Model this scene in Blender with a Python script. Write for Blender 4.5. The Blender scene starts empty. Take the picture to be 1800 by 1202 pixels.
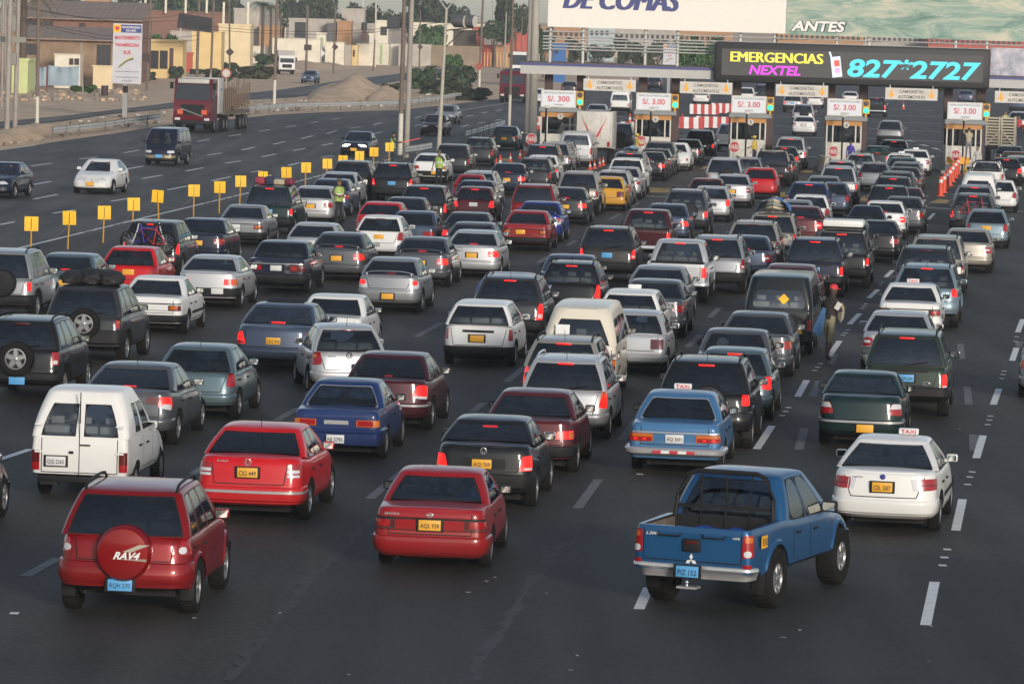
import bpy, bmesh, math, random
from mathutils import Vector, Matrix
R = math.radians
random.seed(7)
scene = bpy.context.scene
COL = scene.collection
# ---------------- camera ----------------
FPX, CAMH, H0, ROLL = 7800.0, 8.0, 30.0, 0.030
pit = math.atan((601 - H0) / FPX)
Fw = Vector((0, math.cos(pit), -math.sin(pit)))
r0 = Vector((1, 0, 0)); u0 = Vector((0, math.sin(pit), math.cos(pit)))
Rt = r0 * math.cos(ROLL) + u0 * math.sin(ROLL)
Up = u0 * math.cos(ROLL) - r0 * math.sin(ROLL)
cd = bpy.data.cameras.new('camera'); cam = bpy.data.objects.new('camera', cd); COL.objects.link(cam)
cam.matrix_world = Matrix(((Rt.x, Up.x, -Fw.x, 0), (Rt.y, Up.y, -Fw.y, 0), (Rt.z, Up.z, -Fw.z, CAMH), (0, 0, 0, 1)))
cd.sensor_width = 36; cd.lens = FPX / 1800 * 36; cd.clip_end = 9000; cd.clip_start = 1
scene.camera = cam
# ---------------- world and sun ----------------
SUN_EL, SUN_AZ = 13, 160          # azimuth clockwise from +Y (north): behind the camera, a little to the right
w = bpy.data.worlds.new("World"); scene.world = w; w.use_nodes = True
nt = w.node_tree; nt.nodes.clear()
sky = nt.nodes.new('ShaderNodeTexSky'); sky.sky_type = 'NISHITA'; sky.sun_disc = False
sky.sun_elevation = R(SUN_EL); sky.sun_rotation = R(SUN_AZ); sky.air_density = 1.0; sky.dust_density = 1.0; sky.ozone_density = 1.0
bgn = nt.nodes.new('ShaderNodeBackground'); bgn.inputs[1].default_value = 0.135
outw = nt.nodes.new('ShaderNodeOutputWorld')
hs = nt.nodes.new('ShaderNodeHueSaturation'); hs.inputs['Saturation'].default_value = .60      # hazy, milky evening sky
nt.links.new(sky.outputs[0], hs.inputs['Color']); tn = nt.nodes.new('ShaderNodeMix'); tn.data_type = 'RGBA'; tn.blend_type = 'MULTIPLY'; tn.inputs[0].default_value = 1; tn.inputs[7].default_value = (.90, .94, 1.02, 1)
nt.links.new(hs.outputs[0], tn.inputs[6]); nt.links.new(tn.outputs[2], bgn.inputs[0]); nt.links.new(bgn.outputs[0], outw.inputs[0])
sl = bpy.data.lights.new('sun', 'SUN'); sl.energy = 2.3; sl.angle = R(9); sl.color = (1, .92, .82)
so = bpy.data.objects.new('sun', sl); COL.objects.link(so)
sd = Vector((math.sin(R(SUN_AZ)) * math.cos(R(SUN_EL)), math.cos(R(SUN_AZ)) * math.cos(R(SUN_EL)), math.sin(R(SUN_EL))))
so.rotation_euler = sd.to_track_quat('Z', 'Y').to_euler()
vs = scene.view_settings; vs.view_transform = 'Standard'; vs.look = 'None'; vs.exposure = 0.22; vs.gamma = 1
scene.cycles.max_bounces = 8; scene.cycles.transparent_max_bounces = 12; scene.cycles.caustics_reflective = False; scene.cycles.caustics_refractive = False

def ray(px, py):
    return Fw + Rt * ((px - 900) / FPX) - Up * ((py - 601) / FPX)
def gp(px, py, z=0.0):            # the point at height z seen at a pixel of the 1800 px photograph
    d = ray(px, py); t = (z - CAMH) / d.z
    return Vector((d.x * t, d.y * t, z))
def dp(px, py, Y):                # the point at distance Y
    d = ray(px, py); t = Y / d.y
    return Vector((d.x * t, Y, CAMH + d.z * t))
# ---------------- materials ----------------
MATS = {}
def mat(name, col=(.5, .5, .5), rough=.6, metal=0.0, coat=0.0, emit=None, es=0.0, noise=0.0, nscale=3.0, spec=.5, bump=0.0, bscale=40, col2=None):
    if name in MATS: return MATS[name]
    m = bpy.data.materials.new(name); m.use_nodes = True; MATS[name] = m
    n = m.node_tree.nodes; l = m.node_tree.links; b = n['Principled BSDF']
    b.inputs['Base Color'].default_value = (*col, 1); b.inputs['Roughness'].default_value = rough
    b.inputs['Metallic'].default_value = metal; b.inputs['Coat Weight'].default_value = coat; b.inputs['Coat Roughness'].default_value = .06
    b.inputs['Specular IOR Level'].default_value = spec
    if emit: b.inputs['Emission Color'].default_value = (*emit, 1); b.inputs['Emission Strength'].default_value = es
    if noise or bump:
        tc = n.new('ShaderNodeTexCoord')
        nz = n.new('ShaderNodeTexNoise'); nz.inputs['Scale'].default_value = nscale; nz.inputs['Detail'].default_value = 8; nz.inputs['Roughness'].default_value = .65
        l.new(tc.outputs['Object'], nz.inputs[0])
    if noise:
        rp = n.new('ShaderNodeValToRGB'); rp.color_ramp.elements[0].position = .3; rp.color_ramp.elements[1].position = .7
        c2 = col2 or tuple(min(1, c * (1 + noise)) for c in col)
        rp.color_ramp.elements[0].color = (*[c * (1 - noise) for c in col], 1); rp.color_ramp.elements[1].color = (*c2, 1)
        l.new(nz.outputs[0], rp.inputs[0]); l.new(rp.outputs[0], b.inputs['Base Color'])
    if bump:
        n2 = n.new('ShaderNodeTexNoise'); n2.inputs['Scale'].default_value = bscale; n2.inputs['Detail'].default_value = 4
        l.new(tc.outputs['Object'], n2.inputs[0])
        bp = n.new('ShaderNodeBump'); bp.inputs['Strength'].default_value = bump; bp.inputs['Distance'].default_value = .05
        l.new(n2.outputs[0], bp.inputs['Height']); l.new(bp.outputs[0], b.inputs['Normal'])
    return m
def glass(name, tint, gl=.05, rough=.04):
    if name in MATS: return MATS[name]
    m = bpy.data.materials.new(name); m.use_nodes = True; MATS[name] = m
    n = m.node_tree.nodes; l = m.node_tree.links; n.clear()
    o = n.new('ShaderNodeOutputMaterial'); mx = n.new('ShaderNodeMixShader'); t = n.new('ShaderNodeBsdfTransparent'); g = n.new('ShaderNodeBsdfGlossy')
    t.inputs[0].default_value = (*tint, 1); g.inputs[0].default_value = (.9, .95, 1, 1); g.inputs[1].default_value = rough
    fr = n.new('ShaderNodeFresnel'); fr.inputs[0].default_value = 1.9
    l.new(fr.outputs[0], mx.inputs[0]); l.new(t.outputs[0], mx.inputs[1]); l.new(g.outputs[0], mx.inputs[2]); l.new(mx.outputs[0], o.inputs[0])
    return m
PAL = dict(white=(.72, .71, .68, 0), cream=(.66, .60, .49, 0), vgreen=(.002, .006, .007, 0), silver=(.42, .43, .44, .55), lsilver=(.5, .5, .5, .5), beige=(.36, .33, .28, .5), grey=(.085, .09, .098, .35),
           dgrey=(.028, .030, .033, .2), black=(.006, .006, .007, .0), navy=(.008, .012, .03, .15), blue=(.010, .03, .20, .2), mblue=(.014, .085, .21, .35), sblue=(.05, .155, .31, .15), dblue=(.010, .028, .11, .0),
           bluegrey=(.055, .075, .12, .4), teal=(.1, .15, .17, .5), dgreen=(.004, .02, .02, .15), green=(.022, .034, .022, .2), red=(.52, .004, .008, .05), cred=(.27, .005, .008, .0), mred=(.21, .002, .004, .25), orange=(.5, .1, .05, 0),
           maroon=(.055, .008, .012, .25), wine=(.085, .010, .014, .2), yellow=(.6, .29, .02, 0), pink=(.16, .08, .09, .4), brown=(.03, .026, .024, .2), bsilver=(.2, .27, .31, .5), truckred=(.12, .012, .02, .1), gsilver=(.27, .28, .29, .5))
def paint(k):
    nm = 'paint_' + k
    if nm in MATS: return MATS[nm]
    r, g, b, me = PAL[k]
    m = mat(nm, (r, g, b), .38 if me < .2 else .34, me, .55, spec=.2)
    du = min(.13, .03 + .6 * (r + g + b) / 3)
    n = m.node_tree.nodes; l = m.node_tree.links; B = n['Principled BSDF']
    # road dust settled on the paint, thicker low down
    tc = n.new('ShaderNodeTexCoord'); nz = n.new('ShaderNodeTexNoise'); nz.inputs['Scale'].default_value = 2.3; nz.inputs['Detail'].default_value = 6
    l.new(tc.outputs['Object'], nz.inputs[0])
    sx = n.new('ShaderNodeSeparateXYZ'); l.new(tc.outputs['Object'], sx.inputs[0])
    mr = n.new('ShaderNodeMapRange'); mr.inputs[1].default_value = .2; mr.inputs[2].default_value = .8; mr.inputs[3].default_value = .35; mr.inputs[4].default_value = .03; l.new(sx.outputs[2], mr.inputs[0])
    mu = n.new('ShaderNodeMath'); mu.operation = 'MULTIPLY'; l.new(mr.outputs[0], mu.inputs[0]); l.new(nz.outputs[0], mu.inputs[1])
    mx = n.new('ShaderNodeMix'); mx.data_type = 'RGBA'; mx.inputs[6].default_value = (r, g, b, 1); mx.inputs[7].default_value = (du, du * .93, du * .86, 1)
    l.new(mu.outputs[0], mx.inputs[0]); l.new(mx.outputs[2], B.inputs['Base Color'])
    r2 = n.new('ShaderNodeMapRange'); r2.inputs[3].default_value = .3; r2.inputs[4].default_value = .5; l.new(nz.outputs[0], r2.inputs[0]); l.new(r2.outputs[0], B.inputs['Roughness'])
    return m
M_TRIM = mat('black_trim', (.014, .014, .015), .6, noise=.3, spec=.2)
M_DARK = mat('dark_recess', (.008, .008, .008), .9)
M_RUB = mat('tyre_rubber', (.013, .0125, .012), .85, spec=.12, noise=.3, nscale=6)
M_RIM = mat('alloy_rim', (.38, .38, .38), .35, .8)
M_RIMD = mat('steel_rim', (.16, .16, .165), .5, .5)
M_CHR = mat('chrome', (.58, .58, .58), .25, .6)
M_INT = mat('cabin_fabric', (.18, .18, .185), .9)
M_INTL = mat('grey_seat_fabric', (.42, .42, .43), .9); M_GOLD = mat('champagne_paint', (.30, .25, .17), .4, .4)
M_RED = mat('red_lens', (.30, .008, .01), .22, coat=.6)
M_DRED = mat('dark_red_lens', (.10, .006, .008), .22, coat=.6)
M_LIT = mat('brake_lens_lit', (.45, .01, .008), .3, emit=(1, .015, .012), es=1.1)
M_AMB = mat('amber_lens', (.5, .12, .01), .25, coat=.6)
M_CLR = mat('clear_lens', (.55, .55, .56), .15, coat=.8)
M_HL = mat('headlamp_lit', (.9, .9, .8), .3, emit=(1, .95, .85), es=4)
M_WHT = mat('white_plastic', (.7, .7, .68), .5)
M_PY = mat('yellow_plate', (.72, .36, .03), .5); M_PW = mat('white_plate', (.6, .6, .58), .5); M_PB = mat('blue_plate', (.09, .33, .62), .5)
M_INK = mat('black_ink', (.02, .02, .02), .6)
M_MIR = mat('mirror_glass', (.5, .55, .55), .08, 1)
G_CLEAR = glass('clear_car_glass', (.90, .95, .94)); G_TINT = glass('tinted_car_glass', (.20, .22, .23)); G_MID = glass('smoked_car_glass', (.66, .71, .71))
M_SKIN = mat('skin', (.28, .15, .09), .6); M_HAIR = mat('dark_hair', (.03, .022, .018), .6)
# ---------------- mesh helpers ----------------
class MB:
    def __init__(s): s.v = []; s.f = []; s.m = []
    def add(s, vs, fs, mi=0):
        o = len(s.v); s.v += [tuple(v) for v in vs]; s.f += [tuple(i + o for i in f) for f in fs]; s.m += [mi] * len(fs)
    def quad(s, a, b, c, d, mi=0): s.add([a, b, c, d], [(0, 1, 2, 3)], mi)
    def grid(s, P, mi=0, flip=False):   # P[i][j]
        n, k = len(P), len(P[0]); vs = [p for r in P for p in r]; fs = []
        for i in range(n - 1):
            for j in range(k - 1):
                f = (i * k + j, (i + 1) * k + j, (i + 1) * k + j + 1, i * k + j + 1)
                fs.append(f[::-1] if flip else f)
        s.add(vs, fs, mi)
    def box(s, c, d, mi=0, M=None, ch=0.0):
        x, y, z = d[0] / 2, d[1] / 2, d[2] / 2
        if ch:
            b = min(ch, x * .6, y * .6, z * .6); bm = bmesh.new(); bmesh.ops.create_cube(bm, size=1)
            for v in bm.verts: v.co = Vector((v.co.x * 2 * x, v.co.y * 2 * y, v.co.z * 2 * z))
            bmesh.ops.bevel(bm, geom=bm.edges[:], offset=b, segments=2, affect='EDGES', profile=.5)
            vs = [v.co.copy() for v in bm.verts]; fs = [[v.index for v in f.verts] for f in bm.faces]; bm.free()
        else:
            vs = [Vector((a * x, b * y, e * z)) for e in (-1, 1) for b in (-1, 1) for a in (-1, 1)]
            fs = [(0, 2, 3, 1), (4, 5, 7, 6), (0, 1, 5, 4), (2, 6, 7, 3), (0, 4, 6, 2), (1, 3, 7, 5)]
        c = Vector(c)
        s.add([((M @ v) if M else v) + c for v in vs], fs, mi)
    def tube(s, pts, r, seg=8, mi=0, cap=True):
        pts = [Vector(p) for p in pts]; rr = r if isinstance(r, (list, tuple)) else [r] * len(pts); vs = []; fs = []
        for i, p in enumerate(pts):
            t = (pts[min(i + 1, len(pts) - 1)] - pts[max(i - 1, 0)]).normalized()
            a = t.cross(Vector((0, 0, 1)) if abs(t.z) < .9 else Vector((0, 1, 0))).normalized(); b = t.cross(a)
            for k in range(seg):
                an = 2 * math.pi * k / seg; vs.append(p + (a * math.cos(an) + b * math.sin(an)) * rr[i])
        for i in range(len(pts) - 1):
            for k in range(seg):
                k2 = (k + 1) % seg; fs.append((i * seg + k, i * seg + k2, (i + 1) * seg + k2, (i + 1) * seg + k))
        if cap: fs.append(tuple(range(seg))[::-1]); fs.append(tuple((len(pts) - 1) * seg + k for k in range(seg)))
        s.add(vs, fs, mi)
    def lathe(s, prof, c=(0, 0, 0), axis='z', seg=24, mi=0, mis=None):   # prof: (r, h)
        vs = []; c = Vector(c); n = len(prof)
        for k in range(seg):
            a = 2 * math.pi * k / seg
            for r, h in prof:
                p = (r * math.cos(a), r * math.sin(a), h)
                if axis == 'x': p = (p[2], p[0], p[1])
                if axis == 'y': p = (p[1], p[2], p[0])
                vs.append(c + Vector(p))
        for i in range(n - 1):
            fs = [(k * n + i, ((k + 1) % seg) * n + i, ((k + 1) % seg) * n + i + 1, k * n + i + 1) for k in range(seg)]
            o = len(s.v)
            if i == 0: s.v += [tuple(v) for v in vs]; base = o
            s.f += [tuple(j + base for j in f) for f in fs]; s.m += [mis[i] if mis else mi] * len(fs)
    def poly(s, pts, th=None, mi=0):   # flat polygon; th = extrusion vector
        n = len(pts); s.add(pts, [tuple(range(n))], mi)
        if th is not None:
            th = Vector(th); s.add([Vector(p) + th for p in pts], [tuple(range(n))[::-1]], mi)
            for i in range(n):
                j = (i + 1) % n; s.quad(pts[j], pts[i], Vector(pts[i]) + th, Vector(pts[j]) + th, mi)
    def mesh(s, name, mats, smooth=40):
        me = bpy.data.meshes.new(name); me.from_pydata(s.v, [], s.f)
        for m in (mats if isinstance(mats, (list, tuple)) else [mats]): me.materials.append(m)
        me.polygons.foreach_set('material_index', s.m)
        bm = bmesh.new(); bm.from_mesh(me); bmesh.ops.remove_doubles(bm, verts=bm.verts, dist=.0004); bmesh.ops.recalc_face_normals(bm, faces=bm.faces) if s.__dict__.get('rc', True) else None
        bm.to_mesh(me); bm.free()
        if smooth: me.shade_smooth(); me.set_sharp_from_angle(angle=R(smooth))
        return me
    def build(s, name, mats, parent=None, smooth=40, link=True):
        o = bpy.data.objects.new(name, s.mesh(name, mats, smooth))
        if link: COL.objects.link(o)
        if parent: o.parent = parent
        return o
def tag(o, label=None, cat=None, group=None, kind=None):
    if label: o['label'] = label
    if cat: o['category'] = cat
    if group: o['group'] = group
    if kind: o['kind'] = kind
    return o
def empty(name, loc, rz=0, label=None, cat=None, group=None):
    o = bpy.data.objects.new(name, None); COL.objects.link(o); o.location = loc; o.rotation_euler = (0, 0, rz); o.empty_display_size = .3
    return tag(o, label, cat, group)
TXT = {}
TMP = bpy.data.scenes.new('scratch')     # small scene in which modifiers and lettering are turned into meshes
def evalmesh(o, *more):
    for x in (o,) + more: TMP.collection.objects.link(x)
    with bpy.context.temp_override(scene=TMP, view_layer=TMP.view_layers[0]):
        dg = bpy.context.evaluated_depsgraph_get(); dg.update(); me = bpy.data.meshes.new_from_object(o.evaluated_get(dg))
    for x in (o,) + more: TMP.collection.objects.unlink(x)
    return me
def text_mesh(s, h, mt, w=None, ext=.002, bold=0.0, shear=0.0, sp=1.0):   # lettering in the XZ plane, centred, facing -Y
    key = (s, h, mt.name, w, bold, shear)
    if key in TXT: return TXT[key]
    cu = bpy.data.curves.new('lettering', 'FONT'); cu.body = s; cu.size = 1; cu.extrude = 0; cu.offset = bold; cu.shear = shear; cu.align_x = 'CENTER'; cu.resolution_u = 3; cu.space_line = sp
    o = bpy.data.objects.new('t', cu); me = evalmesh(o); bpy.data.objects.remove(o); bpy.data.curves.remove(cu)
    xs = [v.co.x for v in me.vertices]; ys = [v.co.y for v in me.vertices]
    x0, x1, y0, y1 = min(xs), max(xs), min(ys), max(ys); k = h / (y1 - y0); kx = (w / (x1 - x0)) if w else k
    for v in me.vertices: v.co = Vector(((v.co.x - (x0 + x1) / 2) * kx, -.0, (v.co.y - (y0 + y1) / 2) * k))
    me.materials.clear(); me.materials.append(mt); TXT[key] = me
    return me
def text(s, loc, h, mt, parent=None, w=None, name='lettering', bold=0.0, shear=0.0, rz=0, link=True, sp=1.0):
    o = bpy.data.objects.new(name, text_mesh(s, h, mt, w, bold=bold, shear=shear, sp=sp)); o.location = loc; o.rotation_euler = (0, 0, rz)
    if link: COL.objects.link(o)
    if parent: o.parent = parent
    return o
# ---------------- vehicle builder ----------------
TT = [0, .10, .28, .48, .68, .85, .95, 1.0]
DEF = dict(L=4.4, W=1.72, H=1.43, wb=2.55, ro=.98, wr=.31, ww=.2, zb=.24, deck=[(0, .98), (.6, 1.0), (1.1, .95), (3.0, .93), (3.15, .92), (4.4, .70)],
           si=[.10, .03, 0, 0, .008, .025, .04, .07], ri=[.16, .05, .0, .01, .035, .05, .06, .10], fi=[.2, .06, 0, .03, .1, .2, .3, .42],
           rc=.22, rf=.34, bow=.06, bowf=.14, tr=.05, tf=.07, crown=.03,
           b0=.50, b1=3.15, t0=1.05, t1=2.35, bi=.055, ti=.235, f0=.05, f1=.93, rw=.99, sw=[(.12, .44), (.48, .82)], crc=.08, ctc=.09, cbow=.05, rd=.035, border='trim',
           bump=dict(z0=.28, z1=.52, off=.025, m='paint'), lamps=[], plate=None, gaps=True, rails=0, ant=0, spare=None, spoiler=None, hbl=None, hcol=None, arch=0, mir='paint', fl=[((.55, .56), (.80, .58), (.80, .70), (.5, .68))],
           trunk=None, cate='car', int=1, spokes=6, rimr=.63, mirs=(-1, 1), rim='rim', wiper=0, strip=0, flaps=0)
def S(u): u = max(0., min(1., u)); return u * u * (3 - 2 * u)
def lin(pts, x):
    if x <= pts[0][0]: return pts[0][1]
    for (a, b), (c, d) in zip(pts, pts[1:]):
        if x <= c: return b + (d - b) * (x - a) / (c - a)
    return pts[-1][1]
class Body:
    def __init__(s, sp):
        s.sp = sp; ro = sp['ro']; s.y0 = -ro; s.y1 = sp['L'] - ro; s.rings = [s.ring(k) for k in range(len(TT))]
        s.arc = []
        for r in s.rings:
            a = [0.0]
            for p, q in zip(r, r[1:]): a.append(a[-1] + (Vector(q) - Vector(p)).length)
            s.arc.append(a)
    def zt(s, y): return (lin(s.sp['deck'], y - s.y0 - .05) + lin(s.sp['deck'], y - s.y0 + .05) + lin(s.sp['deck'], y - s.y0)) / 3
    def ring(s, k):
        sp = s.sp; W2 = sp['W'] / 2 - sp['si'][k]; yr = s.y0 + sp['ri'][k]; yf = s.y1 - sp['fi'][k]
        rc, rf, tr, tf = sp['rc'], sp['rf'], sp['tr'], sp['tf']; w = W2 - tr; P = []
        for q in (0, .2, .4, .6, .8, 1): x = q * (w - rc); P.append((x, yr + sp['bow'] * (x / w) ** 2))
        cy = P[-1][1]
        for i in range(1, 6): a = math.pi / 2 * i / 5; P.append((w - rc + rc * math.sin(a), cy + rc * (1 - math.cos(a))))
        wf = W2 - tf; cyf = yf - sp['bowf'] * ((wf - rf) / wf) ** 2; ya, yb = cy + rc, cyf - rf
        for i in range(1, 24):
            y = ya + (yb - ya) * i / 24; P.append((W2 - tr * (1 - S((y - ya) / 1.0)) - tf * (1 - S((yb - y) / 1.0)), y))
        for i in range(0, 6): a = math.pi / 2 * i / 5; P.append((wf - rf + rf * math.cos(a), cyf - rf + rf * math.sin(a)))
        for q in (.75, .5, .25, 0): x = q * (wf - rf); P.append((x, yf - sp['bowf'] * (x / wf) ** 2))
        zb = sp['zb']; out = []
        for x, y in P:
            b = zb + .05 * (S((s.y0 + .9 - y) / .9) + S((y - s.y1 + .7) / .7)) if k == 0 else zb
            out.append((x, y, b + TT[k] * (s.zt(y) - b)))
        return out
    def at(s, a, z):     # point on the shell: a = metres round from the rear centre (+ right), z = height
        sg = 1 if a >= 0 else -1; a = abs(a); pr = None
        for k, r in enumerate(s.rings):
            A = s.arc[k]; i = 0
            while i < len(A) - 2 and A[i + 1] < a: i += 1
            t = (a - A[i]) / max(1e-6, A[i + 1] - A[i]); p = Vector(r[i]).lerp(Vector(r[i + 1]), max(0, min(1.2, t)))
            if pr is not None and p.z >= z:
                u = max(0, (z - pr.z) / max(1e-6, p.z - pr.z)); q = pr.lerp(p, u); return Vector((q.x * sg, q.y, q.z))
            pr = p
        return Vector((pr.x * sg, pr.y, pr.z))
    def a_of_y(s, y):
        r = s.rings[3]
        for i in range(10, len(r) - 1):
            if r[i + 1][1] >= y: t = (y - r[i][1]) / (r[i + 1][1] - r[i][1]); return s.arc[3][i] + t * (s.arc[3][i + 1] - s.arc[3][i])
        return s.arc[3][-1]
    def front(s):        # arc length of the front centre
        return s.arc[3][-1]
def nrm(f, a, z, e=.02):
    du = f(a + e, z) - f(a - e, z); dv = f(a, z + e) - f(a, z - e); n = du.cross(dv)
    return n.normalized() if n.length > 1e-9 else Vector((0, -1, 0))
def patch(mb, f, cs, off=.01, k=0.0, n=6, mi=0, skirt=.02, m2=None):
    (a0, z0), (a1, z1), (a2, z2), (a3, z3) = cs; P = []
    for i in range(n + 1):
        row = []
        for j in range(n + 1):
            u, v = -1 + 2 * i / n, -1 + 2 * j / n
            if k: u, v = u * math.sqrt(1 - k * v * v / 2), v * math.sqrt(1 - k * u * u / 2)
            p, q = (u + 1) / 2, (v + 1) / 2
            a = (a0 * (1 - p) + a1 * p) * (1 - q) + (a3 * (1 - p) + a2 * p) * q; z = (z0 * (1 - p) + z1 * p) * (1 - q) + (z3 * (1 - p) + z2 * p) * q
            row.append((f(a, z), nrm(f, a, z)))
        P.append(row)
    sg = 1 if P[0][0][1].y <= 0 or abs(P[0][0][1].x) > .5 else 1
    G = [[p + nn * off for p, nn in r] for r in P]; mb.grid(G, mi)
    if skirt:
        B = [r[0] for r in P] + P[-1][1:] + [r[-1] for r in P[::-1]][1:] + P[0][::-1][1:]
        mb.grid([[p + nn * off for p, nn in B], [p - nn * skirt for p, nn in B]], mi if m2 is None else m2)
def wheel_mesh(r, w, spokes, rr):
    t = MB(); R1 = r * rr
    t.lathe([(R1, -w * .42), (r * .80, -w * .5), (r * .93, -w * .5), (r * .985, -w * .42), (r, -w * .25), (r, 0), (r, w * .25), (r * .985, w * .42), (r * .93, w * .5), (r * .80, w * .5), (R1, w * .42)], axis='x', seg=28)
    t.lathe([(R1, w * .30), (.001, w * .28)], axis='x', seg=20, mi=1); t.lathe([(R1, -w * .30), (.001, -w * .28)], axis='x', seg=20, mi=1)
    for i in range(28):
        a = 2 * math.pi * i / 28; t.box((0, math.cos(a) * r, math.sin(a) * r), (w * .8, .012, .012), 0, Matrix.Rotation(a, 3, 'X'))
    m = MB(); m.lathe([(R1 * 1.02, w * .36), (R1 * 1.02, w * .44), (R1 * .93, w * .45), (R1 * .88, w * .36)], axis='x', seg=28)
    m.lathe([(R1 * .24, w * .33), (R1 * .22, w * .44), (R1 * .12, w * .47), (.001, w * .47)], axis='x', seg=14)
    for i in range(spokes):
        a = 2 * math.pi * i / spokes; M = Matrix.Rotation(a, 3, 'X'); wd = R1 * (1.6 / spokes)
        vs = [M @ Vector(p) for p in [(w * .42, -wd * .7, R1 * .2), (w * .42, wd * .7, R1 * .2), (w * .40, wd * .5, R1 * .92), (w * .40, -wd * .5, R1 * .92), (w * .30, -wd, R1 * .2), (w * .30, wd, R1 * .2), (w * .30, wd * .8, R1 * .92), (w * .30, -wd * .8, R1 * .92)]]
        m.add(vs, [(0, 1, 2, 3), (0, 4, 5, 1), (1, 5, 6, 2), (2, 6, 7, 3), (3, 7, 4, 0)])
    return t.mesh('tyre', [M_RUB, M_DARK]), m
PAINT = mat('paint_slot', (.5, .5, .5)); BRAKE = mat('brake_slot', (.3, 0, 0)); GLASS = mat('glass_slot', (.1, .1, .1)); HBL = mat('high_brake_slot', (.3, 0, 0)); PLATE = mat('plate_slot', (.6, .3, 0))
def mk(key):
    return dict(paint=PAINT, trim=M_TRIM, chrome=M_CHR, red=BRAKE, lens=M_RED, dred=M_DRED, amber=M_AMB, clear=M_CLR, dark=M_DARK, white=M_WHT, hl=M_HL, ink=M_INK, gold=M_GOLD)[key]
class Node:            # a part before it is linked: object + sub-parts
    def __init__(s, o, kids=()): s.o = o; s.k = list(kids)
def build_vehicle(sp):
    B = Body(sp); W, H, y0, y1 = sp['W'], sp['H'], B.y0, B.y1; parts = []
    def ob(mb, name, mats, kids=(), smooth=40, loc=None):
        me = mb.mesh(name, mats, smooth) if isinstance(mb, MB) else mb
        o = bpy.data.objects.new(name, me)
        if loc: o.location = loc
        nd = Node(o, kids); return nd
    # --- lower body shell
    mb = MB(); n = len(B.rings[0]); full = []
    for r in B.rings: full.append([Vector(p) for p in r] + [Vector((-x, y, z)) for x, y, z in r[n - 2:0:-1]])
    N = len(full[0])
    for k in range(len(full) - 1):
        for i in range(N):
            j = (i + 1) % N; mb.quad(full[k][i], full[k][j], full[k + 1][j], full[k + 1][i])
    def cap(r, cr, flip):
        cs = [-1, -.92, -.6, -.2, .2, .6, .92, 1]; rows = []
        for i in range(1, n - 1):
            x, y, z = r[i]; rows.append([Vector((x * c, y, z + cr * (x * x - (x * c) ** 2) / (W * W / 4) + (.012 if cr and abs(c) < .99 else 0))) for c in cs])
        mb.grid(rows, 0)
        a, b = Vector(r[0]), Vector(r[-1])
        for R_, c in ((rows[0], a), (rows[-1], b)):
            mb.add(R_ + [c], [(q, q + 1, len(cs)) for q in range(len(cs) - 1)])
    cap(B.rings[-1], sp['crown'], 0); cap(B.rings[0], 0, 1)
    me = mb.mesh('body', [PAINT, M_TRIM, M_DARK], 0)
    cm = MB(); wr = sp['wr']; ar = wr + sp.get('gapw', .05)
    for yy in (0, sp['wb']):
        for sx in (-1, 1): cm.lathe([(.001, 0), (ar, 0), (ar, .5), (.001, .5)], (sx * (W / 2 - .40) if sx > 0 else -(W / 2 + .1), yy, wr + .01), 'x', 26, mi=2)
    if sp.get('bed'):
        a, b, zf = sp['bed']; cm.box((0, y0 + (a + b) / 2, zf + .5), (W - .26, b - a, 1.0), 2)
    o1 = bpy.data.objects.new('b', me); o2 = bpy.data.objects.new('c', cm.mesh('c', [PAINT, M_TRIM, M_DARK], 0))
    md = o1.modifiers.new('b', 'BOOLEAN'); md.object = o2; md.operation = 'DIFFERENCE'; md.solver = 'EXACT'
    me2 = evalmesh(o1, o2)
    bpy.data.objects.remove(o1); bpy.data.objects.remove(o2)
    # add gaps, trims etc. to the same mesh
    g = MB(); bmm = bmesh.new(); bmm.from_mesh(me2)
    for v in bmm.verts: g.v.append(tuple(v.co))
    for f in bmm.faces: g.f.append(tuple(v.index for v in f.verts)); g.m.append(f.material_index)
    bmm.free(); g.rc = False
    def strip(p, q, wd=.015, off=.0025, mi=1, nn=8, wz=0):   # thin line on the shell from (a,z) to (a,z)
        a0, z0 = p; a1, z1 = q; rows = [[], []]; L = math.hypot(a1 - a0, z1 - z0); da, dz = -(z1 - z0) / L * wd / 2, (a1 - a0) / L * wd / 2
        for i in range(nn + 1):
            t = i / nn; a = a0 + (a1 - a0) * t; z = z0 + (z1 - z0) * t; m_ = nrm(B.at, a, z)
            rows[0].append(B.at(a + da, z + dz) + m_ * off); rows[1].append(B.at(a - da, z - dz) + m_ * off)
        g.grid(rows, mi)
    by0 = y0 + sp['b0']; by1 = y0 + sp['b1']
    dk = B.zt(y0 + .05)
    if sp['gaps']:
        tk = sp['trunk'] or (W * .36, .56, W * .36)
        zt_ = dk - .02
        for sg in (-1, 1): strip((sg * tk[0], tk[1]), (sg * tk[2], zt_))
        strip((-tk[0], tk[1]), (tk[0], tk[1]), nn=14)
        for sg in (-1, 1):
            for f_ in sp.get('doors', None) or [sp['sw'][0][0], (sp['sw'][0][1] + sp['sw'][1][0]) / 2, sp['sw'][1][1] + .08] if len(sp['sw']) > 1 else [.3, .8]:
                yd = by0 + .2 + (by1 - by0 - .4) * f_; a = B.a_of_y(yd) * sg; strip((a, .33 if yd > wr + .2 else wr * 2 + .1), (a, B.zt(yd) - .02))
    if sp['strip']:
        for sg in (-1, 1): strip((sg * B.a_of_y(wr + .12), sp['strip']), (sg * B.a_of_y(sp['wb'] - wr - .12), sp['strip']), .07, .012, nn=10)
    for sg in (-1, 1): strip((sg * B.a_of_y(wr + .1), sp['zb'] + .06), (sg * B.a_of_y(sp['wb'] - wr - .1), sp['zb'] + .06), .10, .004, nn=10)   # sill
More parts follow.
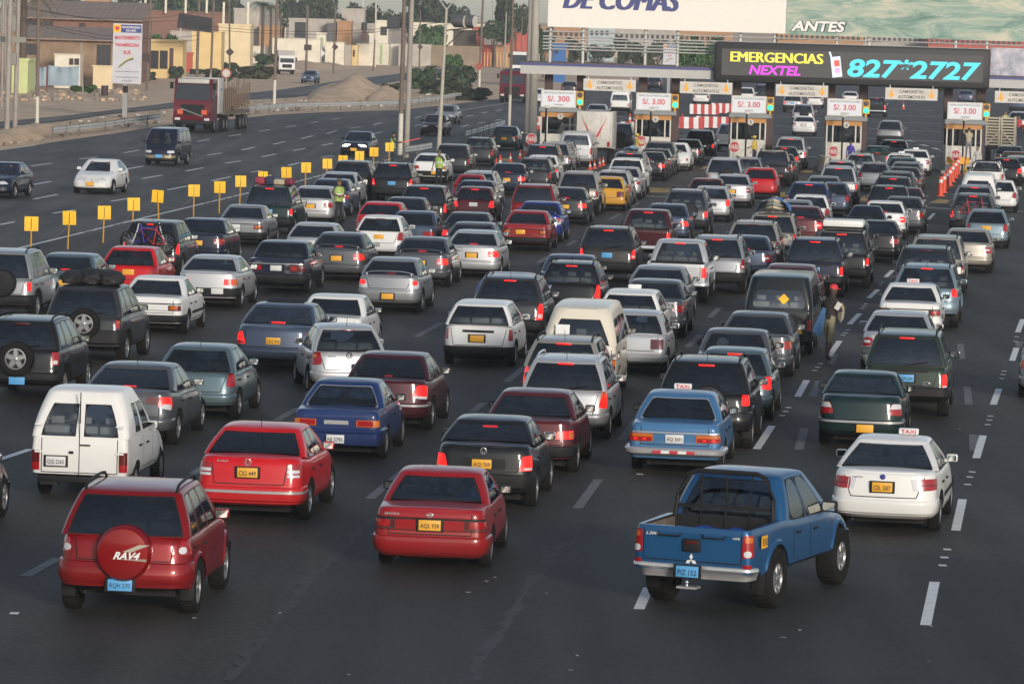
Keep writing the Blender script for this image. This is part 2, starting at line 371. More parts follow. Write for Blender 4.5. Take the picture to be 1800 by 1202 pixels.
    if sp['arch']:
        for sx in (-1, 1):
            for yy in (0, sp['wb']):
                rows = [[], [], []]
                for i in range(15):
                    an = math.pi * (-.06 + 1.12 * i / 14)
                    for q, (rr_, xo) in enumerate(((ar - .012, .022), (ar + .035, .026), (ar + .06, .0))):
                        y = yy + rr_ * math.cos(an); z = max(sp['zb'] + .01, wr + .01 + rr_ * math.sin(an)); p = B.at(sx * B.a_of_y(y), z); rows[q].append(Vector((p.x + sx * xo, y, z)))
                g.grid(rows, 1 if sp['arch'] == 1 else 0)
    for x, yy in sp.get('handles', []):
        pass
    if sp['gaps']:
        for sg in (-1, 1):
            for f_ in ([sp['sw'][0][0] + .06, sp['sw'][1][0] + .05] if len(sp['sw']) > 1 else [.35]):
                yd = by0 + .2 + (by1 - by0 - .4) * f_ + .08; p = B.at(sg * B.a_of_y(yd), B.zt(yd) - .17)
                g.box((p.x + sg * .012, yd, p.z), (.03, .17, .035), 1, ch=.01)
    # underside
    g.box((0, (y0 + y1) / 2, sp['zb'] - .03), (W * .7, (y1 - y0) * .8, .1), 2)
    if sp['zb'] > .2:
        g.tube([(-W * .28, y0 + .12, sp['zb'] - .02), (-W * .28, y0 + .6, sp['zb'] - .02)], .028, 8, 1)
        g.tube([(-W * .36, 0, wr), (W * .36, 0, wr)], .05, 8, 2)
    if sp.get('extra_body'): sp['extra_body'](g, B, strip)
    g.m = g.m; me = bpy.data.meshes.new('body'); me.from_pydata(g.v, [], g.f)
    for m_ in (PAINT, M_TRIM, M_DARK, M_CHR): me.materials.append(m_)
    me.polygons.foreach_set('material_index', g.m); me.shade_smooth(); me.set_sharp_from_angle(angle=R(38))
    parts.append(ob(me, 'body', None))
    # --- bumper
    bp = sp['bump']
    if bp:
        m = MB(); am = B.a_of_y(-ar - .03) if not bp.get('a') else bp['a']; z0, z1 = bp['z0'], bp['z1']; rows = []
        prof = [(z0 - .01, -.03), (z0, bp['off'] * .6), (z0 + (z1 - z0) * .3, bp['off']), (z0 + (z1 - z0) * .75, bp['off']), (z1 - .012, bp['off'] * .8), (z1, bp['off'] * .35), (z1 + .004, -.03)]
        for i in range(37):
            a = -am + 2 * am * i / 36; row = []
            for z, o_ in prof:
                q = B.at(a, min(max(z, sp['zb'] + .03), 1.6)); nn = nrm(B.at, a, (z0 + z1) / 2); row.append(Vector((q.x + nn.x * o_, q.y + nn.y * o_, z)))
            rows.append(row)
        m.grid(rows); ms = [mk(bp['m'])]
        if bp.get('strip'):
            ms.append(mk(bp['strip'])); zz = (z0 + z1) / 2 + bp.get('sz', .04)
            rows = [[], []]
            for i in range(37):
                a = -am + 2 * am * i / 36; nn = nrm(B.at, a, zz); q = B.at(a, zz)
                for r_, dz in ((rows[0], -.02), (rows[1], .02)): r_.append(Vector((q.x + nn.x * (bp['off'] + .006), q.y + nn.y * (bp['off'] + .006), zz + dz)))
            m.grid(rows, 1)
        parts.append(ob(m, 'rear_bumper', ms))
        if bp.get('f', 1):      # front bumper
            m = MB(); F = B.front(); rows = []; z0f, z1f = max(.26, sp['zb'] + .03), max(.26, sp['zb'] + .03) + .22
            for i in range(25):
                a = F - .95 + 1.9 * i / 24; a_ = a if a <= F else -(2 * F - a); row = []
                for z, o_ in ((z0f - .01, -.03), (z0f, .02), (z0f + .08, .03), (z1f - .02, .03), (z1f, .01), (z1f, -.03)):
                    q = B.at(a_, z); nn = nrm(B.at, a_, z) * (1); row.append(q + nn * o_)
                rows.append(row)
            m.grid(rows); parts.append(ob(m, 'front_bumper', [mk(bp['m'])]))
    # --- lamps
    for sg in (-1, 1):
        if sp['lamps']:
            m = MB(); ms = []
            for l in sp['lamps']:
                cs, key, k = l[0], l[1], l[2]; off = l[3] if len(l) > 3 else .012; mt = mk(key)
                if mt not in ms: ms.append(mt)
                patch(m, B.at, [(a * sg, z) for a, z in (cs if sg > 0 else (cs[1], cs[0], cs[3], cs[2]))], off, k, 5, ms.index(mt))
            parts.append(ob(m, 'tail_light', ms))
        m = MB(); F = B.front()
        for cs in sp['fl']:
            patch(m, B.at, [(sg * (F - a), z) for a, z in (cs if sg > 0 else (cs[1], cs[0], cs[3], cs[2]))], .008, .2, 4, 0)
        parts.append(ob(m, 'headlight', [sp.get('hlm') or M_CLR]))
    m = MB(); F = B.front(); gz = lin(sp['deck'], sp['L'] - .2) - .14
    patch(m, lambda a, z: B.at(F - a if a >= 0 else -(F + a), z) if True else 0, [(-.42, gz - .05), (.42, gz - .05), (.42, gz + .03), (-.42, gz + .03)], .008, 0, 6, 0)
    parts.append(ob(m, 'grille', [M_TRIM]))
    # --- plate
    if sp['plate']:
        x, z, rec = sp['plate'][:3]; p = B.at(x, z); off = sp['plate'][3] if len(sp['plate']) > 3 else .012
        if rec: q = MB(); q.box((0, .008, 0), (.40, .012, .19), 0, ch=.004); fr = [ob(q, 'plate_frame', [M_TRIM])]
        else: fr = []
        m = MB(); m.box((0, 0, 0), (.32, .012, .15), 0, ch=.003); nd = ob(m, 'license_plate', [PLATE], fr, loc=(x, p.y - off, z)); parts.append(nd)
    # --- cabin
    cx = sp; hw, ht = W / 2 - sp['bi'], W / 2 - sp['ti']; ty0, ty1 = y0 + sp['t0'], y0 + sp['t1']
    def plan(u, hw, yr, yf, rc, rf, bw, bf):
        cy = yr + bw * ((hw - rc) / hw) ** 2; cf = yf - bf * ((hw - rf) / hw) ** 2
        if u <= 1: x = u * (hw - rc); return x, yr + bw * (x / hw) ** 2
        if u <= 2: a = (u - 1) * math.pi / 2; return hw - rc + rc * math.sin(a), cy + rc * (1 - math.cos(a))
        if u <= 3: t = u - 2; return hw, cy + rc + (cf - rf - cy - rc) * t
        if u <= 4: a = (u - 3) * math.pi / 2; return hw - rf + rf * math.cos(a), cf - rf + rf * math.sin(a)
        x = (5 - u) * (hw - rf); return x, yf - bf * (x / hw) ** 2
    tm, th_ = (ty0 + ty1) / 2, (ty1 - ty0) / 2
    zr = lambda y: H - .05 - sp['rd'] * ((y - tm) / th_) ** 2 - (sp.get('rslope', 0) * (tm - y))
    def G(u, f):
        sg = 1 if u >= 0 else -1; u = abs(u); x, y = plan(u, hw, by0, by1, sp['crc'], .22, sp['cbow'], .16); X, Y = plan(u, ht, ty0, ty1, sp['ctc'], .2, sp['cbow'], .1)
        z = B.zt(y) - .01 + sp['crown'] * .3; Z = zr(Y); bl = .022 * 4 * f * (1 - f)
        fx = sp.get('fx', 0); f_ = f
        p = Vector((x + (X - x) * (f_ + fx * f * (1 - f)), y + (Y - y) * f, z + (Z - z) * f)); p.x += bl * (p.x / hw); p.y += (-bl if u < 1.5 else bl if u > 3.5 else 0)
        return Vector((p.x * sg, p.y, p.z))
    f0, f1, rw = sp['f0'], sp['f1'], sp['rw']; us = [0, .25, .5, .75, rw, 1, 1.2, 1.4, 1.6, 1.8, 2]; WS = 4.06
    for a, b in sp['sw']: us += [2 + a, 2 + (a + b) / 2, 2 + b]
    us += [2.0, 3, 3.2, 3.4, 3.6, 3.8, 4, WS, 4.3, 4.6, 5]; us = sorted(set(us)); us = [u for i, u in enumerate(us) if i == 0 or u - us[i - 1] > 1e-4]
    rwin = sp.get('rwin', [(0, rw)])       # rear window spans (van doors may have two)
    for a, b in rwin: us += [a, b]
    us = sorted(set(us)); fs = [0, f0, f0 + (f1 - f0) / 3, f0 + (f1 - f0) * 2 / 3, f1, (1 + f1) / 2, 1]; rf0, rf1 = sp.get('rfr', (f0, f1)); fs = sorted(set(fs + [rf0, rf1]))
    def is_open(u, f):
        if any(a < u < b for a, b in rwin) and rf0 < f < rf1: return True
        if not f0 < f < f1: return False
        return u > WS or any(2 + a < u < 2 + b for a, b in sp['sw'])
    m = MB(); m.rc = True
    for sg in (-1, 1):
        for i in range(len(us) - 1):
            for j in range(len(fs) - 1):
                if is_open((us[i] + us[i + 1]) / 2, (fs[j] + fs[j + 1]) / 2): continue
                a, b, c, d = [G(sg * u if u > 0 else sg * 1e-6, f) for u, f in ((us[i], fs[j]), (us[i + 1], fs[j]), (us[i + 1], fs[j + 1]), (us[i], fs[j + 1]))]
                m.quad(a, b, c, d)
    rg = [G(u, 1) for u in us]; N2 = len(rg)
    rg = rg + [Vector((-p.x, p.y, p.z)) for p in rg[-2:0:-1]]; prev = rg
    for s_, dz in ((.965, .018), (.90, .032), (.7, .044), (.4, .05)):
        cur = [Vector((p.x * s_, tm + (p.y - tm) * s_, zr(tm + (p.y - tm) * s_) + dz)) for p in rg]
        for i in range(len(rg)): j = (i + 1) % len(rg); m.quad(prev[i], prev[j], cur[j], cur[i])
        prev = cur
    m.add(prev + [Vector((0, tm, zr(tm) + .05))], [(i, (i + 1) % len(prev), len(prev)) for i in range(len(prev))])
    # inner roof lining so the roof has thickness
    m.add([Vector((p.x * .95, tm + (p.y - tm) * .95, p.z - .02)) for p in rg], [tuple(range(len(rg)))], 2)
    bmi = 1 if sp['border'] == 'trim' else 3
    def frame(ua, ub, fa, fb, wu, kind, wf=None, ns=8):
        c = G((ua + ub) / 2, (fa + fb) / 2); lu = (G(ub, (fa + fb) / 2) - G(ua, (fa + fb) / 2)).length / (ub - ua); lf = (G((ua + ub) / 2, fb) - G((ua + ub) / 2, fa)).length / (fb - fa)
        du, df = wu / lu, (wf or wu) / lf; nn = nrm(G, (ua + ub) / 2, (fa + fb) / 2)
        if (kind == 'r' and nn.y > 0) or (kind == 'f' and nn.y < 0) or (kind == 's' and nn.x * c.x < 0): nn = -nn
        nn = nn * .003
        for A, B_, C_, D in (((ua - du, fa - df), (ub + du, fa - df), (ub, fa), (ua, fa)), ((ua, fb), (ub, fb), (ub + du, fb + df), (ua - du, fb + df)), ((ua - du, fa - df), (ua, fa), (ua, fb), (ua - du, fb + df)), ((ub, fa), (ub + du, fa - df), (ub + du, fb + df), (ub, fb))):
            P = []
            for i in range(ns + 1):
                t = i / ns
                if abs(A[0] - B_[0]) > abs(A[1] - D[1]): P.append([G(A[0] + (B_[0] - A[0]) * t, A[1] + (B_[1] - A[1]) * t) + nn, G(D[0] + (C_[0] - D[0]) * t, D[1] + (C_[1] - D[1]) * t) + nn])
                else: P.append([G(A[0] + (D[0] - A[0]) * t, A[1] + (D[1] - A[1]) * t) + nn, G(B_[0] + (C_[0] - B_[0]) * t, B_[1] + (C_[1] - B_[1]) * t) + nn])
            m.grid(P, bmi)
        cr_ = sp.get('wcr', .06); cu, cf_ = cr_ / lu, cr_ / lf      # rounded corners of the opening
        for (U, su) in ((ua, 1), (ub, -1)):
            for (F_, sf) in ((fa, 1), (fb, -1)):
                arc_ = []
                for i in range(5): an = math.pi / 2 * i / 4; arc_.append(G(U + su * cu * (1 - math.cos(an)), F_ + sf * cf_ * (1 - math.sin(an))) + nn)
                m.add([G(U, F_) + nn] + arc_, [(0, i, i + 1) for i in range(1, 5)], bmi)
        gm = MB(); P = [[G(ua + (ub - ua) * i / ns, fa + (fb - fa) * j / 6) + nn * .2 for j in range(7)] for i in range(ns + 1)]; gm.grid(P); return gm
    fw = sp.get('fw', .018)
    if sp.get('rwin'):
        for a, b in sp['rwin']:
            for sg in (-1, 1): parts.append(ob(frame(*((sg * a, sg * b) if sg > 0 else (-b, -a)), rf0, rf1, fw, 'r'), 'rear_window', [GLASS]))
    else: parts.append(ob(frame(-rw, rw, rf0, rf1, fw, 'r', ns=14), 'rear_window', [GLASS]))
    for sg in (-1, 1):
        for a, b in sp['sw']:
            ua, ub = (2 + a, 2 + b) if sg > 0 else (-2 - b, -2 - a); parts.append(ob(frame(ua, ub, f0, f1, .014, 's'), 'side_window', [GLASS]))
    ms_ = MB(); P = [[G(u if u <= 5 else -(10 - u), f0 + (f1 - f0) * j / 5) for j in range(6)] for u in [WS + (10 - 2 * WS) * i / 12 for i in range(13)]]; ms_.grid(P)
    parts.append(ob(ms_, 'windscreen', [G_CLEAR]))
    if sp['rails']:
        for sg in (-1, 1):
            pts = []; ya, yb = ty0 + .08, ty0 + (ty1 - ty0) * .92
            for i in range(11):
                t = i / 10; y = ya + (yb - ya) * t; xx = sg * ht * .90; pts.append((xx, y, zr(y) + .03 + .065 * min(1, 8 * t, 8 * (1 - t)) ** .5))
            m.tube(pts, .02, 6, 3 if sp['rails'] == 2 else 1)
    if sp['ant']: y = ty0 + .15; m.tube([(sp.get('antx', 0), y, zr(y) + .03), (sp.get('antx', 0), y - .22 * sp['ant'], zr(y) + .03 + .6 * sp['ant'])], .006, 5, 1)
    cabi = len(parts); parts.append(ob(m, 'cabin_roof', [PAINT, M_TRIM, M_INT, M_CHR]))
    if sp['hbl']:
        kind, x, z = sp['hbl']; q = MB(); wz = sp.get('hblw', .15)
        if kind == 'top': p = G(0, .5 * (rf1 + 1)); q.box(p + Vector((0, -.02, -.0)), (wz * 2, .03, .03), 0, ch=.006)
        elif kind == 'in': p = G(0, rf0 + .04); q.box(p + Vector((0, .06, .015)), (wz * 1.6, .03, .035), 0, ch=.006)
        elif kind == 'inT': p = G(0, rf1 - .06); q.box(p + Vector((0, .05, -.01)), (wz * 1.6, .03, .03), 0, ch=.006)
        parts.append(ob(q, 'high_brake_light', [HBL]))
    if sp['spoiler'] == 'roof':
        q = MB(); rows = []
        for i in range(13):
            u = -1.1 + 2.2 * i / 12; p = G(u, 1.0); rows.append([p + Vector((0, .10, .035)), p + Vector((0, -.06, .022)), p + Vector((0, -.10, .0)), p + Vector((0, -.085, -.02)), p + Vector((0, .02, -.02))])
        q.grid(rows); parts.append(ob(q, 'roof_spoiler', [PAINT]))
    if sp['spoiler'] == 'deck':
        q = MB(); zz = B.zt(y0 + .12) + .13; q.grid([[(x, y0 + .12 + .06 * (x / .6) ** 2 + a, zz - .05 * (x / .66) ** 4 * 1.6 + b) for a, b in ((0, 0), (.02, .025), (.16, .012), (.15, -.012), (0, 0))] for x in [-.66 + 1.32 * i / 10 for i in range(11)]])
        for sg in (-1, 1): q.box((sg * .6, y0 + .22, zz - .09), (.04, .12, .12), 0, ch=.01)
        parts.append(ob(q, 'boot_spoiler', [PAINT]))
    if sp['wiper']:
        q = MB(); p0 = G(.0, rf0 + .01) + Vector((.0, -.02, 0)); p1 = G(.62, rf0 + .14) + Vector((0, -.02, 0)); q.tube([p0, p0.lerp(p1, .5) + Vector((0, -.012, 0)), p1], .009, 5); q.box(p0, (.06, .04, .04), 0, ch=.01); parts.append(ob(q, 'rear_wiper', [M_TRIM]))
    # interior
    if sp['int']:
        q = MB(); pl = [G(u, 0) for u in us]; pl = pl + [Vector((-p.x, p.y, p.z)) for p in pl[-2:0:-1]]; cy_ = (by0 + by1) / 2
        q.add([Vector((p.x * .96, cy_ + (p.y - cy_) * .97, p.z + sp['crown'] + .012)) for p in pl], [tuple(range(len(pl)))])
        zs = B.zt(cy_) + .0; hs = H - zs
        yF = ty1 - .45; rowsy = [(yF, (-.36, .36), .26)]; yR = max(by0 + .35, ty0 + .05) if sp.get('rowR') is None else sp['rowR']
        if yF - yR > .6: rowsy.append((yR + .12, (-.45, 0, .45), .22))
        se = []
        for yy, xs, bw in rowsy:
            for x in xs:
                q2 = MB(); q2.box((x, yy, zs + .0), (bw * 1.9, .11, .34), 0, Matrix.Rotation(.15, 3, 'X'), ch=.04); (q2.box((x, yy - .02, zs + .255), (.22, .08, .12), 0, ch=.035) if H > 1.5 or len(xs) == 2 else 0); se.append(ob(q2, 'seat', [M_INTL if sp.get('lint') else M_INT]))
        parts.append(ob(q, 'interior', [M_INT], se, smooth=0))
    # mirrors
    for sg in sp['mirs']:
        my = by1 - sp.get('my', .62); z = B.zt(my) + .10 + sp.get('mz', 0); x = W / 2 + .035; sc = sp.get('ms', 1.0)
        q = MB(); q.box((sg * x, my, z), (.18 * sc, .10, .125 * sc), 0, ch=.045); q.box((sg * (x - .10), my, z - .045), (.12, .05, .04), 0, ch=.01)
        k_ = MB(); k_.box((sg * x, my - .057, z), (.14 * sc, .006, .09 * sc), 0)
        parts.append(ob(q, 'side_mirror', [mk(sp['mir'])], [ob(k_, 'mirror_glass', [M_MIR])]))
    # spare wheel
    if sp['spare']:
        x, z, rr, cover = sp['spare']; p = B.at(x, z)
        if cover:
            q = MB(); q.lathe([(.001, -.135), (rr * .6, -.13), (rr * .88, -.115), (rr * .985, -.07), (rr, -.02), (rr, .12)], (x, p.y - .08, z), 'y', 32); kids = []
            parts.append(ob(q, 'spare_wheel_cover', [mk(cover)], kids))
        else:
            tm_, rm_ = wheel_mesh(rr, .2, 5, .60); a = ob(tm_, 'spare_wheel', None); bb = ob(rm_.mesh('rim', [M_RIM]), 'rim', None)
            for o_ in (a.o, bb.o): o_.rotation_euler = (0, 0, 0)
            me_ = tm_.copy(); M_ = Matrix.Rotation(-math.pi / 2, 4, 'Z'); me_.transform(M_); a.o.data = me_; mr = bb.o.data; mr.transform(M_)
            a.o.location = (x, p.y - .11, z); a.k.append(bb); parts.append(a)
    # wheels
    tm_, rm = wheel_mesh(wr, sp['ww'], sp['spokes'], sp['rimr']); rmm = rm.mesh('rim', [M_RIM if sp['rim'] == 'rim' else M_RIMD]); tl = tm_.copy(); M180 = Matrix.Rotation(math.pi, 4, 'Z'); tl.transform(M180); rl = rmm.copy(); rl.transform(M180)
    ins = sp.get('wins', .015)
    for yy in (0, sp['wb']):
        for sg in (-1, 1):
            a = ob(tm_ if sg > 0 else tl, 'wheel', None, [ob(rmm if sg > 0 else rl, 'rim', None)]); a.o.location = (sg * (W / 2 - sp['ww'] / 2 - ins), yy, wr); parts.append(a)
    if sp['flaps']:
        for sg in (-1, 1): q = MB(); q.box((sg * (W / 2 - .12), -wr - .07, wr * .75 + .10), (.19, .012, wr * .85), 0, ch=.004); parts.append(ob(q, 'mud_flap', [M_TRIM]))
    if sp.get('extra'): sp['extra'](parts, B, G, ob, sp)
    return parts
KINDS = {}; SPECS = {}
def spec(name, base=None, **kw):
    d = dict(DEF if base is None else SPECS[base]); d.update(kw); SPECS[name] = d
def get_kind(k):
    if k not in KINDS: KINDS[k] = build_vehicle(SPECS[k])
    return KINDS[k]
def copy_node(nd, parent, sw):
    c = nd.o.copy(); COL.objects.link(c); c.parent = parent
    if c.data:
        for i, mt in enumerate(c.data.materials):
            if mt and mt.name in sw: c.material_slots[i].link = 'OBJECT'; c.material_slots[i].material = sw[mt.name]
    for k in nd.k: copy_node(k, c, sw)
    return c
# heading of the road at a point of the plaza: lanes fan out slightly towards the booths
LANES = [(-2290, 1530), (-20, 1630), (470, 1660), (900, 1740), (1125, 1850), (1640, 1960)]
def lane_heading(px, py):
    v = max(60, py - H0 - ROLL * (px - 900)); k = px
    for _ in range(12): vp = lin(LANES, k); k = vp + (px - vp) * 1000 / v
    return math.atan((lin(LANES, k) - 900) / FPX)
def near_rows(): pass
VEH = {}
GQ = 'vehicles queuing for the toll booths'
def car(kind, col, mode, px, py, label, cat='car', name='sedan_car', lit=0, hb=None, tint=None, plate='y', pt=None, rz=None, vp=None, group=GQ, front=False, parts_skip=(), rim=None):
    sp = SPECS[kind]; nodes = get_kind(kind)
    if mode == 'G': p = gp(px, py); th = lane_heading(px, py) if vp is None else math.atan((vp - 900) / FPX)
    else:
        zr_ = sp['H'] - .03; q = gp(px, py, zr_); pyg = py + sp['H'] * FPX / q.y; th = lane_heading(px, pyg) if vp is None else math.atan((vp - 900) / FPX)
        dy = sp['t0'] - sp['ro']; p = Vector((q.x - math.sin(th) * dy, q.y - math.cos(th) * dy, 0))
    if rz is not None: th = R(rz)
    if front: p = p + Vector((math.sin(th), math.cos(th), 0)) * sp['wb']; th = th + math.pi
    r = empty(name, (p.x, p.y, 0), -th, label, cat, group)
    sw = {'paint_slot': paint(col), 'brake_slot': M_LIT if lit == 1 else M_RED, 'high_brake_slot': M_LIT if (lit if hb is None else hb) else M_DRED,
          'glass_slot': {None: G_MID, 'c': G_CLEAR, 't': G_TINT, 'm': G_MID}[tint], 'plate_slot': dict(y=M_PY, w=M_PW, b=M_PB)[plate]}
    for nd in nodes:
        if nd.o.name.split('.')[0] in parts_skip: continue
        c = copy_node(nd, r, sw)
        if pt and c.name.startswith('license_plate'):
            text(pt, (0, -.009, -.012), .075, M_INK, c, w=.27, name='plate_lettering', bold=.012); 
    VEH[label] = r
    return r
# ---------------- vehicle kinds ----------------
L_SQ = [(((.50), .70), (.86, .70), (.88, .92), (.52, .92))]
def q4(a0, a1, z0, z1, s=0): return ((a0, z0), (a1, z0), (a1 + s, z1), (a0 + s, z1))
spec('sedan', lamps=[(q4(.50, .92, .68, .86), 'red', .3), (q4(.52, .64, .70, .77), 'clear', .2, .016), (q4(.78, .92, .775, .85), 'amber', .2, .016)], plate=(0, .72, 1), hbl=('in', 0, 0))
spec('sedan_round', 'sedan', lamps=[(((.50, .70), (.92, .66), (.95, .86), (.56, .90)), 'red', .6), (q4(.60, .78, .76, .82), 'clear', .5, .015)], bow=.09, rc=.26)
spec('sedan_spoiler', 'sedan', spoiler='deck', hbl=('in', 0, 0))
spec('sedan_old', W=1.66, H=1.38, L=4.35, wb=2.45, ro=1.05, wr=.29, ww=.18, deck=[(0, .90), (.75, .93), (1.2, .90), (3.1, .88), (3.2, .88), (4.35, .72)], b0=.72, t0=1.18, t1=2.35, b1=3.1, ti=.195, rc=.12, bow=.03, tr=.03,
     ri=[.12, .04, .0, .02, .02, .02, .025, .05], si=[.08, .03, 0, 0, .01, .03, .04, .055], lamps=[(q4(.42, .80, .62, .76), 'red', .1)], plate=(0, .69, 0), bump=dict(z0=.30, z1=.50, off=.05, m='trim'), crc=.1, ctc=.12, trunk=(.60, .55, .60), hbl=None, mir='trim', rim='steel', spokes=10)
spec('sentra', 'sedan_old', lamps=[(q4(.50, .92, .625, .765), 'ink', 0, .006), (q4(.575, .90, .645, .75), 'lens', .08, .011), (q4(.51, .565, .645, .75), 'dred', 0, .011)], bump=dict(z0=.22, z1=.52, off=.045, m='paint', strip=None), flaps=1,
     extra_body=lambda g, B, st: (st((-.84, .775), (.84, .775), .028, .007, 1, 20), st((-.84, .61), (.84, .61), .012, .006, 1, 20)), plate=(0, .685, 1), lint=1, mirs=(-1, 1), W=1.67, H=1.36, t0=1.30, ti=.225, rc=.16)
spec('bora', 'sedan', W=1.73, H=1.44, L=4.38, wb=2.51, ro=1.0, deck=[(0, 1.0), (.5, 1.03), (1.0, .96), (3.0, .92), (3.15, .92), (4.38, .70)], b0=.48, t0=1.08, lamps=[(q4(.585, .88, .74, .94), 'red', .25), (q4(.60, .80, .80, .85), 'clear', .2, .016), (q4(.60, .80, .735, .775), 'clear', .2, .016)], plate=(-.02, .80, 1, .03), ant=1, hbl=None, bump=dict(z0=.28, z1=.58, off=.03, m='paint', strip='chrome', sz=.07), trunk=(.55, .62, .60), rc=.2)
spec('civic', 'sedan', W=1.75, H=1.43, L=4.5, wb=2.7, ro=.95, b0=.42, t0=1.15, t1=2.3, b1=3.35, deck=[(0, .99), (.45, 1.02), (1.0, .96), (3.1, .90), (3.3, .88), (4.5, .66)], lamps=[(((.38, .80), (.62, .78), (.64, .92), (.40, .93)), 'dred', .1), (((.60, .74), (.94, .68), (1.0, .90), (.62, .93)), 'red', .35), (((.66, .72), (.88, .68), (.90, .78), (.70, .80)), 'clear', .3, .017)], ant=.35, plate=(0, .78, 1), sw=[(.16, .46), (.5, .84)])
spec('optra', 'sedan', W=1.74, H=1.43, ti=.29,  L=4.5, wb=2.6, ro=1.0, lamps=[(((.48, .71), (.58, .71), (.56, .89), (.43, .89)), 'clear', .1), (((.54, .71), (.97, .73), (.99, .90), (.52, .90)), 'lens', .2, .014), (q4(.58, .92, .79, .81), 'dred', .1, .018)], plate=(-.02, .76, 1, .03), hbl=None, rc=.3, bow=.1, trunk=(.52, .60, .66), b0=.55, t0=1.28, t1=2.45, strip=.55, lint=1, wr=.31, rw=.97, bump=dict(z0=.26, z1=.56, off=.03, m='paint'))
spec('mercedes_sedan', 'sedan', W=1.80, H=1.45, L=4.8, wb=2.83, ro=1.15, rc=.32, bow=.12, deck=[(0, .98), (.6, 1.02), (1.1, .96), (3.3, .92), (3.5, .9), (4.8, .68)], b0=.62, t0=1.35, t1=2.6, b1=3.5, lamps=[(((.62, .60), (1.08, .64), (1.02, .80), (.74, .90)), 'red', .3), (((.66, .62), (1.02, .64), (1.04, .68), (.68, .67)), 'dred', .1, .016)], hbl=('in', 0, 0), plate=(0, .70, 0, .02), hblw=.2, lint=1)
spec('volvo', 'sedan_old', W=1.71, H=1.44, L=4.75, wb=2.65, ro=1.15, deck=[(0, .97), (.9, .98), (1.3, .95), (3.3, .92), (4.75, .82)], b0=.88, t0=1.22, t1=2.7, b1=3.25, lamps=[(q4(.40, .86, .66, .82), 'dred', 0), (q4(.42, .60, .68, .80), 'red', 0, .016), (q4(.60, .78, .67, .74), 'dred', 0, .017)], bump=dict(z0=.34, z1=.58, off=.07, m='trim'), plate=(0, .74, 0, .02), wr=.32, extra_body=lambda g, B, st: st((-.84, .86), (.84, .86), .016, .006, 3, 20))
spec('datsun', 'sedan_old', W=1.62, H=1.37, L=4.2, wb=2.4, ro=1.05, lamps=[(q4(.36, .78, .64, .76), 'amber', .1), (q4(.38, .66, .65, .75), 'lens', .1, .016)], plate=(0, .42, 0, .07), bump=dict(z0=.52, z1=.60, off=.05, m='paint', f=1), border='chrome', hbl=('inT', 0, 0), fw=.02, extra_body=lambda g, B, st: st((-.22, .71), (.22, .71), .07, .012, 3, 6), b0=.7, t0=1.22, ti=.24)
spec('corona', 'sedan_old', W=1.67, H=1.39, L=4.4, wb=2.5, ro=1.1, lamps=[(q4(.38, .84, .60, .74), 'amber', .1), (q4(.40, .82, .605, .68), 'lens', .1, .016), (q4(.50, .56, .63, .66), 'red', .3, .02), (q4(.66, .72, .63, .66), 'red', .3, .02)], plate=(0, .66, 0, .02), bump=dict(z0=.36, z1=.50, off=.09, m='chrome'), border='chrome', fw=.02, extra_body=lambda g, B, st: (st((-.84, .765), (.84, .765), .022, .008, 3, 20),), b0=.72, t0=1.2, ti=.24, flaps=1)
spec('polo_sedan', 'sedan', W=1.65, H=1.42, L=4.15, wb=2.44, ro=.98, deck=[(0, 1.02), (.5, 1.06), (1, .97), (3, .92), (4.15, .72)], b0=.48, t0=1.0, t1=2.25, b1=2.95, lamps=[(((.58, .66), (.90, .66), (.90, .90), (.64, .90)), 'red', .2), (q4(.70, .90, .70, .86), 'amber', .2, .009), (q4(.66, .88, .675, .71), 'clear', .2, .017)], plate=(-.02, .76, 0, .03), hbl=('inT', 0, 0), bump=dict(z0=.30, z1=.60, off=.04, m='trim'), extra_body=lambda g, B, st: st((-.36, .76), (.36, .76), .17, .008, 1, 8), trunk=(.56, .64, .62))
spec('mazda', 'sedan', W=1.68, H=1.40, L=4.4, wb=2.5, ro=1.05, deck=[(0, .95), (.6, .98), (1.1, .93), (3, .90), (4.4, .70)], b0=.62, t0=1.2, lamps=[(q4(.30, .50, .66, .78), 'clear', 0, .006), (((.48, .66), (.93, .66), (.93, .80), (.52, .80)), 'red', .2, .012), (q4(.74, .90, .67, .78), 'amber', .2, .014)], plate=None, bump=dict(z0=.28, z1=.54, off=.04, m='trim'), hbl=None, mir='trim', rc=.24)
spec('almera', 'sedan', W=1.71, H=1.44, L=4.5, wb=2.53, ro=1.05, lamps=[(((.52, .70), (.90, .66), (.96, .90), (.62, .93)), 'red', .4), (((.56, .675), (.88, .65), (.88, .70), (.60, .72)), 'clear', .2, .018)], hbl=('in', 0, 0), plate=None, hblw=.09, bump=dict(z0=.27, z1=.58, off=.025, m='paint', strip='chrome', sz=.11), rc=.3, bow=.1, b0=.55, t0=1.15)
spec('subaru', 'sedan', W=1.72, H=1.43, L=4.45, wb=2.52, ro=.95, lamps=[(((.54, .66), (.96, .68), (.96, .84), (.60, .90)), 'clear', .4), (((.60, .76), (.80, .76), (.82, .88), (.62, .88)), 'red', .5, .018)], spoiler='deck', hbl=('in', 0, 0), plate=(0, .46, 1, .05), bump=dict(z0=.26, z1=.62, off=.03, m='paint'), trunk=(.50, .66, .62))
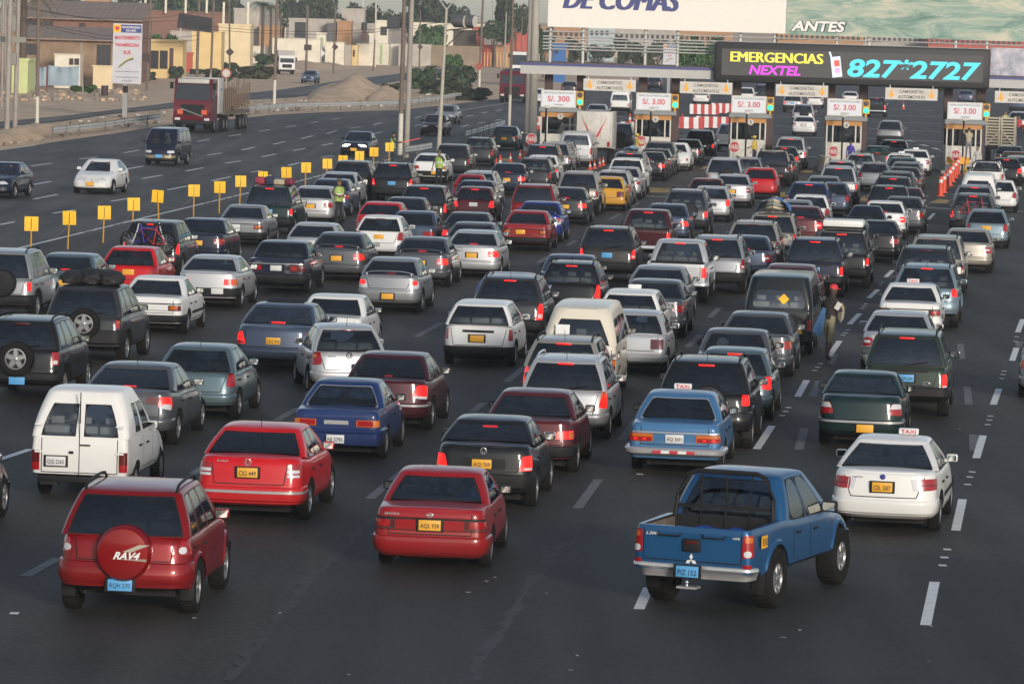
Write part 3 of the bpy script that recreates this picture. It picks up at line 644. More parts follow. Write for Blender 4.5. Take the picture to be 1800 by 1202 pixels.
spec('nexia', 'sedan', W=1.66, H=1.39, L=4.48, wb=2.52, ro=1.08, deck=[(0, .98), (.5, 1.02), (1.1, .93), (3, .9), (4.48, .7)], b0=.58, t0=1.22, lamps=[(((.50, .68), (.90, .66), (.86, .88), (.58, .90)), 'red', .35), (((.54, .79), (.84, .79), (.82, .88), (.60, .89)), 'clear', .3, .016)], hbl=None, plate=(.1, .42, 0, .06), bump=dict(z0=.26, z1=.58, off=.03, m='paint', strip='chrome', sz=.12), mir='trim', lint=1, rc=.3)
spec('corolla', 'sedan', W=1.69, H=1.38, L=4.3, wb=2.43, ro=.98, lamps=[(q4(.46, .86, .66, .82), 'red', .1), (q4(.70, .86, .66, .82), 'amber', .1, .014)], bump=dict(z0=.28, z1=.58, off=.04, m='trim'), plate=(.3, .5, 0, .06), hbl=None)
spec('b13', 'sentra', lamps=[(q4(.48, .80, .62, .74), 'dred', 0), (q4(.52, .70, .64, .72), 'amber', 0, .015)], plate=(-.15, .68, 0, .02), bump=dict(z0=.28, z1=.50, off=.05, m='trim'), strip=.5, flaps=0)
spec('bmw', 'sedan_old', W=1.64, H=1.38, lamps=[(q4(.44, .62, .64, .77), 'dred', 0), (q4(.62, .84, .64, .77), 'amber', 0)], extra_body=lambda g, B, st: st((-.8, .70), (.8, .70), .13, .006, 1, 20), bump=dict(z0=.3, z1=.46, off=.04, m='trim'), plate=(0, .7, 0, .02))
# hatchbacks
spec('hatch', L=3.9, W=1.66, H=1.42, wb=2.46, ro=.70, wr=.29, ww=.18, deck=[(0, .92), (.5, .94), (2.4, .92), (2.6, .9), (3.9, .70)], ri=[.12, .04, 0, .02, .05, .08, .10, .14], b0=.12, t0=.55, t1=1.85, b1=2.6, sw=[(.10, .48), (.52, .86)], lamps=[(((.58, .66), (.88, .64), (.88, .90), (.64, .90)), 'red', .3)], plate=(0, .76, 0), hbl=('top', 0, 0), rw=.97, rc=.24, spoiler=None, trunk=(.50, .56, .62), wiper=1)
spec('gol', 'hatch', W=1.64, H=1.42, L=3.88, wb=2.47, ro=.68, lamps=[(((.60, .66), (.86, .66), (.84, .90), (.66, .92)), 'red', .35)], ant=.35, plate=None, hbl=None, rc=.26)
spec('polo_hatch', 'hatch', W=1.65, H=1.46, L=3.9, lamps=[(((.56, .66), (.92, .64), (.92, .90), (.60, .94)), 'red', .35), (q4(.68, .80, .80, .88), 'amber', .9, .018)], ant=.35, hbl=('top', 0, 0), plate=None, rc=.28)
spec('ad_wagon', 'hatch', L=4.2, W=1.66, H=1.47, wb=2.4, ro=.85, b0=.10, t0=.40, t1=2.3, b1=3.05, deck=[(0, .95), (.5, .95), (3, .93), (4.2, .72)], sw=[(.06, .30), (.34, .60), (.64, .88)], lamps=[(((.70, .62), (.88, .62), (.88, .86), (.72, .88)), 'red', .2), (q4(.79, .90, .62, .86), 'amber', .2, .01)], bump=dict(z0=.24, z1=.48, off=.05, m='trim'), plate=(-.02, .66, 1, .03), hbl=None, extra_body=lambda g, B, st: st((-.36, .82), (.36, .82), .055, .014, 1, 10), trunk=(.56, .5, .66), wiper=0, rw=.98, spokes=8)
spec('wagon', 'ad_wagon', lamps=[(((.64, .60), (.90, .58), (.90, .92), (.74, .98)), 'red', .3), (q4(.76, .90, .62, .80), 'amber', .4, .011)], bump=dict(z0=.26, z1=.52, off=.03, m='paint'), rails=1, ant=.35, hbl=('top', 0, 0), plate=None, wiper=1, H=1.52, W=1.70, extra_body=None)
spec('peugeot_wagon', 'wagon', rails=2, L=4.4, H=1.54, W=1.74, wb=2.7, ro=.85, lamps=[(((.66, .64), (.90, .62), (.94, .94), (.78, 1.04)), 'red', .3), (((.74, .78), (.90, .76), (.90, .92), (.78, 1.0)), 'amber', .4, .011)], plate=None)
spec('boxy_hatch', 'hatch', rc=.14, bow=.03, b0=.16, t0=.55, lamps=[(q4(.44, .74, .60, .82), 'dred', 0)], bump=dict(z0=.26, z1=.46, off=.05, m='paint'), plate=None, hbl=None, wiper=0, spokes=8)
# SUVs
spec('suv', L=4.4, W=1.80, H=1.70, wb=2.62, ro=.82, wr=.35, ww=.22, zb=.34, deck=[(0, 1.06), (.5, 1.07), (2.9, 1.05), (3.1, 1.04), (4.4, .92)], ri=[.14, .03, 0, .04, .06, .07, .09, .13], si=[.08, .01, 0, .01, .01, .03, .045, .07], b0=.12, t0=.42, t1=2.35, b1=3.1, sw=[(.05, .24), (.29, .57), (.61, .88)], lamps=[(((.70, .78), (.90, .76), (.94, 1.04), (.80, 1.04)), 'red', .3), (q4(.76, .88, .80, .86), 'clear', .2, .017)], bump=dict(z0=.42, z1=.66, off=.04, m='trim'), plate=(0, .86, 0), rails=1, hbl=('top', 0, 0), rw=.97, rc=.22, arch=0, bi=.05, ti=.235, tr=.04, trunk=(.58, .68, .68), wiper=1, gapw=.06, ms=1.1, tint='t')
spec('rav4', 'suv', L=4.4, W=1.815, H=1.68, wb=2.56, ro=.86, wr=.35, lamps=[(((.72, .84), (.98, .84), (.94, 1.03), (.74, 1.08)), 'red', .3), (q4(.72, .84, .86, .95), 'clear', .8, .018)], bump=dict(z0=.46, z1=.74, off=.045, m='paint'), arch=2, spare=(.02, .87, .37, 'paint'), plate=(-.02, .45, 1, .08), hbl=None, ant=0, flaps=1, extra_body=lambda g, B, st: st((-.62, .45), (.62, .45), .16, .02, 1, 14), rc=.28, bow=.08, trunk=(.62, .76, .66), fx=.0, deck=[(0, 1.07), (.6, 1.07), (2.9, 1.05), (3.1, 1.03), (4.4, .85)], t0=.48, wiper=0)
spec('rav4_black', 'rav4', spare=(.08, .90, .36, 'paint'), ant=.35, hbl=('top', 0, 0), lamps=[(((.70, .86), (.94, .86), (.92, 1.06), (.72, 1.10)), 'red', .3)])
spec('ecosport', 'suv', L=4.1, W=1.73, H=1.66, wb=2.49, ro=.72, lamps=[(q4(.66, .84, .76, 1.02), 'lens', .2), (q4(.70, .80, .78, .86), 'clear', .8, .017)], spare=(-.02, .88, .35, None), bump=dict(z0=.40, z1=.62, off=.04, m='trim'), arch=1, hbl=('top', 0, 0), rc=.2, plate=(0, .44, 0, .07), mir='trim')
spec('freelander', 'suv', L=4.4, W=1.81, H=1.73, lamps=[(q4(.72, .84, .82, 1.0), 'lens', .2), (q4(.76, .82, .93, .98), 'amber', .8, .017)], spare=(.05, .92, .35, None), bump=dict(z0=.38, z1=.78, off=.04, m='trim'), arch=1, hbl=None, rc=.2, plate=None, mir='trim', rails=0)
spec('suv_spare', 'suv', spare=(.12, .95, .35, 'trim'), lamps=[(q4(.72, .86, .76, .98), 'red', .2)], H=1.76, arch=1, hbl=None, wiper=0)
spec('suv_big', 'suv', L=4.75, W=1.80, H=1.76, wb=2.85, ro=1.0, rc=.16, bow=.04, lamps=[(q4(.78, .93, .72, .96), 'red', .1), (q4(.79, .92, .72, .77), 'clear', .1, .016)], hbl=('top', 0, 0), rails=1, plate=(0, .86, 0), arch=0, spare=None, sw=[(.04, .28), (.32, .58), (.62, .88)], t1=2.6, b1=3.3, t0=.36)
spec('explorer', 'suv_big', W=1.79, H=1.74, L=4.8, lamps=[(q4(.76, .93, .64, .92), 'red', .1), (q4(.77, .92, .645, .69), 'clear', .1, .016)], bump=dict(z0=.40, z1=.66, off=.07, m='trim'), plate=(.02, .83, 1, .03), mirs=(-1, 1), ms=1.3, mz=.03, my=.75, wiper=1, extra_body=lambda g, B, st: (st((-.46, .98), (.46, .98), .05, .03, 1, 10), [st((x, 1.055), (x, 1.06), .02, .01, 1, 1) for x in (-.1, .1)]), crown=.03)
spec('tucson', 'suv', H=1.68, lamps=[(((.68, .66), (.88, .64), (.92, 1.02), (.76, 1.06)), 'red', .3), (q4(.74, .86, .70, .80), 'clear', .3, .017)], wcr=.14, arch=1, plate=None, ant=.35, rails=1)
spec('crv', 'suv', lamps=[(((.76, .76), (.93, .74), (.93, 1.05), (.80, 1.05)), 'red', .1)], rails=0, ant=.3)
# vans
spec('van', L=4.7, W=1.70, H=1.96, wb=2.57, ro=1.0, wr=.32, ww=.19, zb=.30, deck=[(0, 1.12), (3.4, 1.12), (4.2, 1.1), (4.7, .95)], ri=[.08, .02, 0, .01, .015, .02, .025, .035], si=[.06, .01, 0, 0, 0, .01, .015, .02], fi=[.1, .02, 0, .02, .05, .1, .14, .2], b0=.03, t0=.20, t1=3.4, b1=4.35, bi=.02, ti=.15, f0=.06, f1=.66, rfr=(.04, .62), rw=.93, sw=[(.03, .30), (.34, .60), (.64, .85)], lamps=[(q4(.70, .80, .62, .90), 'red', .1)], bump=dict(z0=.34, z1=.56, off=.05, m='trim'), plate=(.55, .58, 0, .02), rc=.12, crc=.12, ctc=.2, bow=.03, tr=.02, cbow=.03, hbl=None, trunk=(.66, .58, .70), spokes=8, mir='trim', wcr=.12, doors=[.3, .6, .9])
spec('hiace', 'van', wins=.04, bump=dict(z0=.32, z1=.52, off=.05, m='trim'), plate=(.42, .62, 0, .03))
spec('cream_van', 'van', W=1.62, H=1.97, L=4.3, wb=2.2, ro=.9, wr=.29, rfr=(.03, .70), lamps=[(q4(.68, .79, .52, .84), 'dred', .05), (q4(.69, .78, .70, .82), 'amber', 0, .015), (q4(.69, .78, .54, .60), 'clear', 0, .015)], bump=dict(z0=.30, z1=.48, off=.05, m='paint'), plate=None, t0=.32, ti=.22, ctc=.26, rd=.06)
spec('minibus', 'van', W=1.69, H=1.9, L=4.65, deck=[(0, 1.1), (3.7, 1.1), (4.3, 1.08), (4.65, .85)], t1=3.6, b1=4.45, f0=.08, f1=.80, rfr=(.1, .8), oncoming=1, fl=[((.42, .66), (.82, .66), (.82, .78), (.46, .77))], mir='trim', bump=dict(z0=.34, z1=.55, off=.05, m='gold'), strip=0)
spec('minivan', 'van', W=1.84, H=1.90, L=5.0, wb=3.0, rfr=(.10, .78), f1=.76, lamps=[(q4(.76, .92, .66, 1.06), 'red', .3)], bump=dict(z0=.3, z1=.5, off=.04, m='paint'), plate=None, mir='paint')
def c15_extra(parts, B, G, ob, sp):
    q = MB(); q.box((0, B.y0 - .005, .98), (.010, .012, 1.25), 0); q.box((0, B.y0 + .03, 1.5), (.01, .05, .5), 0)
    for s in (-1, 1):
        for z in (.78, 1.22): q.box((s * .66, B.y0 - .018, z), (.13, .02, .03), 1)
    q.box((.10, B.y0 - .025, .905), (.16, .03, .02), 0); q.box((-.13, B.y0 - .02, .78), (.07, .03, .04), 0)
    parts.append(ob(q, 'rear_door_fittings', [M_TRIM, PAINT]))
    q = MB(); q.box((0, B.y0 + .06, .34), (1.35, .06, .10), 0, ch=.01); q.box((-.5, B.y0 + .15, .27), (.3, .2, .06), 0); parts.append(ob(q, 'chassis_beam', [M_TRIM]))
spec('c15', L=4.0, W=1.62, H=1.80, wb=2.37, ro=.85, wr=.28, ww=.16, zb=.36, deck=[(0, 1.02), (2.2, 1.0), (2.9, .95), (3.1, .9), (4.0, .72)], ri=[.03, .005, 0, 0, 0, .004, .008, .012], si=[.06, .02, 0, 0, 0, .01, .015, .02], b0=.006, t0=.30, t1=1.55, b1=2.5, bi=.015, ti=.20, f0=.10, f1=.70, rfr=(.05, .74), rwin=[(.12, .86)], sw=[(.30, .50), (.62, .92)], rc=.08, bow=.012, tr=.02, crc=.08, ctc=.18, cbow=.01, fx=-.35,
     lamps=[(q4(.65, .78, .48, .60), 'lens', 0, .016), (q4(.65, .78, .60, .72), 'dred', 0, .017), (q4(.65, .78, .72, .80), 'dred', 0, .016)], bump=None, plate=(-.38, .63, 1, .02), hbl=None, wiper=0, trunk=(.62, .45, .62), rim='steel', spokes=8, mirs=(1,), extra=c15_extra, wcr=.10, gaps=True, doors=[.55, .95], rimr=.6)
# pickups
def bars(parts, B, G, ob, sp):
    q = MB(); yb = B.y0 + sp['b0'] - .10; zt = sp['H'] + .01; zb_ = B.zt(0) - .03; w = sp['W'] / 2 - .16
    pts = [(-w, yb - .05, zb_), (-w * .97, yb, zb_ + .3), (-w * .78, yb + .06, zt - .05), (-w * .6, yb + .07, zt), (w * .6, yb + .07, zt), (w * .78, yb + .06, zt - .05), (w * .97, yb, zb_ + .3), (w, yb - .05, zb_)]
    q.tube(pts, .035, 8)
    q.box((0, yb, zb_ + .16), (2 * w, .03, .05))
    for x in (-.36, 0, .36): q.tube([(x, yb, zb_ - .1), (x, yb + .06, zt)], .012, 6)
    parts.append(ob(q, 'roll_bar', [M_TRIM]))
spec('pickup', L=5.0, W=1.76, H=1.74, wb=3.0, ro=1.12, wr=.37, ww=.25, zb=.44, deck=[(0, 1.14), (1.45, 1.14), (1.8, 1.10), (3.6, 1.07), (3.9, 1.05), (5.0, .92)], ri=[.12, .03, .02, .02, .02, .02, .02, .03], si=[.08, .0, 0, 0, .01, .02, .03, .045], b0=1.5, t0=1.78, t1=3.1, b1=4.0, sw=[(.08, .42), (.47, .86)], rc=.08, bow=.015, tr=.03, crown=.0, crc=.10, ctc=.12, lamps=[(q4(.74, .90, .76, 1.06), 'red', .2)], bump=dict(z0=.48, z1=.64, off=.10, m='chrome', a=1.0), plate=(0, .56, 0, .13), bed=(.09, 1.42, .72), trunk=(.70, .70, .70), rw=.9, hbl=('top', 0, 0), arch=2, ms=1.25, gapw=.08, rails=0, mir='trim')
def l200_extra(parts, B, G, ob, sp):
    bars(parts, B, G, ob, sp); y = B.y0
    q = MB(); q.box((0, y - .0, .92), (.25, .06, .18), 0, ch=.04); q.box((0, y - .034, .965), (.16, .01, .03), 1); parts.append(ob(q, 'tailgate_handle', [M_TRIM, M_DRED]))
    q = MB()
    for a in (90, 210, 330):
        c = Vector((0, y - .003, .72)); d = Vector((math.cos(R(a)), 0, math.sin(R(a)))); e = Vector((-d.z, 0, d.x)) * .026; q.poly([c, c + d * .045 + e, c + d * .09, c + d * .045 - e], (0, -.008, 0))
    parts.append(ob(q, 'three_diamond_emblem', [M_WHT]))
    q = MB()
    for s in (-1, 1):
        q.tube([(s * .32 - .16, y + .0, 1.075), (s * .32 - .15, y - .03, 1.04), (s * .32 + .15, y - .03, 1.04), (s * .32 + .16, y, 1.075)], .012, 6)
    parts.append(ob(q, 'tailgate_rail', [M_TRIM]))
    q = MB(); q.box((0, y - .08, .36), (.28, .2, .03), 0); q.lathe([(.001, .46), (.02, .45), (.026, .43), (.012, .41), (.02, .38), (.001, .38)], (0, y - .15, 0), 'z', 10); parts.append(ob(q, 'tow_hitch', [M_CHR]))
    q = MB(); n = 12; rows = []
    for i in range(n + 1): rows.append([Vector((-.62 + 1.24 * i / n, y + .2 + 1.1 * j / n, .98 + .06 * math.sin(i * 1.3) * math.cos(j * .9) + .05 * math.sin(math.pi * i / n))) for j in range(n + 1)])
    q.grid(rows); q.grid([[r[0] for r in rows], [r[0] - Vector((0, 0, .24)) for r in rows]])
    parts.append(ob(q, 'blue_tarpaulin', [mat('blue_tarp', (.015, .06, .30), .5, noise=.3)]))
    q = MB(); w_ = sp['W'] / 2 - .13
    for s in (-1, 1): q.box((s * w_, y + .76, .95), (.03, 1.3, .38), 0)
    parts.append(ob(q, 'bed_liner', [mat('dusty_liner', (.13, .105, .08), .8, noise=.4)]))
spec('l200', 'pickup', L=5.0, W=1.75, H=1.78, wr=.41, ww=.29, zb=.50, lamps=[(((.71, .78), (.90, .80), (.90, 1.10), (.72, 1.10)), 'lens', .25), (q4(.74, .84, .80, .89), 'clear', .9, .018), (q4(.75, .86, 1.00, 1.07), 'amber', .3, .017), (q4(.73, .85, .60, .70), 'lens', .1, .014)], deck=[(0, 1.16), (1.4, 1.18), (1.9, 1.14), (3.6, 1.10), (3.9, 1.06), (5.0, .92)], plate=(-.02, .57, 1, .13), bump=dict(z0=.46, z1=.65, off=.11, m='chrome', a=1.0), bed=(.09, 1.42, .74), hbl=None, flaps=1, wcr=.16, rc=.10, gapw=.07, extra=l200_extra, wins=-.03, spokes=8, crown=.0, rimr=.5, rw=.93, rail=0)
spec('dmax', 'pickup', W=1.80, H=1.74)
spec('pickup_bars', 'pickup', extra=bars, H=1.62)
# the round old hump-backed car
spec('beetle', L=4.05, W=1.54, H=1.50, wb=2.4, ro=.85, wr=.33, ww=.15, deck=[(0, .58), (.3, .80), (.7, .98), (1.2, 1.0), (2.6, .95), (3.2, .9), (4.05, .6)], ri=[.3, .16, .08, .05, .06, .1, .14, .2], rc=.55, rf=.5, bow=.12, b0=.7, t0=1.25, t1=2.1, b1=2.7, ti=.28, sw=[(.1, .42), (.5, .88)], rw=.8, lamps=[(q4(.56, .66, .56, .70), 'red', .9, .05)], bump=dict(z0=.36, z1=.44, off=.10, m='chrome'), plate=None, hbl=None, trunk=(.3, .5, .25), arch=2, spokes=4, rim='steel', crown=.08)
spec('front_sedan', 'sedan', oncoming=1, fl=[((.50, .58), (.85, .60), (.83, .72), (.46, .68))], lint=1)
spec('front_boxy', 'sedan_old', oncoming=1, fl=[((.46, .58), (.82, .58), (.82, .70), (.46, .70))])
# ---------------- the vehicles of the photograph ----------------
NM = dict(sedan='sedan_car', sedan_round='sedan_car', sedan_spoiler='sedan_car', sedan_old='sedan_car', sentra='sedan_car', bora='sedan_car', civic='sedan_car', optra='sedan_car', mercedes_sedan='sedan_car', volvo='sedan_car', datsun='sedan_car', corona='sedan_car', polo_sedan='sedan_car', mazda='sedan_car', almera='sedan_car', subaru='sedan_car', nexia='sedan_car', corolla='sedan_car', b13='sedan_car', bmw='sedan_car',
          hatch='hatchback_car', gol='hatchback_car', polo_hatch='hatchback_car', boxy_hatch='hatchback_car', ad_wagon='estate_car', wagon='estate_car', peugeot_wagon='estate_car', van='van', hiace='van', cream_van='van', c15='small_van', minivan='van', minibus='minibus', beetle='beetle_car', front_sedan='sedan_car', front_boxy='sedan_car')
def V(kind, col, mode, x, y, label, **kw):
    n = NM.get(kind) or ('pickup_truck' if kind in ('pickup', 'l200', 'dmax', 'pickup_bars') else 'suv')
    c = kw.pop('cat', None) or {'sedan_car': 'car', 'hatchback_car': 'car', 'estate_car': 'car', 'beetle_car': 'car', 'suv': 'suv', 'pickup_truck': 'pickup truck', 'van': 'van', 'small_van': 'van', 'minibus': 'minibus'}[n]
    if 'tint' not in kw: kw['tint'] = 't' if n == 'suv' else 'm'
    return car(kind, col, mode, x, y, label, c, n, **kw)
# foreground
V('rav4', 'mred', 'G', 232, 1072, 'dark red SUV with a round red spare wheel cover, nearest on the left', plate='b', pt='RQH 570', vp=1500)
V('bora', 'red', 'G', 452, 908, 'bright red sedan with long roof antenna and chrome bumper line', tint='t', pt='CIG 449')
V('sentra', 'cred', 'G', 766, 991, 'boxy red sedan nearest in the middle, people seen through its rear window', tint='c', pt='AQL 938', vp=1560)
V('l200', 'mblue', 'G', 1258, 1060, 'big metallic blue double cab pickup with black roll bar and blue tarpaulin', plate='b', pt='PIZ 152', vp=3900, tint='m')
V('optra', 'white', 'G', 1559, 928, 'white rounded taxi with dark red lamps beside the blue pickup', tint='c', pt='CIL 587', vp=2200, cat='taxi')
V('corona', 'sblue', 'G', 1192, 826, 'old light blue taxi with chrome bumper in front of the blue pickup', plate='w', pt='AQ 3691', lit=1, cat='taxi')
V('polo_sedan', 'black', 'G', 858, 886, 'black sedan directly in front of the boxy red sedan', tint='m', pt='AQI 769', lit=1)
V('mazda', 'wine', 'G', 935, 826, 'maroon sedan with grey bumper just ahead of the black sedan', tint='c', lit=1)
V('peugeot_wagon', 'lsilver', 'G', 995, 767, 'silver estate with chrome roof rails behind the cream van', tint='t', lit=1)
V('datsun', 'dblue', 'G', 603, 802, 'old deep blue sedan with two picture sunshades in its rear window', plate='w', pt='NI 3795')
V('almera', 'maroon', 'G', 685, 752, 'dark maroon sedan with tinted glass beside the old blue sedan', tint='t', lit=1)
V('polo_hatch', 'lsilver', 'G', 606, 693, 'silver hatchback turned to the left behind the blue grey sedan', rz=-9, parts_skip=('license_plate',))
V('c15', 'white', 'G', 155, 870, 'white boxy delivery van with two rear doors', tint='c', plate='w', pt='QQ 2265')
V('explorer', 'green', 'G', 1592, 728, 'olive green SUV with big mirrors and light blue plate', lit=1, plate='b', pt='RQN 205')
V('nexia', 'dgreen', 'G', 1515, 782, 'dark green sedan between the olive SUV and the white taxi', tint='c')
V('rav4_black', 'black', 'G', 1240, 785, 'black SUV with roof rails in front of the light blue taxi', lit=1)
V('ad_wagon', 'white', 'G', 845, 641, 'white estate with black bumper and passengers, seen whole in the middle', tint='c', lit=0)
V('hiace', 'vgreen', 'G', 1370, 620, 'dark green van with a yellow diamond sticker on its rear window', tint='c')
V('cream_van', 'cream', 'R', 1022, 537, 'cream high-roof van with a paper notice on its rear window', tint='m')
V('civic', 'grey', 'G', 233, 777, 'charcoal sedan right in front of the white delivery van', tint='t', lit=1, parts_skip=('license_plate',))
V('gol', 'teal', 'G', 350, 733, 'grey green hatchback beside the charcoal sedan')
V('ecosport', 'black', 'G', 42, 702, 'black SUV with alloy spare wheel at the left edge', plate='b')
V('freelander', 'dgrey', 'G', 155, 636, 'dark grey SUV with black bags on its roof')
V('suv_spare', 'gsilver', 'G', 6, 560, 'silver SUV with covered spare wheel cut off by the left edge', lit=1)
V('b13', 'white', 'G', 273, 584, 'white sedan with black bumper beside the SUV carrying bags', tint='c', plate='w')
V('corolla', 'lsilver', 'G', 372, 540, 'silver sedan with black bumper behind the SUV carrying bicycles', tint='c', lit=1, plate='w')
V('mercedes_sedan', 'bluegrey', 'G', 492, 648, 'blue grey luxury sedan with raised sunroof', lit=1, pt='CCC 919', tint='c')
V('bmw', 'white', 'R', 590, 521, 'white boxy sedan between the blue grey sedan and the silver spoiler sedan', tint='c', plate='w')
V('volvo', 'navy', 'G', 494, 513, 'old square navy sedan with wide tail lights', plate='w', lit=0, tint='m')
V('subaru', 'gsilver', 'G', 688, 547, 'silver sedan with boot spoiler and clear tail lamps, seen whole', lit=1, tint='t')
V('tucson', 'dgrey', 'R', 897, 488, 'dark grey SUV with oval rear window behind the white estate', lit=1)
V('wagon', 'beige', 'R', 992, 598, 'beige estate with yellow sticker squeezed between silver estate and cream van', lit=1, tint='m', cat='car')
V('boxy_hatch', 'lsilver', 'R', 1114, 549, 'battered old silver hatchback beside the cream van', tint='c')
V('ad_wagon', 'white', 'R', 1108, 514, 'white estate taxi with blank roof sign', tint='m', lit=1, parts_skip=('license_plate',), cat='taxi')
V('sedan', 'grey', 'R', 1152, 494, 'charcoal sedan beside the white estate taxi', lit=0, parts_skip=('license_plate',))
V('sedan_round', 'gsilver', 'R', 1160, 470, 'grey sedan right behind the silver pickup', lit=0, parts_skip=('license_plate',))
V('dmax', 'lsilver', 'G', 1190, 530, 'silver double cab pickup with lit high brake light', lit=1, hb=1, tint='m', parts_skip=('license_plate',))
V('suv', 'gsilver', 'R', 1253, 418, 'silver grey SUV just ahead and right of the silver pickup', lit=0, hb=1, parts_skip=('license_plate',))
V('sedan_round', 'bluegrey', 'R', 1313, 416, 'blue grey sedan between the green van and the silver SUV', lit=0, hb=1, parts_skip=('license_plate',))
V('tucson', 'beige', 'R', 1326, 391, 'beige SUV with dark rear window ahead of the green van', lit=0)
V('explorer', 'navy', 'R', 1433, 421, 'large dark navy SUV right behind the red capped vendor', lit=1, plate='b')
V('sedan_round', 'pink', 'R', 1391, 467, 'dusty pink sedan beside the large dark green van', lit=1, parts_skip=('license_plate',))
V('sedan', 'grey', 'R', 1334, 552, 'dusty grey sedan directly behind the dark green van', tint='c', parts_skip=('license_plate',))
V('sedan_old', 'grey', 'R', 1295, 582, 'dark grey sedan with a white helmet on its rear shelf', tint='c', lit=1, parts_skip=('license_plate',))
V('hatch', 'teal', 'R', 1292, 616, 'teal hatchback mostly hidden by the black SUV', lit=1, parts_skip=('license_plate',))
V('sedan_round', 'lsilver', 'R', 1581, 551, 'silver sedan with arched roof just ahead of the olive SUV', tint='c', parts_skip=('license_plate',))
V('sentra', 'white', 'R', 1603, 501, 'white taxi with a red lettered roof sign ahead of the arched silver sedan', tint='c', lit=1, cat='taxi', parts_skip=('license_plate',))
V('rav4_black', 'bsilver', 'R', 1627, 470, 'grey SUV with wheel cover ahead of the white taxi on the right', lit=1, tint='m')
V('suv_big', 'dgrey', 'R', 1627, 436, 'dark grey SUV with wide rear window ahead of the grey SUV on the right', lit=0, tint='m', parts_skip=('license_plate',))
V('suv_big', 'beige', 'R', 1647, 417, 'beige SUV with roof rails beside the champagne sedan', lit=0, hb=0, tint='m')
V('sedan_round', 'beige', 'R', 1702, 404, 'champagne sedan with triangular red lamps on the right', lit=0, parts_skip=('license_plate',))
V('hatch', 'bsilver', 'R', 1736, 370, 'pale blue hatchback with clear lamps on the far right lane', tint='t', lit=0)
V('sedan', 'gsilver', 'G', 1858, 700, 'grey sedan cut off by the right edge', lit=0, tint='t', parts_skip=('license_plate',))
V('sedan', 'dgrey', 'G', -150, 936, 'dark sedan cut off by the left edge beside the red SUV', parts_skip=('license_plate',))
# left lanes, middle distance
V('sedan_round', 'teal', 'R', 121, 448, 'grey green sedan with antenna between silver SUV and red hatchback', lit=0, hb=1, tint='c')
V('hatch', 'red', 'R', 232, 436, 'bright red hatchback in front of the white black-bumpered sedan', lit=0, tint='c')
V('crv', 'dgrey', 'R', 268, 390, 'dark grey SUV carrying bicycles on its tailgate', lit=1)
V('sedan', 'navy', 'R', 357, 386, 'navy sedan beside the SUV with bicycles', lit=0, tint='c')
V('b13', 'gsilver', 'R', 432, 362, 'silver green sedan just behind the green SUV with roof load', lit=0, tint='m', plate='w')
V('suv_big', 'dgreen', 'R', 474, 328, 'dark green SUV with luggage on its roof', lit=1, plate='b')
V('sedan', 'lsilver', 'R', 553, 329, 'silver sedan behind the police officer beside the green SUV', lit=0, tint='c')
V('sedan', 'bluegrey', 'R', 583, 316, 'slate blue sedan just ahead of the silver sedan with the officer', lit=0, tint='c', parts_skip=('license_plate',))
V('sedan', 'lsilver', 'R', 597, 304, 'white silver sedan at the head of the leftmost row', lit=0, tint='m', parts_skip=('license_plate',))
V('suv', 'black', 'R', 691, 288, 'black SUV with wide tail lights left of the white sports sedan', lit=1, plate='b')
V('crv', 'dgrey', 'R', 660, 286, 'dark SUV half hidden left of the black SUV', lit=0, parts_skip=('license_plate',))
V('corolla', 'white', 'R', 758, 271, 'white coupe with full-width red lamp behind the officer in the vest', lit=0, tint='c')
V('crv', 'dgrey', 'R', 796, 255, 'dark grey SUV at the lamp post foot', lit=0, parts_skip=('license_plate',))
V('wagon', 'dgrey', 'R', 842, 243, 'charcoal estate by the guard rail end', lit=0)
V('sedan', 'dgreen', 'R', 889, 223, 'dark green sedan by the large white concrete post', lit=0, tint='m')
V('crv', 'black', 'R', 746, 328, 'black SUV with tall vertical tail lights', lit=1, plate='b')
V('sedan', 'dgrey', 'R', 704, 349, 'dark sedan hidden between red sedan and black SUV', lit=0, parts_skip=('license_plate',))
V('sedan', 'red', 'R', 672, 357, 'red sedan just ahead of the small white hatchback', lit=0, hb=1, tint='t')
V('hatch', 'white', 'R', 670, 381, 'small white hatchback with black bumper on the left side', lit=0, tint='m')
V('sedan_old', 'bluegrey', 'R', 730, 373, 'pale blue sedan right of the small white hatchback', lit=0, tint='m', parts_skip=('license_plate',))
V('sedan_round', 'lsilver', 'R', 554, 394, 'pearl silver sedan ahead of the square navy sedan', lit=0, parts_skip=('license_plate',))
V('sedan_spoiler', 'grey', 'R', 600, 411, 'charcoal sedan with lip spoiler right of the square navy sedan', lit=1, tint='c')
V('sedan_spoiler', 'grey', 'R', 746, 419, 'dark grey sedan with spoiler right behind the pale blue sedan', lit=1, tint='m')
V('sedan', 'lsilver', 'R', 836, 407, 'silver sedan with full red lamp band behind the red sedan', lit=1, tint='m')
V('sedan_round', 'grey', 'R', 833, 393, 'grey sedan hidden behind the silver sedan with red lamp band', lit=0, parts_skip=('license_plate',))
V('sedan_spoiler', 'dgrey', 'R', 864, 376, 'dark sedan with the driver elbow out left of the red sedan', lit=1, tint='m', parts_skip=('license_plate',))
V('b13', 'cred', 'R', 922, 373, 'red sedan with black bumper beside the bright blue sedan', lit=1, tint='t')
V('subaru', 'blue', 'R', 951, 356, 'bright blue sports sedan', lit=1, tint='m', parts_skip=('license_plate',))
V('suv_big', 'mred', 'R', 939, 326, 'red pickup with hard camper top', lit=0, tint='t', parts_skip=('license_plate',))
V('hatch', 'wine', 'R', 835, 330, 'maroon hatchback with black bumper left of the red camper', lit=1, tint='m', plate='w')
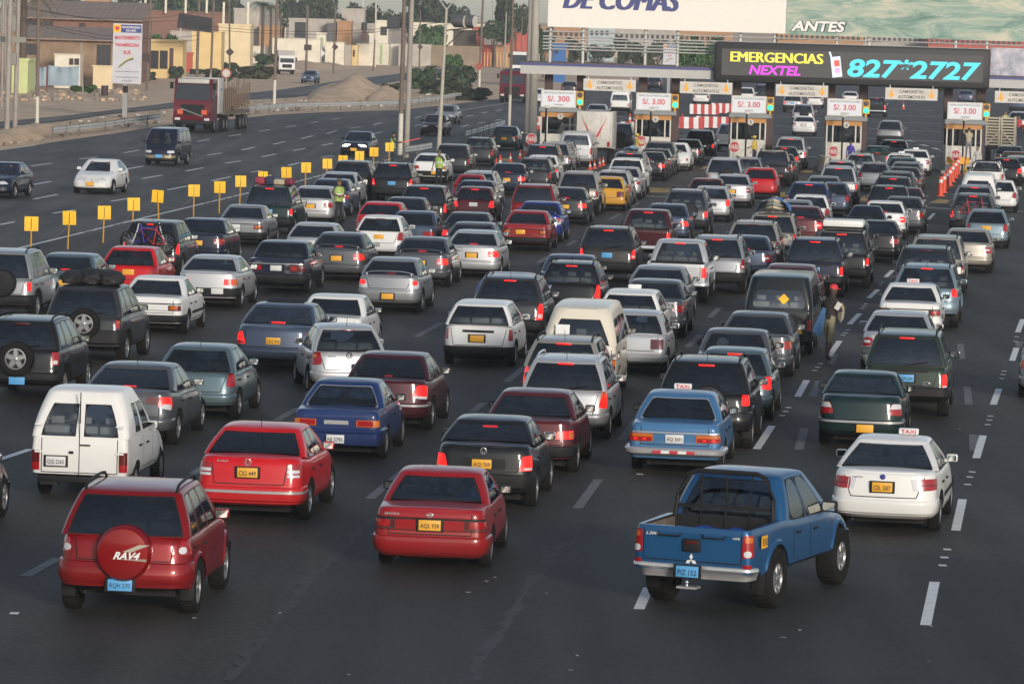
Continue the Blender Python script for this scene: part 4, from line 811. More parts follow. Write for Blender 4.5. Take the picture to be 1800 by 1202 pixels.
V('sedan', 'navy', 'R', 838, 319, 'navy sedan just ahead of the maroon hatchback', lit=0, parts_skip=('license_plate',))
V('beetle', 'cred', 'R', 828, 308, 'old round red car peeping over the maroon hatchback', lit=0, parts_skip=('license_plate',))
V('wagon', 'lsilver', 'R', 842, 303, 'silver estate ahead of the round red car', lit=0, parts_skip=('license_plate',))
V('sedan', 'navy', 'R', 901, 288, 'dark blue luxury sedan with one lit tail light', lit=1, tint='m')
V('wagon', 'dgrey', 'R', 923, 284, 'dark estate tucked right of the dark blue luxury sedan', lit=0, parts_skip=('license_plate',))
V('sedan', 'white', 'R', 954, 274, 'white sedan left of the silver van near booth seven', lit=1, tint='m', parts_skip=('license_plate',))
V('suv_big', 'black', 'R', 954, 256, 'black SUV with lit lamp near the PARE sign of booth seven', lit=1, parts_skip=('license_plate',))
V('sedan', 'gsilver', 'R', 986, 250, 'silver sedan behind the silver van', lit=0, parts_skip=('license_plate',))
V('suv', 'gsilver', 'R', 975, 252, 'grey SUV between the black SUV and the silver sedan', lit=0, parts_skip=('license_plate',))
V('minivan', 'lsilver', 'R', 1012, 233, 'silver passenger van behind the white box truck', lit=0, tint='m')
V('suv_spare', 'dgrey', 'R', 1089, 218, 'dark SUV with spare wheel right of the white box truck', lit=0, parts_skip=('license_plate',))
V('sedan_spoiler', 'dgrey', 'R', 998, 331, 'dark sedan with spoiler below the silver SUV with spare wheel', lit=1, tint='m')
V('suv_spare', 'beige', 'R', 1018, 303, 'beige SUV with spare wheel left of the yellow car', lit=0)
V('boxy_hatch', 'yellow', 'R', 1068, 312, 'small yellow hatchback among grey cars left of centre', lit=0, tint='m')
V('wagon', 'lsilver', 'R', 1078, 301, 'silver estate just ahead of the yellow hatchback', lit=0, tint='m', parts_skip=('license_plate',))
V('sedan', 'lsilver', 'R', 1092, 293, 'silver sedan ahead of the silver estate by the yellow hatchback', lit=0, parts_skip=('license_plate',))
V('suv', 'white', 'R', 1093, 285, 'white SUV in line ahead of the silver sedans', lit=0, parts_skip=('license_plate',))
V('suv', 'gsilver', 'R', 1107, 268, 'silver SUV with a bicycle on the back and board on the roof', lit=1, hb=1, parts_skip=('license_plate',))
V('suv', 'grey', 'R', 1160, 250, 'grey SUV left of the white round car', lit=0, tint='m', parts_skip=('license_plate',))
V('sedan', 'black', 'R', 1143, 268, 'black sedan with bright tail lamp right of the bicycle SUV', lit=1, parts_skip=('license_plate',))
V('sedan', 'dgrey', 'R', 1156, 262, 'dark grey sedan behind the grey SUV', lit=0, parts_skip=('license_plate',))
V('beetle', 'white', 'R', 1192, 252, 'old round white car near booth six', lit=0, parts_skip=('license_plate',))
V('sedan', 'dgrey', 'R', 1209, 246, 'dark sedan right of the round white car', lit=0, hb=1, parts_skip=('license_plate',))
V('suv_spare', 'navy', 'R', 1231, 230, 'navy SUV passing between booth six and booth five', lit=1, parts_skip=('license_plate',))
V('pickup', 'lsilver', 'R', 1283, 219, 'silver pickup half hidden behind booth five', lit=0, parts_skip=('license_plate',))
V('suv_spare', 'lsilver', 'R', 1274, 279, 'silver SUV with black spare wheel behind the silver sedan', lit=0, parts_skip=('license_plate',))
V('wagon', 'gsilver', 'R', 1322, 278, 'grey estate just ahead of the red hatchback', lit=0, parts_skip=('license_plate',))
V('hatch', 'red', 'R', 1328, 296, 'red hatchback near booth five', lit=0, tint='m', parts_skip=('license_plate',))
V('suv_big', 'black', 'R', 1342, 267, 'black SUV beside the booth five worker', lit=0, parts_skip=('license_plate',))
V('sedan', 'dgrey', 'R', 1372, 272, 'dark sedan right of the black SUV by booth five', lit=0, parts_skip=('license_plate',))
V('hatch', 'black', 'R', 1379, 259, 'black hatchback behind the silver SUV', lit=1, parts_skip=('license_plate',))
V('suv_big', 'lsilver', 'R', 1390, 243, 'silver SUV with bright brake lights between booth five and booth four', lit=1, parts_skip=('license_plate',))
V('sedan_round', 'lsilver', 'R', 1289, 308, 'silver sedan behind the red hatchback near booth five', lit=0, tint='c')
V('hatch', 'wine', 'R', 1243, 315, 'maroon hatchback left of the silver sedan', lit=0, parts_skip=('license_plate',))
V('gol', 'lsilver', 'R', 1251, 329, 'silver hatchback right of the grey SUV with spare wheel', lit=1, parts_skip=('license_plate',))
V('suv_spare', 'grey', 'R', 1207, 335, 'grey SUV with spare wheel ahead of the maroon pickup', lit=1, tint='m', parts_skip=('license_plate',))
V('sedan', 'bluegrey', 'R', 1174, 360, 'blue grey sedan right of the maroon pickup', lit=1, parts_skip=('license_plate',))
V('pickup', 'maroon', 'R', 1140, 370, 'maroon pickup with open bed', lit=1, tint='m', parts_skip=('license_plate',))
V('suv', 'brown', 'R', 1070, 401, 'brown black SUV with blue plate behind the maroon pickup', lit=1, plate='b')
V('wagon', 'black', 'R', 989, 464, 'black estate behind the blue roofed sedan', lit=1)
V('sedan_old', 'bluegrey', 'R', 1003, 450, 'slate grey sedan just ahead of the black estate', lit=0, parts_skip=('license_plate',))
V('sedan', 'blue', 'R', 922, 478, 'blue sedan hidden ahead of the dark grey SUV', lit=0, parts_skip=('license_plate',))
V('suv', 'beige', 'R', 1358, 377, 'beige SUV carrying surfboards under a blue cover', lit=1, parts_skip=('license_plate',))
V('sedan_round', 'wine', 'R', 1409, 364, 'maroon sedan right of the SUV with surfboards', lit=1, tint='c', parts_skip=('license_plate',))
V('sedan', 'gsilver', 'R', 1395, 353, 'grey sedan just ahead of the maroon sedan', lit=0, parts_skip=('license_plate',))
V('hatch', 'white', 'R', 1424, 344, 'white hatchback with clear tail lamps', lit=0, tint='m', parts_skip=('license_plate',))
V('suv', 'dblue', 'R', 1422, 322, 'blue SUV ahead of the white hatchback', lit=1, parts_skip=('license_plate',))
V('sedan', 'gsilver', 'R', 1449, 309, 'silver sedan with glowing high brake light behind the silver SUV', lit=1, tint='c', parts_skip=('license_plate',))
V('hatch', 'bluegrey', 'R', 1462, 322, 'small blue grey hatchback right of the blue SUV', lit=0, parts_skip=('license_plate',))
V('suv_big', 'lsilver', 'R', 1471, 294, 'silver SUV with bright brake lights near booth four', lit=1, parts_skip=('license_plate',))
V('wagon', 'lsilver', 'R', 1478, 283, 'silver estate ahead of the silver SUV near booth four', lit=0, hb=1, parts_skip=('license_plate',))
V('hatch', 'gsilver', 'R', 1521, 286, 'grey hatchback right of the silver estate near booth four', lit=0, parts_skip=('license_plate',))
V('wagon', 'lsilver', 'R', 1513, 271, 'pale silver estate at booth four', lit=1, parts_skip=('license_plate',))
V('sedan', 'dgrey', 'R', 1543, 258, 'dark sedan with bright red lamp leaving booth four', lit=1, parts_skip=('license_plate',))
V('suv', 'dgrey', 'R', 1568, 248, 'dark SUV right behind the silver SUV past booth four', lit=0, hb=1, parts_skip=('license_plate',))
V('suv', 'gsilver', 'R', 1565, 213, 'silver SUV just past booth four', lit=0, parts_skip=('license_plate',), plate='b')
V('sedan_round', 'white', 'R', 1609, 264, 'white taxi sedan to the right of booth four lane', lit=0, tint='m', cat='taxi', parts_skip=('license_plate',))
V('wagon', 'white', 'R', 1583, 271, 'white estate left of the white taxi sedan', lit=0, tint='c', parts_skip=('license_plate',))
V('sedan', 'teal', 'R', 1587, 278, 'grey green sedan behind the white estate', lit=0, parts_skip=('license_plate',))
V('sedan', 'gsilver', 'R', 1594, 286, 'silver grey sedan behind the grey green sedan', lit=0, parts_skip=('license_plate',))
V('sedan', 'brown', 'R', 1590, 295, 'brown sedan behind the silver grey sedan', lit=0, parts_skip=('license_plate',))
V('suv', 'grey', 'R', 1577, 303, 'grey SUV in line behind the brown sedan', lit=0, parts_skip=('license_plate',))
V('suv', 'dgrey', 'R', 1570, 312, 'dark grey SUV behind the grey SUV in the second lane from the right', lit=1, hb=1, parts_skip=('license_plate',))
V('suv', 'black', 'R', 1565, 329, 'black SUV with three red lights ahead of the dark sedan', lit=1, hb=1, parts_skip=('license_plate',))
V('sedan', 'grey', 'R', 1570, 345, 'grey sedan just ahead of the bright white sedan', lit=0, parts_skip=('license_plate',))
V('sedan', 'wine', 'R', 1591, 331, 'red sedan glimpsed right of the black SUV', lit=0, parts_skip=('license_plate',))
V('sedan_round', 'white', 'R', 1556, 355, 'bright white sedan with a large lit lamp', lit=1, tint='m', parts_skip=('license_plate',))
V('beetle', 'navy', 'R', 1524, 363, 'old round navy car just left of the bright white sedan', lit=0, parts_skip=('license_plate',))
V('sedan', 'black', 'R', 1541, 389, 'black sedan right behind the round navy car', lit=0, tint='c', parts_skip=('license_plate',))
V('suv', 'black', 'R', 1485, 390, 'black SUV with high brake light beside the black sedan', lit=1, parts_skip=('license_plate',))
V('suv_big', 'black', 'R', 1472, 410, 'black SUV with a white roof box ahead of the large navy SUV', lit=1, tint='m', parts_skip=('license_plate',))
V('suv', 'grey', 'R', 1711, 342, 'grey SUV with a red bicycle on its tailgate', lit=1, tint='m', parts_skip=('license_plate',))
V('suv', 'gsilver', 'R', 1713, 327, 'silver SUV ahead of the SUV with the red bicycle', lit=0, hb=1, parts_skip=('license_plate',))
V('cream_van', 'white', 'R', 1720, 306, 'white rounded van on the right beside the orange posts', lit=0, parts_skip=('license_plate',))
V('hatch', 'white', 'R', 1757, 318, 'white hatchback right of the white rounded van', lit=0, tint='m', parts_skip=('license_plate',))
V('pickup_bars', 'white', 'R', 1735, 284, 'white pickup with black rack behind booth three', lit=0, tint='c', parts_skip=('license_plate',))
V('hatch', 'black', 'R', 1769, 279, 'black hatchback right of the white pickup', lit=1, parts_skip=('license_plate',))
V('sedan', 'lsilver', 'R', 1787, 276, 'silver sedan right of the black hatchback', lit=0, parts_skip=('license_plate',))
V('sedan', 'dgrey', 'R', 1775, 258, 'dark grey sedan below the slatted truck', lit=0, parts_skip=('license_plate',))
V('sedan', 'wine', 'R', 1784, 268, 'wine red sedan at the right edge below the slatted truck', lit=0, parts_skip=('license_plate',))
# beyond the booths
GB = 'vehicles beyond the toll booths'
V('bora', 'white', 'G', 1413, 239, 'white sedan seen whole beyond the booths', lit=0, plate='w', group=GB)
V('suv_spare', 'lsilver', 'G', 1411, 222, 'silver SUV with white spare wheel just ahead of the white sedan', lit=0, group=GB, parts_skip=('license_plate',))
V('suv', 'lsilver', 'G', 1393, 198, 'silver SUV under the CAMIONETAS sign left of booth four', lit=1, plate='b', group=GB)
V('hatch', 'white', 'G', 1432, 190, 'white hatchback right of the silver SUV under the sign', lit=0, group=GB, parts_skip=('license_plate',))
V('sedan', 'white', 'G', 1494, 186, 'white sedan seen above the price board of booth four', lit=0, group=GB, parts_skip=('license_plate',))
V('pickup', 'black', 'G', 1540, 206, 'black pickup beyond booth four', lit=1, group=GB, parts_skip=('license_plate',))
V('van', 'white', 'G', 1090, 200, 'white van with grey bumper between booths seven and six', lit=0, group=GB, parts_skip=('license_plate',))
V('sedan', 'lsilver', 'R', 1050, 184, 'pale silver sedan above the white box truck', lit=0, group=GB, parts_skip=('license_plate',))
V('hatch', 'white', 'G', 1232, 184, 'small white hatchback under the sign right of booth six', lit=0, group=GB, parts_skip=('license_plate',))
V('suv', 'dgreen', 'G', 1340, 178, 'green SUV seen between columns right of booth five', lit=0, group=GB, parts_skip=('license_plate',))
V('suv', 'white', 'G', 1311, 184, 'white SUV seen above booth five', lit=0, group=GB, parts_skip=('license_plate',))
V('sedan', 'navy', 'G', 1150, 158, 'navy car far away above booth six', lit=0, group=GB, parts_skip=('license_plate',))
V('sedan', 'dgrey', 'G', 1000, 168, 'dark car far away above booth seven', lit=0, group=GB, parts_skip=('license_plate',))
V('sedan', 'bluegrey', 'G', 1697, 182, 'blue car beyond booth three', lit=0, group=GB, parts_skip=('license_plate',))
V('suv', 'lsilver', 'G', 1790, 234, 'silver SUV at the right edge beyond the slatted truck', lit=0, group=GB, parts_skip=('license_plate',))
V('suv', 'bluegrey', 'G', 1790, 200, 'pale blue SUV at the right edge under the canopy', lit=0, group=GB, parts_skip=('license_plate',))
# the oncoming carriageway
GO = 'vehicles coming towards us on the left carriageway'
V('front_sedan', 'white', 'G', 166, 341, 'white sedan driving towards us on the left carriageway', front=True, tint='c', group=GO, vp=1750, parts_skip=('license_plate',))
V('front_sedan', 'navy', 'G', -8, 348, 'navy sedan leaving at the left edge of the carriageway', front=True, tint='c', group=GO, vp=1850, parts_skip=('license_plate',))
V('minibus', 'navy', 'G', 286, 291, 'navy and gold minibus driving towards us', front=True, tint='c', group=GO, vp=1750, parts_skip=('license_plate',))
r_ = V('front_boxy', 'navy', 'G', 625, 276, 'dark sedan with its headlights on', front=True, tint='c', group=GO, vp=1700, parts_skip=('license_plate',))
for c_ in r_.children:
    if c_.name.startswith('headlight'): c_.material_slots[0].link = 'OBJECT'; c_.material_slots[0].material = M_HL
V('front_boxy', 'maroon', 'G', 761, 239, 'maroon sedan behind the lamp post on the left carriageway', front=True, tint='c', group=GO, vp=1700, parts_skip=('license_plate',))
V('front_boxy', 'gsilver', 'G', 783, 218, 'grey sedan behind the maroon sedan on the left carriageway', front=True, tint='c', group=GO, vp=1700, parts_skip=('license_plate',))
V('front_sedan', 'bluegrey', 'G', 543, 147, 'dark car parked on the side road near the white lorry', front=True, tint='t', group='vehicles on the side road', vp=1500, parts_skip=('license_plate',))
V('front_sedan', 'white', 'G', 945, 183, 'white car behind the big concrete post on the left carriageway', front=True, tint='t', group=GO, vp=1650, parts_skip=('license_plate',))
# small corrections so that no two vehicles touch
for k_, (dx_, dy_) in {'silver sedan ahead of the silver estate by the yellow hatchback': (.1, -1.2), 'white SUV in line ahead of the silver sedans': (.35, 4.8), 'grey sedan just ahead of the bright white sedan': (.35, -1.0), 'black SUV with three red lights ahead of the dark sedan': (0, .6), 'silver sedan with glowing high brake light behind the silver SUV': (-.1, -1.3), 'silver SUV with bright brake lights near booth four': (.1, .3), 'black SUV beside the booth five worker': (.5, 1.2),
                        'grey estate just ahead of the red hatchback': (-.25, -.3), 'dark estate tucked right of the dark blue luxury sedan': (.45, 4.2), 'dark blue luxury sedan with one lit tail light': (-.15, -.4), 'dark SUV half hidden left of the black SUV': (-1.0, .3), 'blue sedan hidden ahead of the dark grey SUV': (-.40, -1.4), 'black estate behind the blue roofed sedan': (.25, .5), 'silver sedan right of the black hatchback': (.3, 1.3), 'dark SUV right behind the silver SUV past booth four': (.2, 1.2),
                        'dark sedan with the driver elbow out left of the red sedan': (-.75, -.2), 'red sedan with black bumper beside the bright blue sedan': (.15, .6), 'silver passenger van behind the white box truck': (.05, 1.0), 'black SUV with a white roof box ahead of the large navy SUV': (.2, .9), 'dark grey sedan behind the grey SUV': (-.1, -.9), 'grey hatchback right of the silver estate near booth four': (.45, -.2),
                        'grey SUV with wheel cover ahead of the white taxi on the right': (.1, .7), 'silver grey SUV just ahead and right of the silver pickup': (.15, .4), 'red hatchback near booth five': (.25, 0), 'silver estate ahead of the round red car': (0, .5), 'dark sedan hidden between red sedan and black SUV': (.2, .3)}.items():
    VEH[k_].location.x += dx_; VEH[k_].location.y += dy_
# ---------------- ground, roads, markings ----------------
def asphalt(name, c, k=1.0):
    m = mat(name, c, .72, spec=.35); n = m.node_tree.nodes; l = m.node_tree.links; B = n['Principled BSDF']
    tc = n.new('ShaderNodeTexCoord'); mp = n.new('ShaderNodeMapping'); mp.inputs['Scale'].default_value = (.9, .05, 1); mp.inputs['Rotation'].default_value = (0, 0, R(6)); l.new(tc.outputs['Object'], mp.inputs[0])
    a = n.new('ShaderNodeTexNoise'); a.inputs['Scale'].default_value = 1.0; a.inputs['Detail'].default_value = 5; l.new(mp.outputs[0], a.inputs[0])
    b = n.new('ShaderNodeTexNoise'); b.inputs['Scale'].default_value = .12; b.inputs['Detail'].default_value = 7; b.inputs['Roughness'].default_value = .7; l.new(tc.outputs['Object'], b.inputs[0])
    c3 = n.new('ShaderNodeTexNoise'); c3.inputs['Scale'].default_value = 9; c3.inputs['Detail'].default_value = 6; c3.inputs['Roughness'].default_value = .8; l.new(tc.outputs['Object'], c3.inputs[0])
    ad = n.new('ShaderNodeMath'); ad.operation = 'MULTIPLY_ADD'; l.new(a.outputs[0], ad.inputs[0]); ad.inputs[1].default_value = 1.5; l.new(b.outputs[0], ad.inputs[2])
    a2 = n.new('ShaderNodeMath'); a2.operation = 'MULTIPLY_ADD'; l.new(c3.outputs[0], a2.inputs[0]); a2.inputs[1].default_value = 1.8; l.new(ad.outputs[0], a2.inputs[2])
    r = n.new('ShaderNodeValToRGB'); r.color_ramp.elements[0].position = .9; r.color_ramp.elements[1].position = 1.6
    mr = n.new('ShaderNodeMapRange'); mr.inputs[1].default_value = 1.75; mr.inputs[2].default_value = 2.55; l.new(a2.outputs[0], mr.inputs[0]); l.new(mr.outputs[0], r.inputs[0])
    r.color_ramp.elements[0].position = .1; r.color_ramp.elements[1].position = .9
    r.color_ramp.elements[0].color = (*[x * .42 for x in c], 1); r.color_ramp.elements[1].color = (c[0] * 2.0, c[1] * 1.95, c[2] * 1.85, 1)
    l.new(r.outputs[0], B.inputs['Base Color'])
    bp = n.new('ShaderNodeBump'); bp.inputs['Strength'].default_value = .35; bp.inputs['Distance'].default_value = .02; n4 = n.new('ShaderNodeTexNoise'); n4.inputs['Scale'].default_value = 60; l.new(tc.outputs['Object'], n4.inputs[0]); l.new(n4.outputs[0], bp.inputs['Height']); l.new(bp.outputs[0], B.inputs['Normal'])
    return m
M_ASP = asphalt('worn_asphalt', (.0275, .0252, .0230)); M_ASP2 = asphalt('fresh_asphalt', (.0185, .0175, .0170)); M_ASP4 = asphalt('older_asphalt', (.046, .042, .038)); M_ASP3 = asphalt('side_road_asphalt', (.06, .06, .062))
M_SAND = mat('sandy_soil', (.56, .39, .245), .95, noise=.28, nscale=.35, bump=.8, bscale=1.5)
M_LINE = mat('road_paint_white', (.72, .72, .70), .7, noise=.15, nscale=5); M_FADE = mat('road_paint_faded', (.14, .14, .145), .8, noise=.35, nscale=4); M_YLN = mat('road_paint_yellow', (.36, .22, .055), .75, noise=.3, nscale=3)
M_CRK = mat('crack_sealant', (.034, .034, .036), .8, noise=.3, nscale=2)
def pxpoly(pts, z, name, m, kind='structure'):
    mb = MB(); mb.poly([gp(x, y, z) for x, y in pts]); o = mb.build(name, m, smooth=0); return tag(o, kind=kind)
g = MB(); xs = [-1600, -400, -120, -60, 60, 160, 500, 1600]; ys = [-60, 100, 250, 400, 700, 1500, 6500]
g.grid([[(x, y, -.06) for y in ys] for x in xs]); tag(g.build('ground', M_SAND, smooth=0), kind='structure')
pxpoly([(-700, 420), (0, 264), (60, 256), (100, 249), (200, 235), (285, 221), (350, 213), (420, 209), (480, 202), (560, 198), (700, 194), (800, 183), (900, 172), (1300, 114), (1600, 75), (1850, 70), (2300, 160), (3200, 900), (3300, 2600), (-2200, 2600)], 0, 'road', M_ASP)
pxpoly([(-700, 640), (0, 452), (244, 392), (437, 346), (652, 295), (780, 264), (880, 234), (960, 203), (1300, 118), (1300, 115), (900, 173), (800, 184), (700, 195), (560, 199), (480, 203), (420, 210), (350, 214), (285, 222), (200, 236), (100, 250), (60, 257), (0, 265), (-700, 421)], .003, 'left_carriageway', M_ASP4)
pxpoly([(-2200, 560), (-300, 262), (0, 226), (110, 213), (200, 200), (280, 193), (430, 176), (520, 171), (600, 160), (700, 143), (800, 130), (800, 119), (700, 130), (600, 142), (500, 157), (425, 165), (277, 184), (120, 203), (0, 214), (-300, 246), (-2200, 500)], -.03, 'side_road', M_ASP3)
pxpoly([(700, 885), (860, 900), (1010, 915), (1400, 960), (2100, 1010), (2300, 1600), (100, 1600), (390, 1210), (560, 1000), (640, 925)], .004, 'road_patch', M_ASP2)
mk_ = MB(); Z = .009
def dash(x0, y0, x1, y1, w=.15, mi=0, z=Z):
    if mi == 1: z = .0065
    a, b = gp(x0, y0, z), gp(x1, y1, z); d = (b - a); n_ = Vector((d.y, -d.x, 0)).normalized() * w / 2; mk_.quad(a - n_, a + n_, b + n_, b - n_, mi)
def line(pts, w=.12, mi=0, z=Z):
    P = [gp(x, y, z) for x, y in pts]
    for i, (a, b) in enumerate(zip(P, P[1:])):
        d = b - a; n_ = Vector((d.y, -d.x, 0)).normalized() * w / 2; mk_.quad(a - n_, a + n_, b + n_, b - n_, mi)
for d in [(-25, 815, 54, 789), (1627, 1098, 1643, 1022), (1680, 932, 1692, 877), (1716, 805, 1728, 765), (1746, 711, 1756, 683), (1779, 634, 1787, 611), (1789, 584, 1798, 561), (1123, 1070, 1140, 1032), (1330, 789, 1357, 748), (1402, 697, 1418, 668), (1456, 628, 1476, 599), (1493, 570, 1511, 551), (1527, 524, 1543, 509), (1557, 487, 1569, 475), (1614, 407, 1628, 395), (1632, 386, 1642, 375)]: dash(*d)
for x, y in [(1386, 716), (1381, 723), (1375, 730), (1442, 639), (1437, 645), (1432, 651), (1490, 580), (1486, 585), (1482, 589), (1522, 534), (1519, 538), (1516, 542), (1551, 496), (1549, 499), (1547, 502), (1765, 652), (1763, 658), (1761, 665), (1787, 592), (1785, 600), (1709, 829), (1705, 838), (1701, 851), (1741, 731), (1739, 738), (1736, 746), (1665, 965), (1660, 979), (1657, 993), (25, 1077), (1125, 833), (600, 720)]:
    a = gp(x, y, Z); mk_.quad(a + Vector((-.06, -.1, 0)), a + Vector((.06, -.1, 0)), a + Vector((.06, .1, 0)), a + Vector((-.06, .1, 0)), 0)
for d in [(1015, 893, 1052, 842), (1092, 773, 1119, 737), (1208, 610, 1230, 588), (1247, 558, 1265, 541), (1072, 386, 1090, 376), (1111, 365, 1123, 356), (996, 432, 1012, 423), (945, 462, 965, 451), (45, 1012, 102, 980), (339, 833, 358, 820), (485, 739, 524, 717), (731, 592, 777, 567), (890, 671, 922, 645), (650, 876, 712, 825), (830, 724, 850, 708), (1404, 790, 1414, 752), (1428, 697, 1440, 669), (1688, 604, 1691, 631), (1700, 679, 1703, 711), (1711, 763, 1712, 792), (1460, 640, 1468, 622), (1300, 690, 1318, 668)]: dash(*d, .17, 1)
for d in [(54, 292, 90, 287), (139, 280, 171, 276), (218, 269, 245, 264), (347, 249, 369, 245), (402, 240, 424, 236), (455, 231, 474, 228), (501, 224, 520, 221), (545, 216, 560, 214), (584, 210, 599, 208), (51, 326, 90, 319), (59, 350, 101, 342), (220, 298, 252, 292), (250, 314, 285, 308), (326, 301, 357, 295), (364, 273, 390, 269), (396, 287, 424, 283), (425, 264, 447, 259), (372, 318, 405, 311), (294, 334, 330, 327), (195, 354, 224, 349), (93, 375, 132, 369), (0, 395, 25, 390), (441, 303, 459, 300), (507, 291, 527, 286), (565, 277, 587, 274), (460, 276, 484, 271), (480, 254, 501, 249), (529, 244, 550, 239), (574, 235, 592, 230), (615, 226, 634, 223), (656, 220, 671, 216), (515, 265, 537, 261), (565, 256, 585, 252), (655, 236, 671, 232), (729, 221, 740, 219), (729, 207, 740, 205), (820, 205, 832, 203), (847, 199, 859, 197), (872, 195, 882, 193), (810, 223, 824, 220), (840, 217, 854, 215), (870, 212, 881, 210)]: dash(*d, .16)
line([(-60, 460), (0, 444), (70, 427), (244, 385), (382, 352), (437, 339), (515, 321), (567, 308), (600, 300), (652, 288), (690, 279)], .14)
line([(0, 264), (60, 256)], .12); line([(497, 227), (650, 230), (814, 236)], .35, 1); line([(810, 194), (900, 180)], .12)
line([(1115, 344), (1240, 349), (1400, 355), (1530, 361), (1671, 367), (1800, 372)], .30)
for l_ in [[(1360, 239), (1457, 243)], [(1525, 243), (1665, 250)], [(1362, 221), (1457, 225)], [(1525, 226), (1664, 232)], [(1362, 206), (1455, 209)], [(1560, 215), (1662, 218)], [(1557, 203), (1662, 206)], [(1557, 192), (1640, 195)], [(1418, 275), (1447, 277)], [(1190, 239), (1285, 244)], [(1195, 265), (1290, 270)], [(1730, 254), (1800, 258)], [(1080, 205), (1200, 211)]]: line(l_, .35)
for d in [(1595, 247, 1606, 249), (1618, 254, 1631, 257), (1639, 260, 1650, 263), (1655, 266, 1665, 269)]: dash(*d, .3)
for q in [[(1127, 338), (1140, 329), (1190, 331), (1172, 339)], [(1351, 347), (1372, 338), (1392, 339), (1386, 347)], [(1510, 353), (1520, 344), (1536, 346), (1530, 354)], [(1632, 357), (1650, 350), (1670, 352), (1664, 358)], [(1405, 303), (1416, 299), (1432, 301), (1424, 304)], [(1230, 297), (1240, 292), (1250, 294), (1244, 298)], [(870, 284), (880, 278), (900, 279), (893, 283)], [(1205, 297), (1212, 293), (1222, 294), (1218, 298)]]: mk_.poly([gp(x, y, Z) for x, y in q], None, 2)
for p_, w_ in [([(835, 1195), (850, 1150), (900, 1090), (930, 1030), (968, 985), (985, 960), (1010, 950), (925, 944)], .05), ([(1640, 800), (1700, 790), (1800, 783)], .03), ([(400, 1195), (480, 1100), (560, 1004), (640, 927), (700, 888)], .05), ([(1745, 552), (1800, 556)], .04), ([(1080, 835), (1050, 800)], .03)]:
    if len(p_) < 5: line(p_, w_, 3, .007); continue
    rd = random.Random(len(p_)); P_ = [gp(x, y, .007) for x, y in p_]; S_ = []          # ragged sealed cracks of uneven width
    for a, b in zip(P_, P_[1:]):
        n_ = max(2, int((b - a).length / .35)); S_ += [a.lerp(b, k / n_) + Vector((rd.uniform(-.05, .05), 0, 0)) for k in range(n_)]
    W_ = [rd.uniform(.03, .16) for _ in S_]
    for k in range(len(S_) - 1): mk_.quad(S_[k] - Vector((W_[k], 0, 0)), S_[k] + Vector((W_[k] * .6, 0, 0)), S_[k + 1] + Vector((W_[k + 1] * .6, 0, 0)), S_[k + 1] - Vector((W_[k + 1], 0, 0)), 3)
tag(mk_.build('road_markings', [M_LINE, M_FADE, M_YLN, M_CRK], smooth=0), kind='structure')
m2 = MB(); P = [gp(x, y, -.02) for x, y in [(0, 220), (110, 208), (280, 188), (430, 170), (520, 164), (600, 151), (700, 137), (800, 124)]]
for a, b in zip(P, P[1:]):
    d = b - a; n_ = Vector((d.y, -d.x, 0)).normalized() * .1; m2.quad(a - n_, a + n_, b + n_, b - n_)
tag(m2.build('side_road_line', M_YLN, smooth=0), kind='structure')
def litter(x0, x1, f, n, s=.12, seed=1):   # stones and rubbish on the verge
    rd = random.Random(seed); mb = MB()
    for i in range(n):
        px = rd.uniform(x0, x1); py = rd.uniform(*f(px)); c = gp(px, py); k = s * rd.uniform(.4, 1.6)
        mb.box((c.x, c.y, k * .2), (k * 1.4, k, k * .7), rd.choice([0, 0, 0, 1]), Matrix.Rotation(rd.uniform(0, 3), 3, 'Z'))
    return mb
tag(litter(0, 830, lambda x: (lin([(0, 228), (280, 195), (430, 180), (700, 160), (830, 150)], x), lin([(0, 258), (280, 216), (430, 200), (700, 186), (830, 170)], x)), 380, .16).build('verge_stones', [mat('stone', (.2, .15, .11), .9), mat('pale_rubbish', (.45, .43, .4), .8)], smooth=0), 'small stones and pale litter scattered over the sandy verge', kind='stuff', cat='stones')
rdl = random.Random(12); q = MB()
for i in range(70): c = gp(rdl.uniform(20, 1780), rdl.choice([rdl.uniform(700, 1190), rdl.uniform(380, 700)])); k = rdl.uniform(.015, .04); q.box((c.x, c.y, .012), (k * 2, k * 1.3, .012), 0, Matrix.Rotation(rdl.uniform(0, 3), 3, 'Z'))
tag(q.build('road_litter', mat('litter_grey', (.13, .125, .12), .8, noise=.5), smooth=0), 'tiny scraps of litter and grit scattered over the asphalt', 'litter', kind='stuff')
tag(litter(0, 260, lambda x: (158, 178), 160, .25, 3).build('rubble', [mat('rubble_grey', (.25, .21, .18), .9), M_SAND], smooth=0), 'grey rubble lying before the shed on the far left', kind='stuff', cat='rubble')
def mound(pts, h, name, m, seed=3, n=26):      # heap of earth: pts = outline on the ground (pixels)
    P = [gp(x, y) for x, y in pts]; c = sum(P, Vector()) / len(P); rd = random.Random(seed); mb = MB(); rows = []
    for i in range(len(P) * 3 + 1):
        k = (i / 3) % len(P); a = P[int(k)].lerp(P[(int(k) + 1) % len(P)], k % 1); row = []
        for j in range(9):
            t = j / 8; q = c.lerp(a, t); hh = h * max(0, 1 - t * t) ** 1.15; w_ = 0 if (j in (0, 8)) else 1
            row.append((q.x, q.y, hh * (1 + .22 * math.sin(q.x * 1.7 + seed) * w_) + .12 * w_ * math.sin(q.x * 3.1) * math.sin(q.y * 1.3) - (.08 if j == 8 else 0)))
        rows.append(row)
    mb.grid(rows); return tag(mb.build(name, m, smooth=80), kind='structure')
mound([(542, 177), (620, 179), (700, 176), (712, 168), (650, 160), (570, 160), (540, 168)], 1.75, 'dirt_mound', M_SAND)
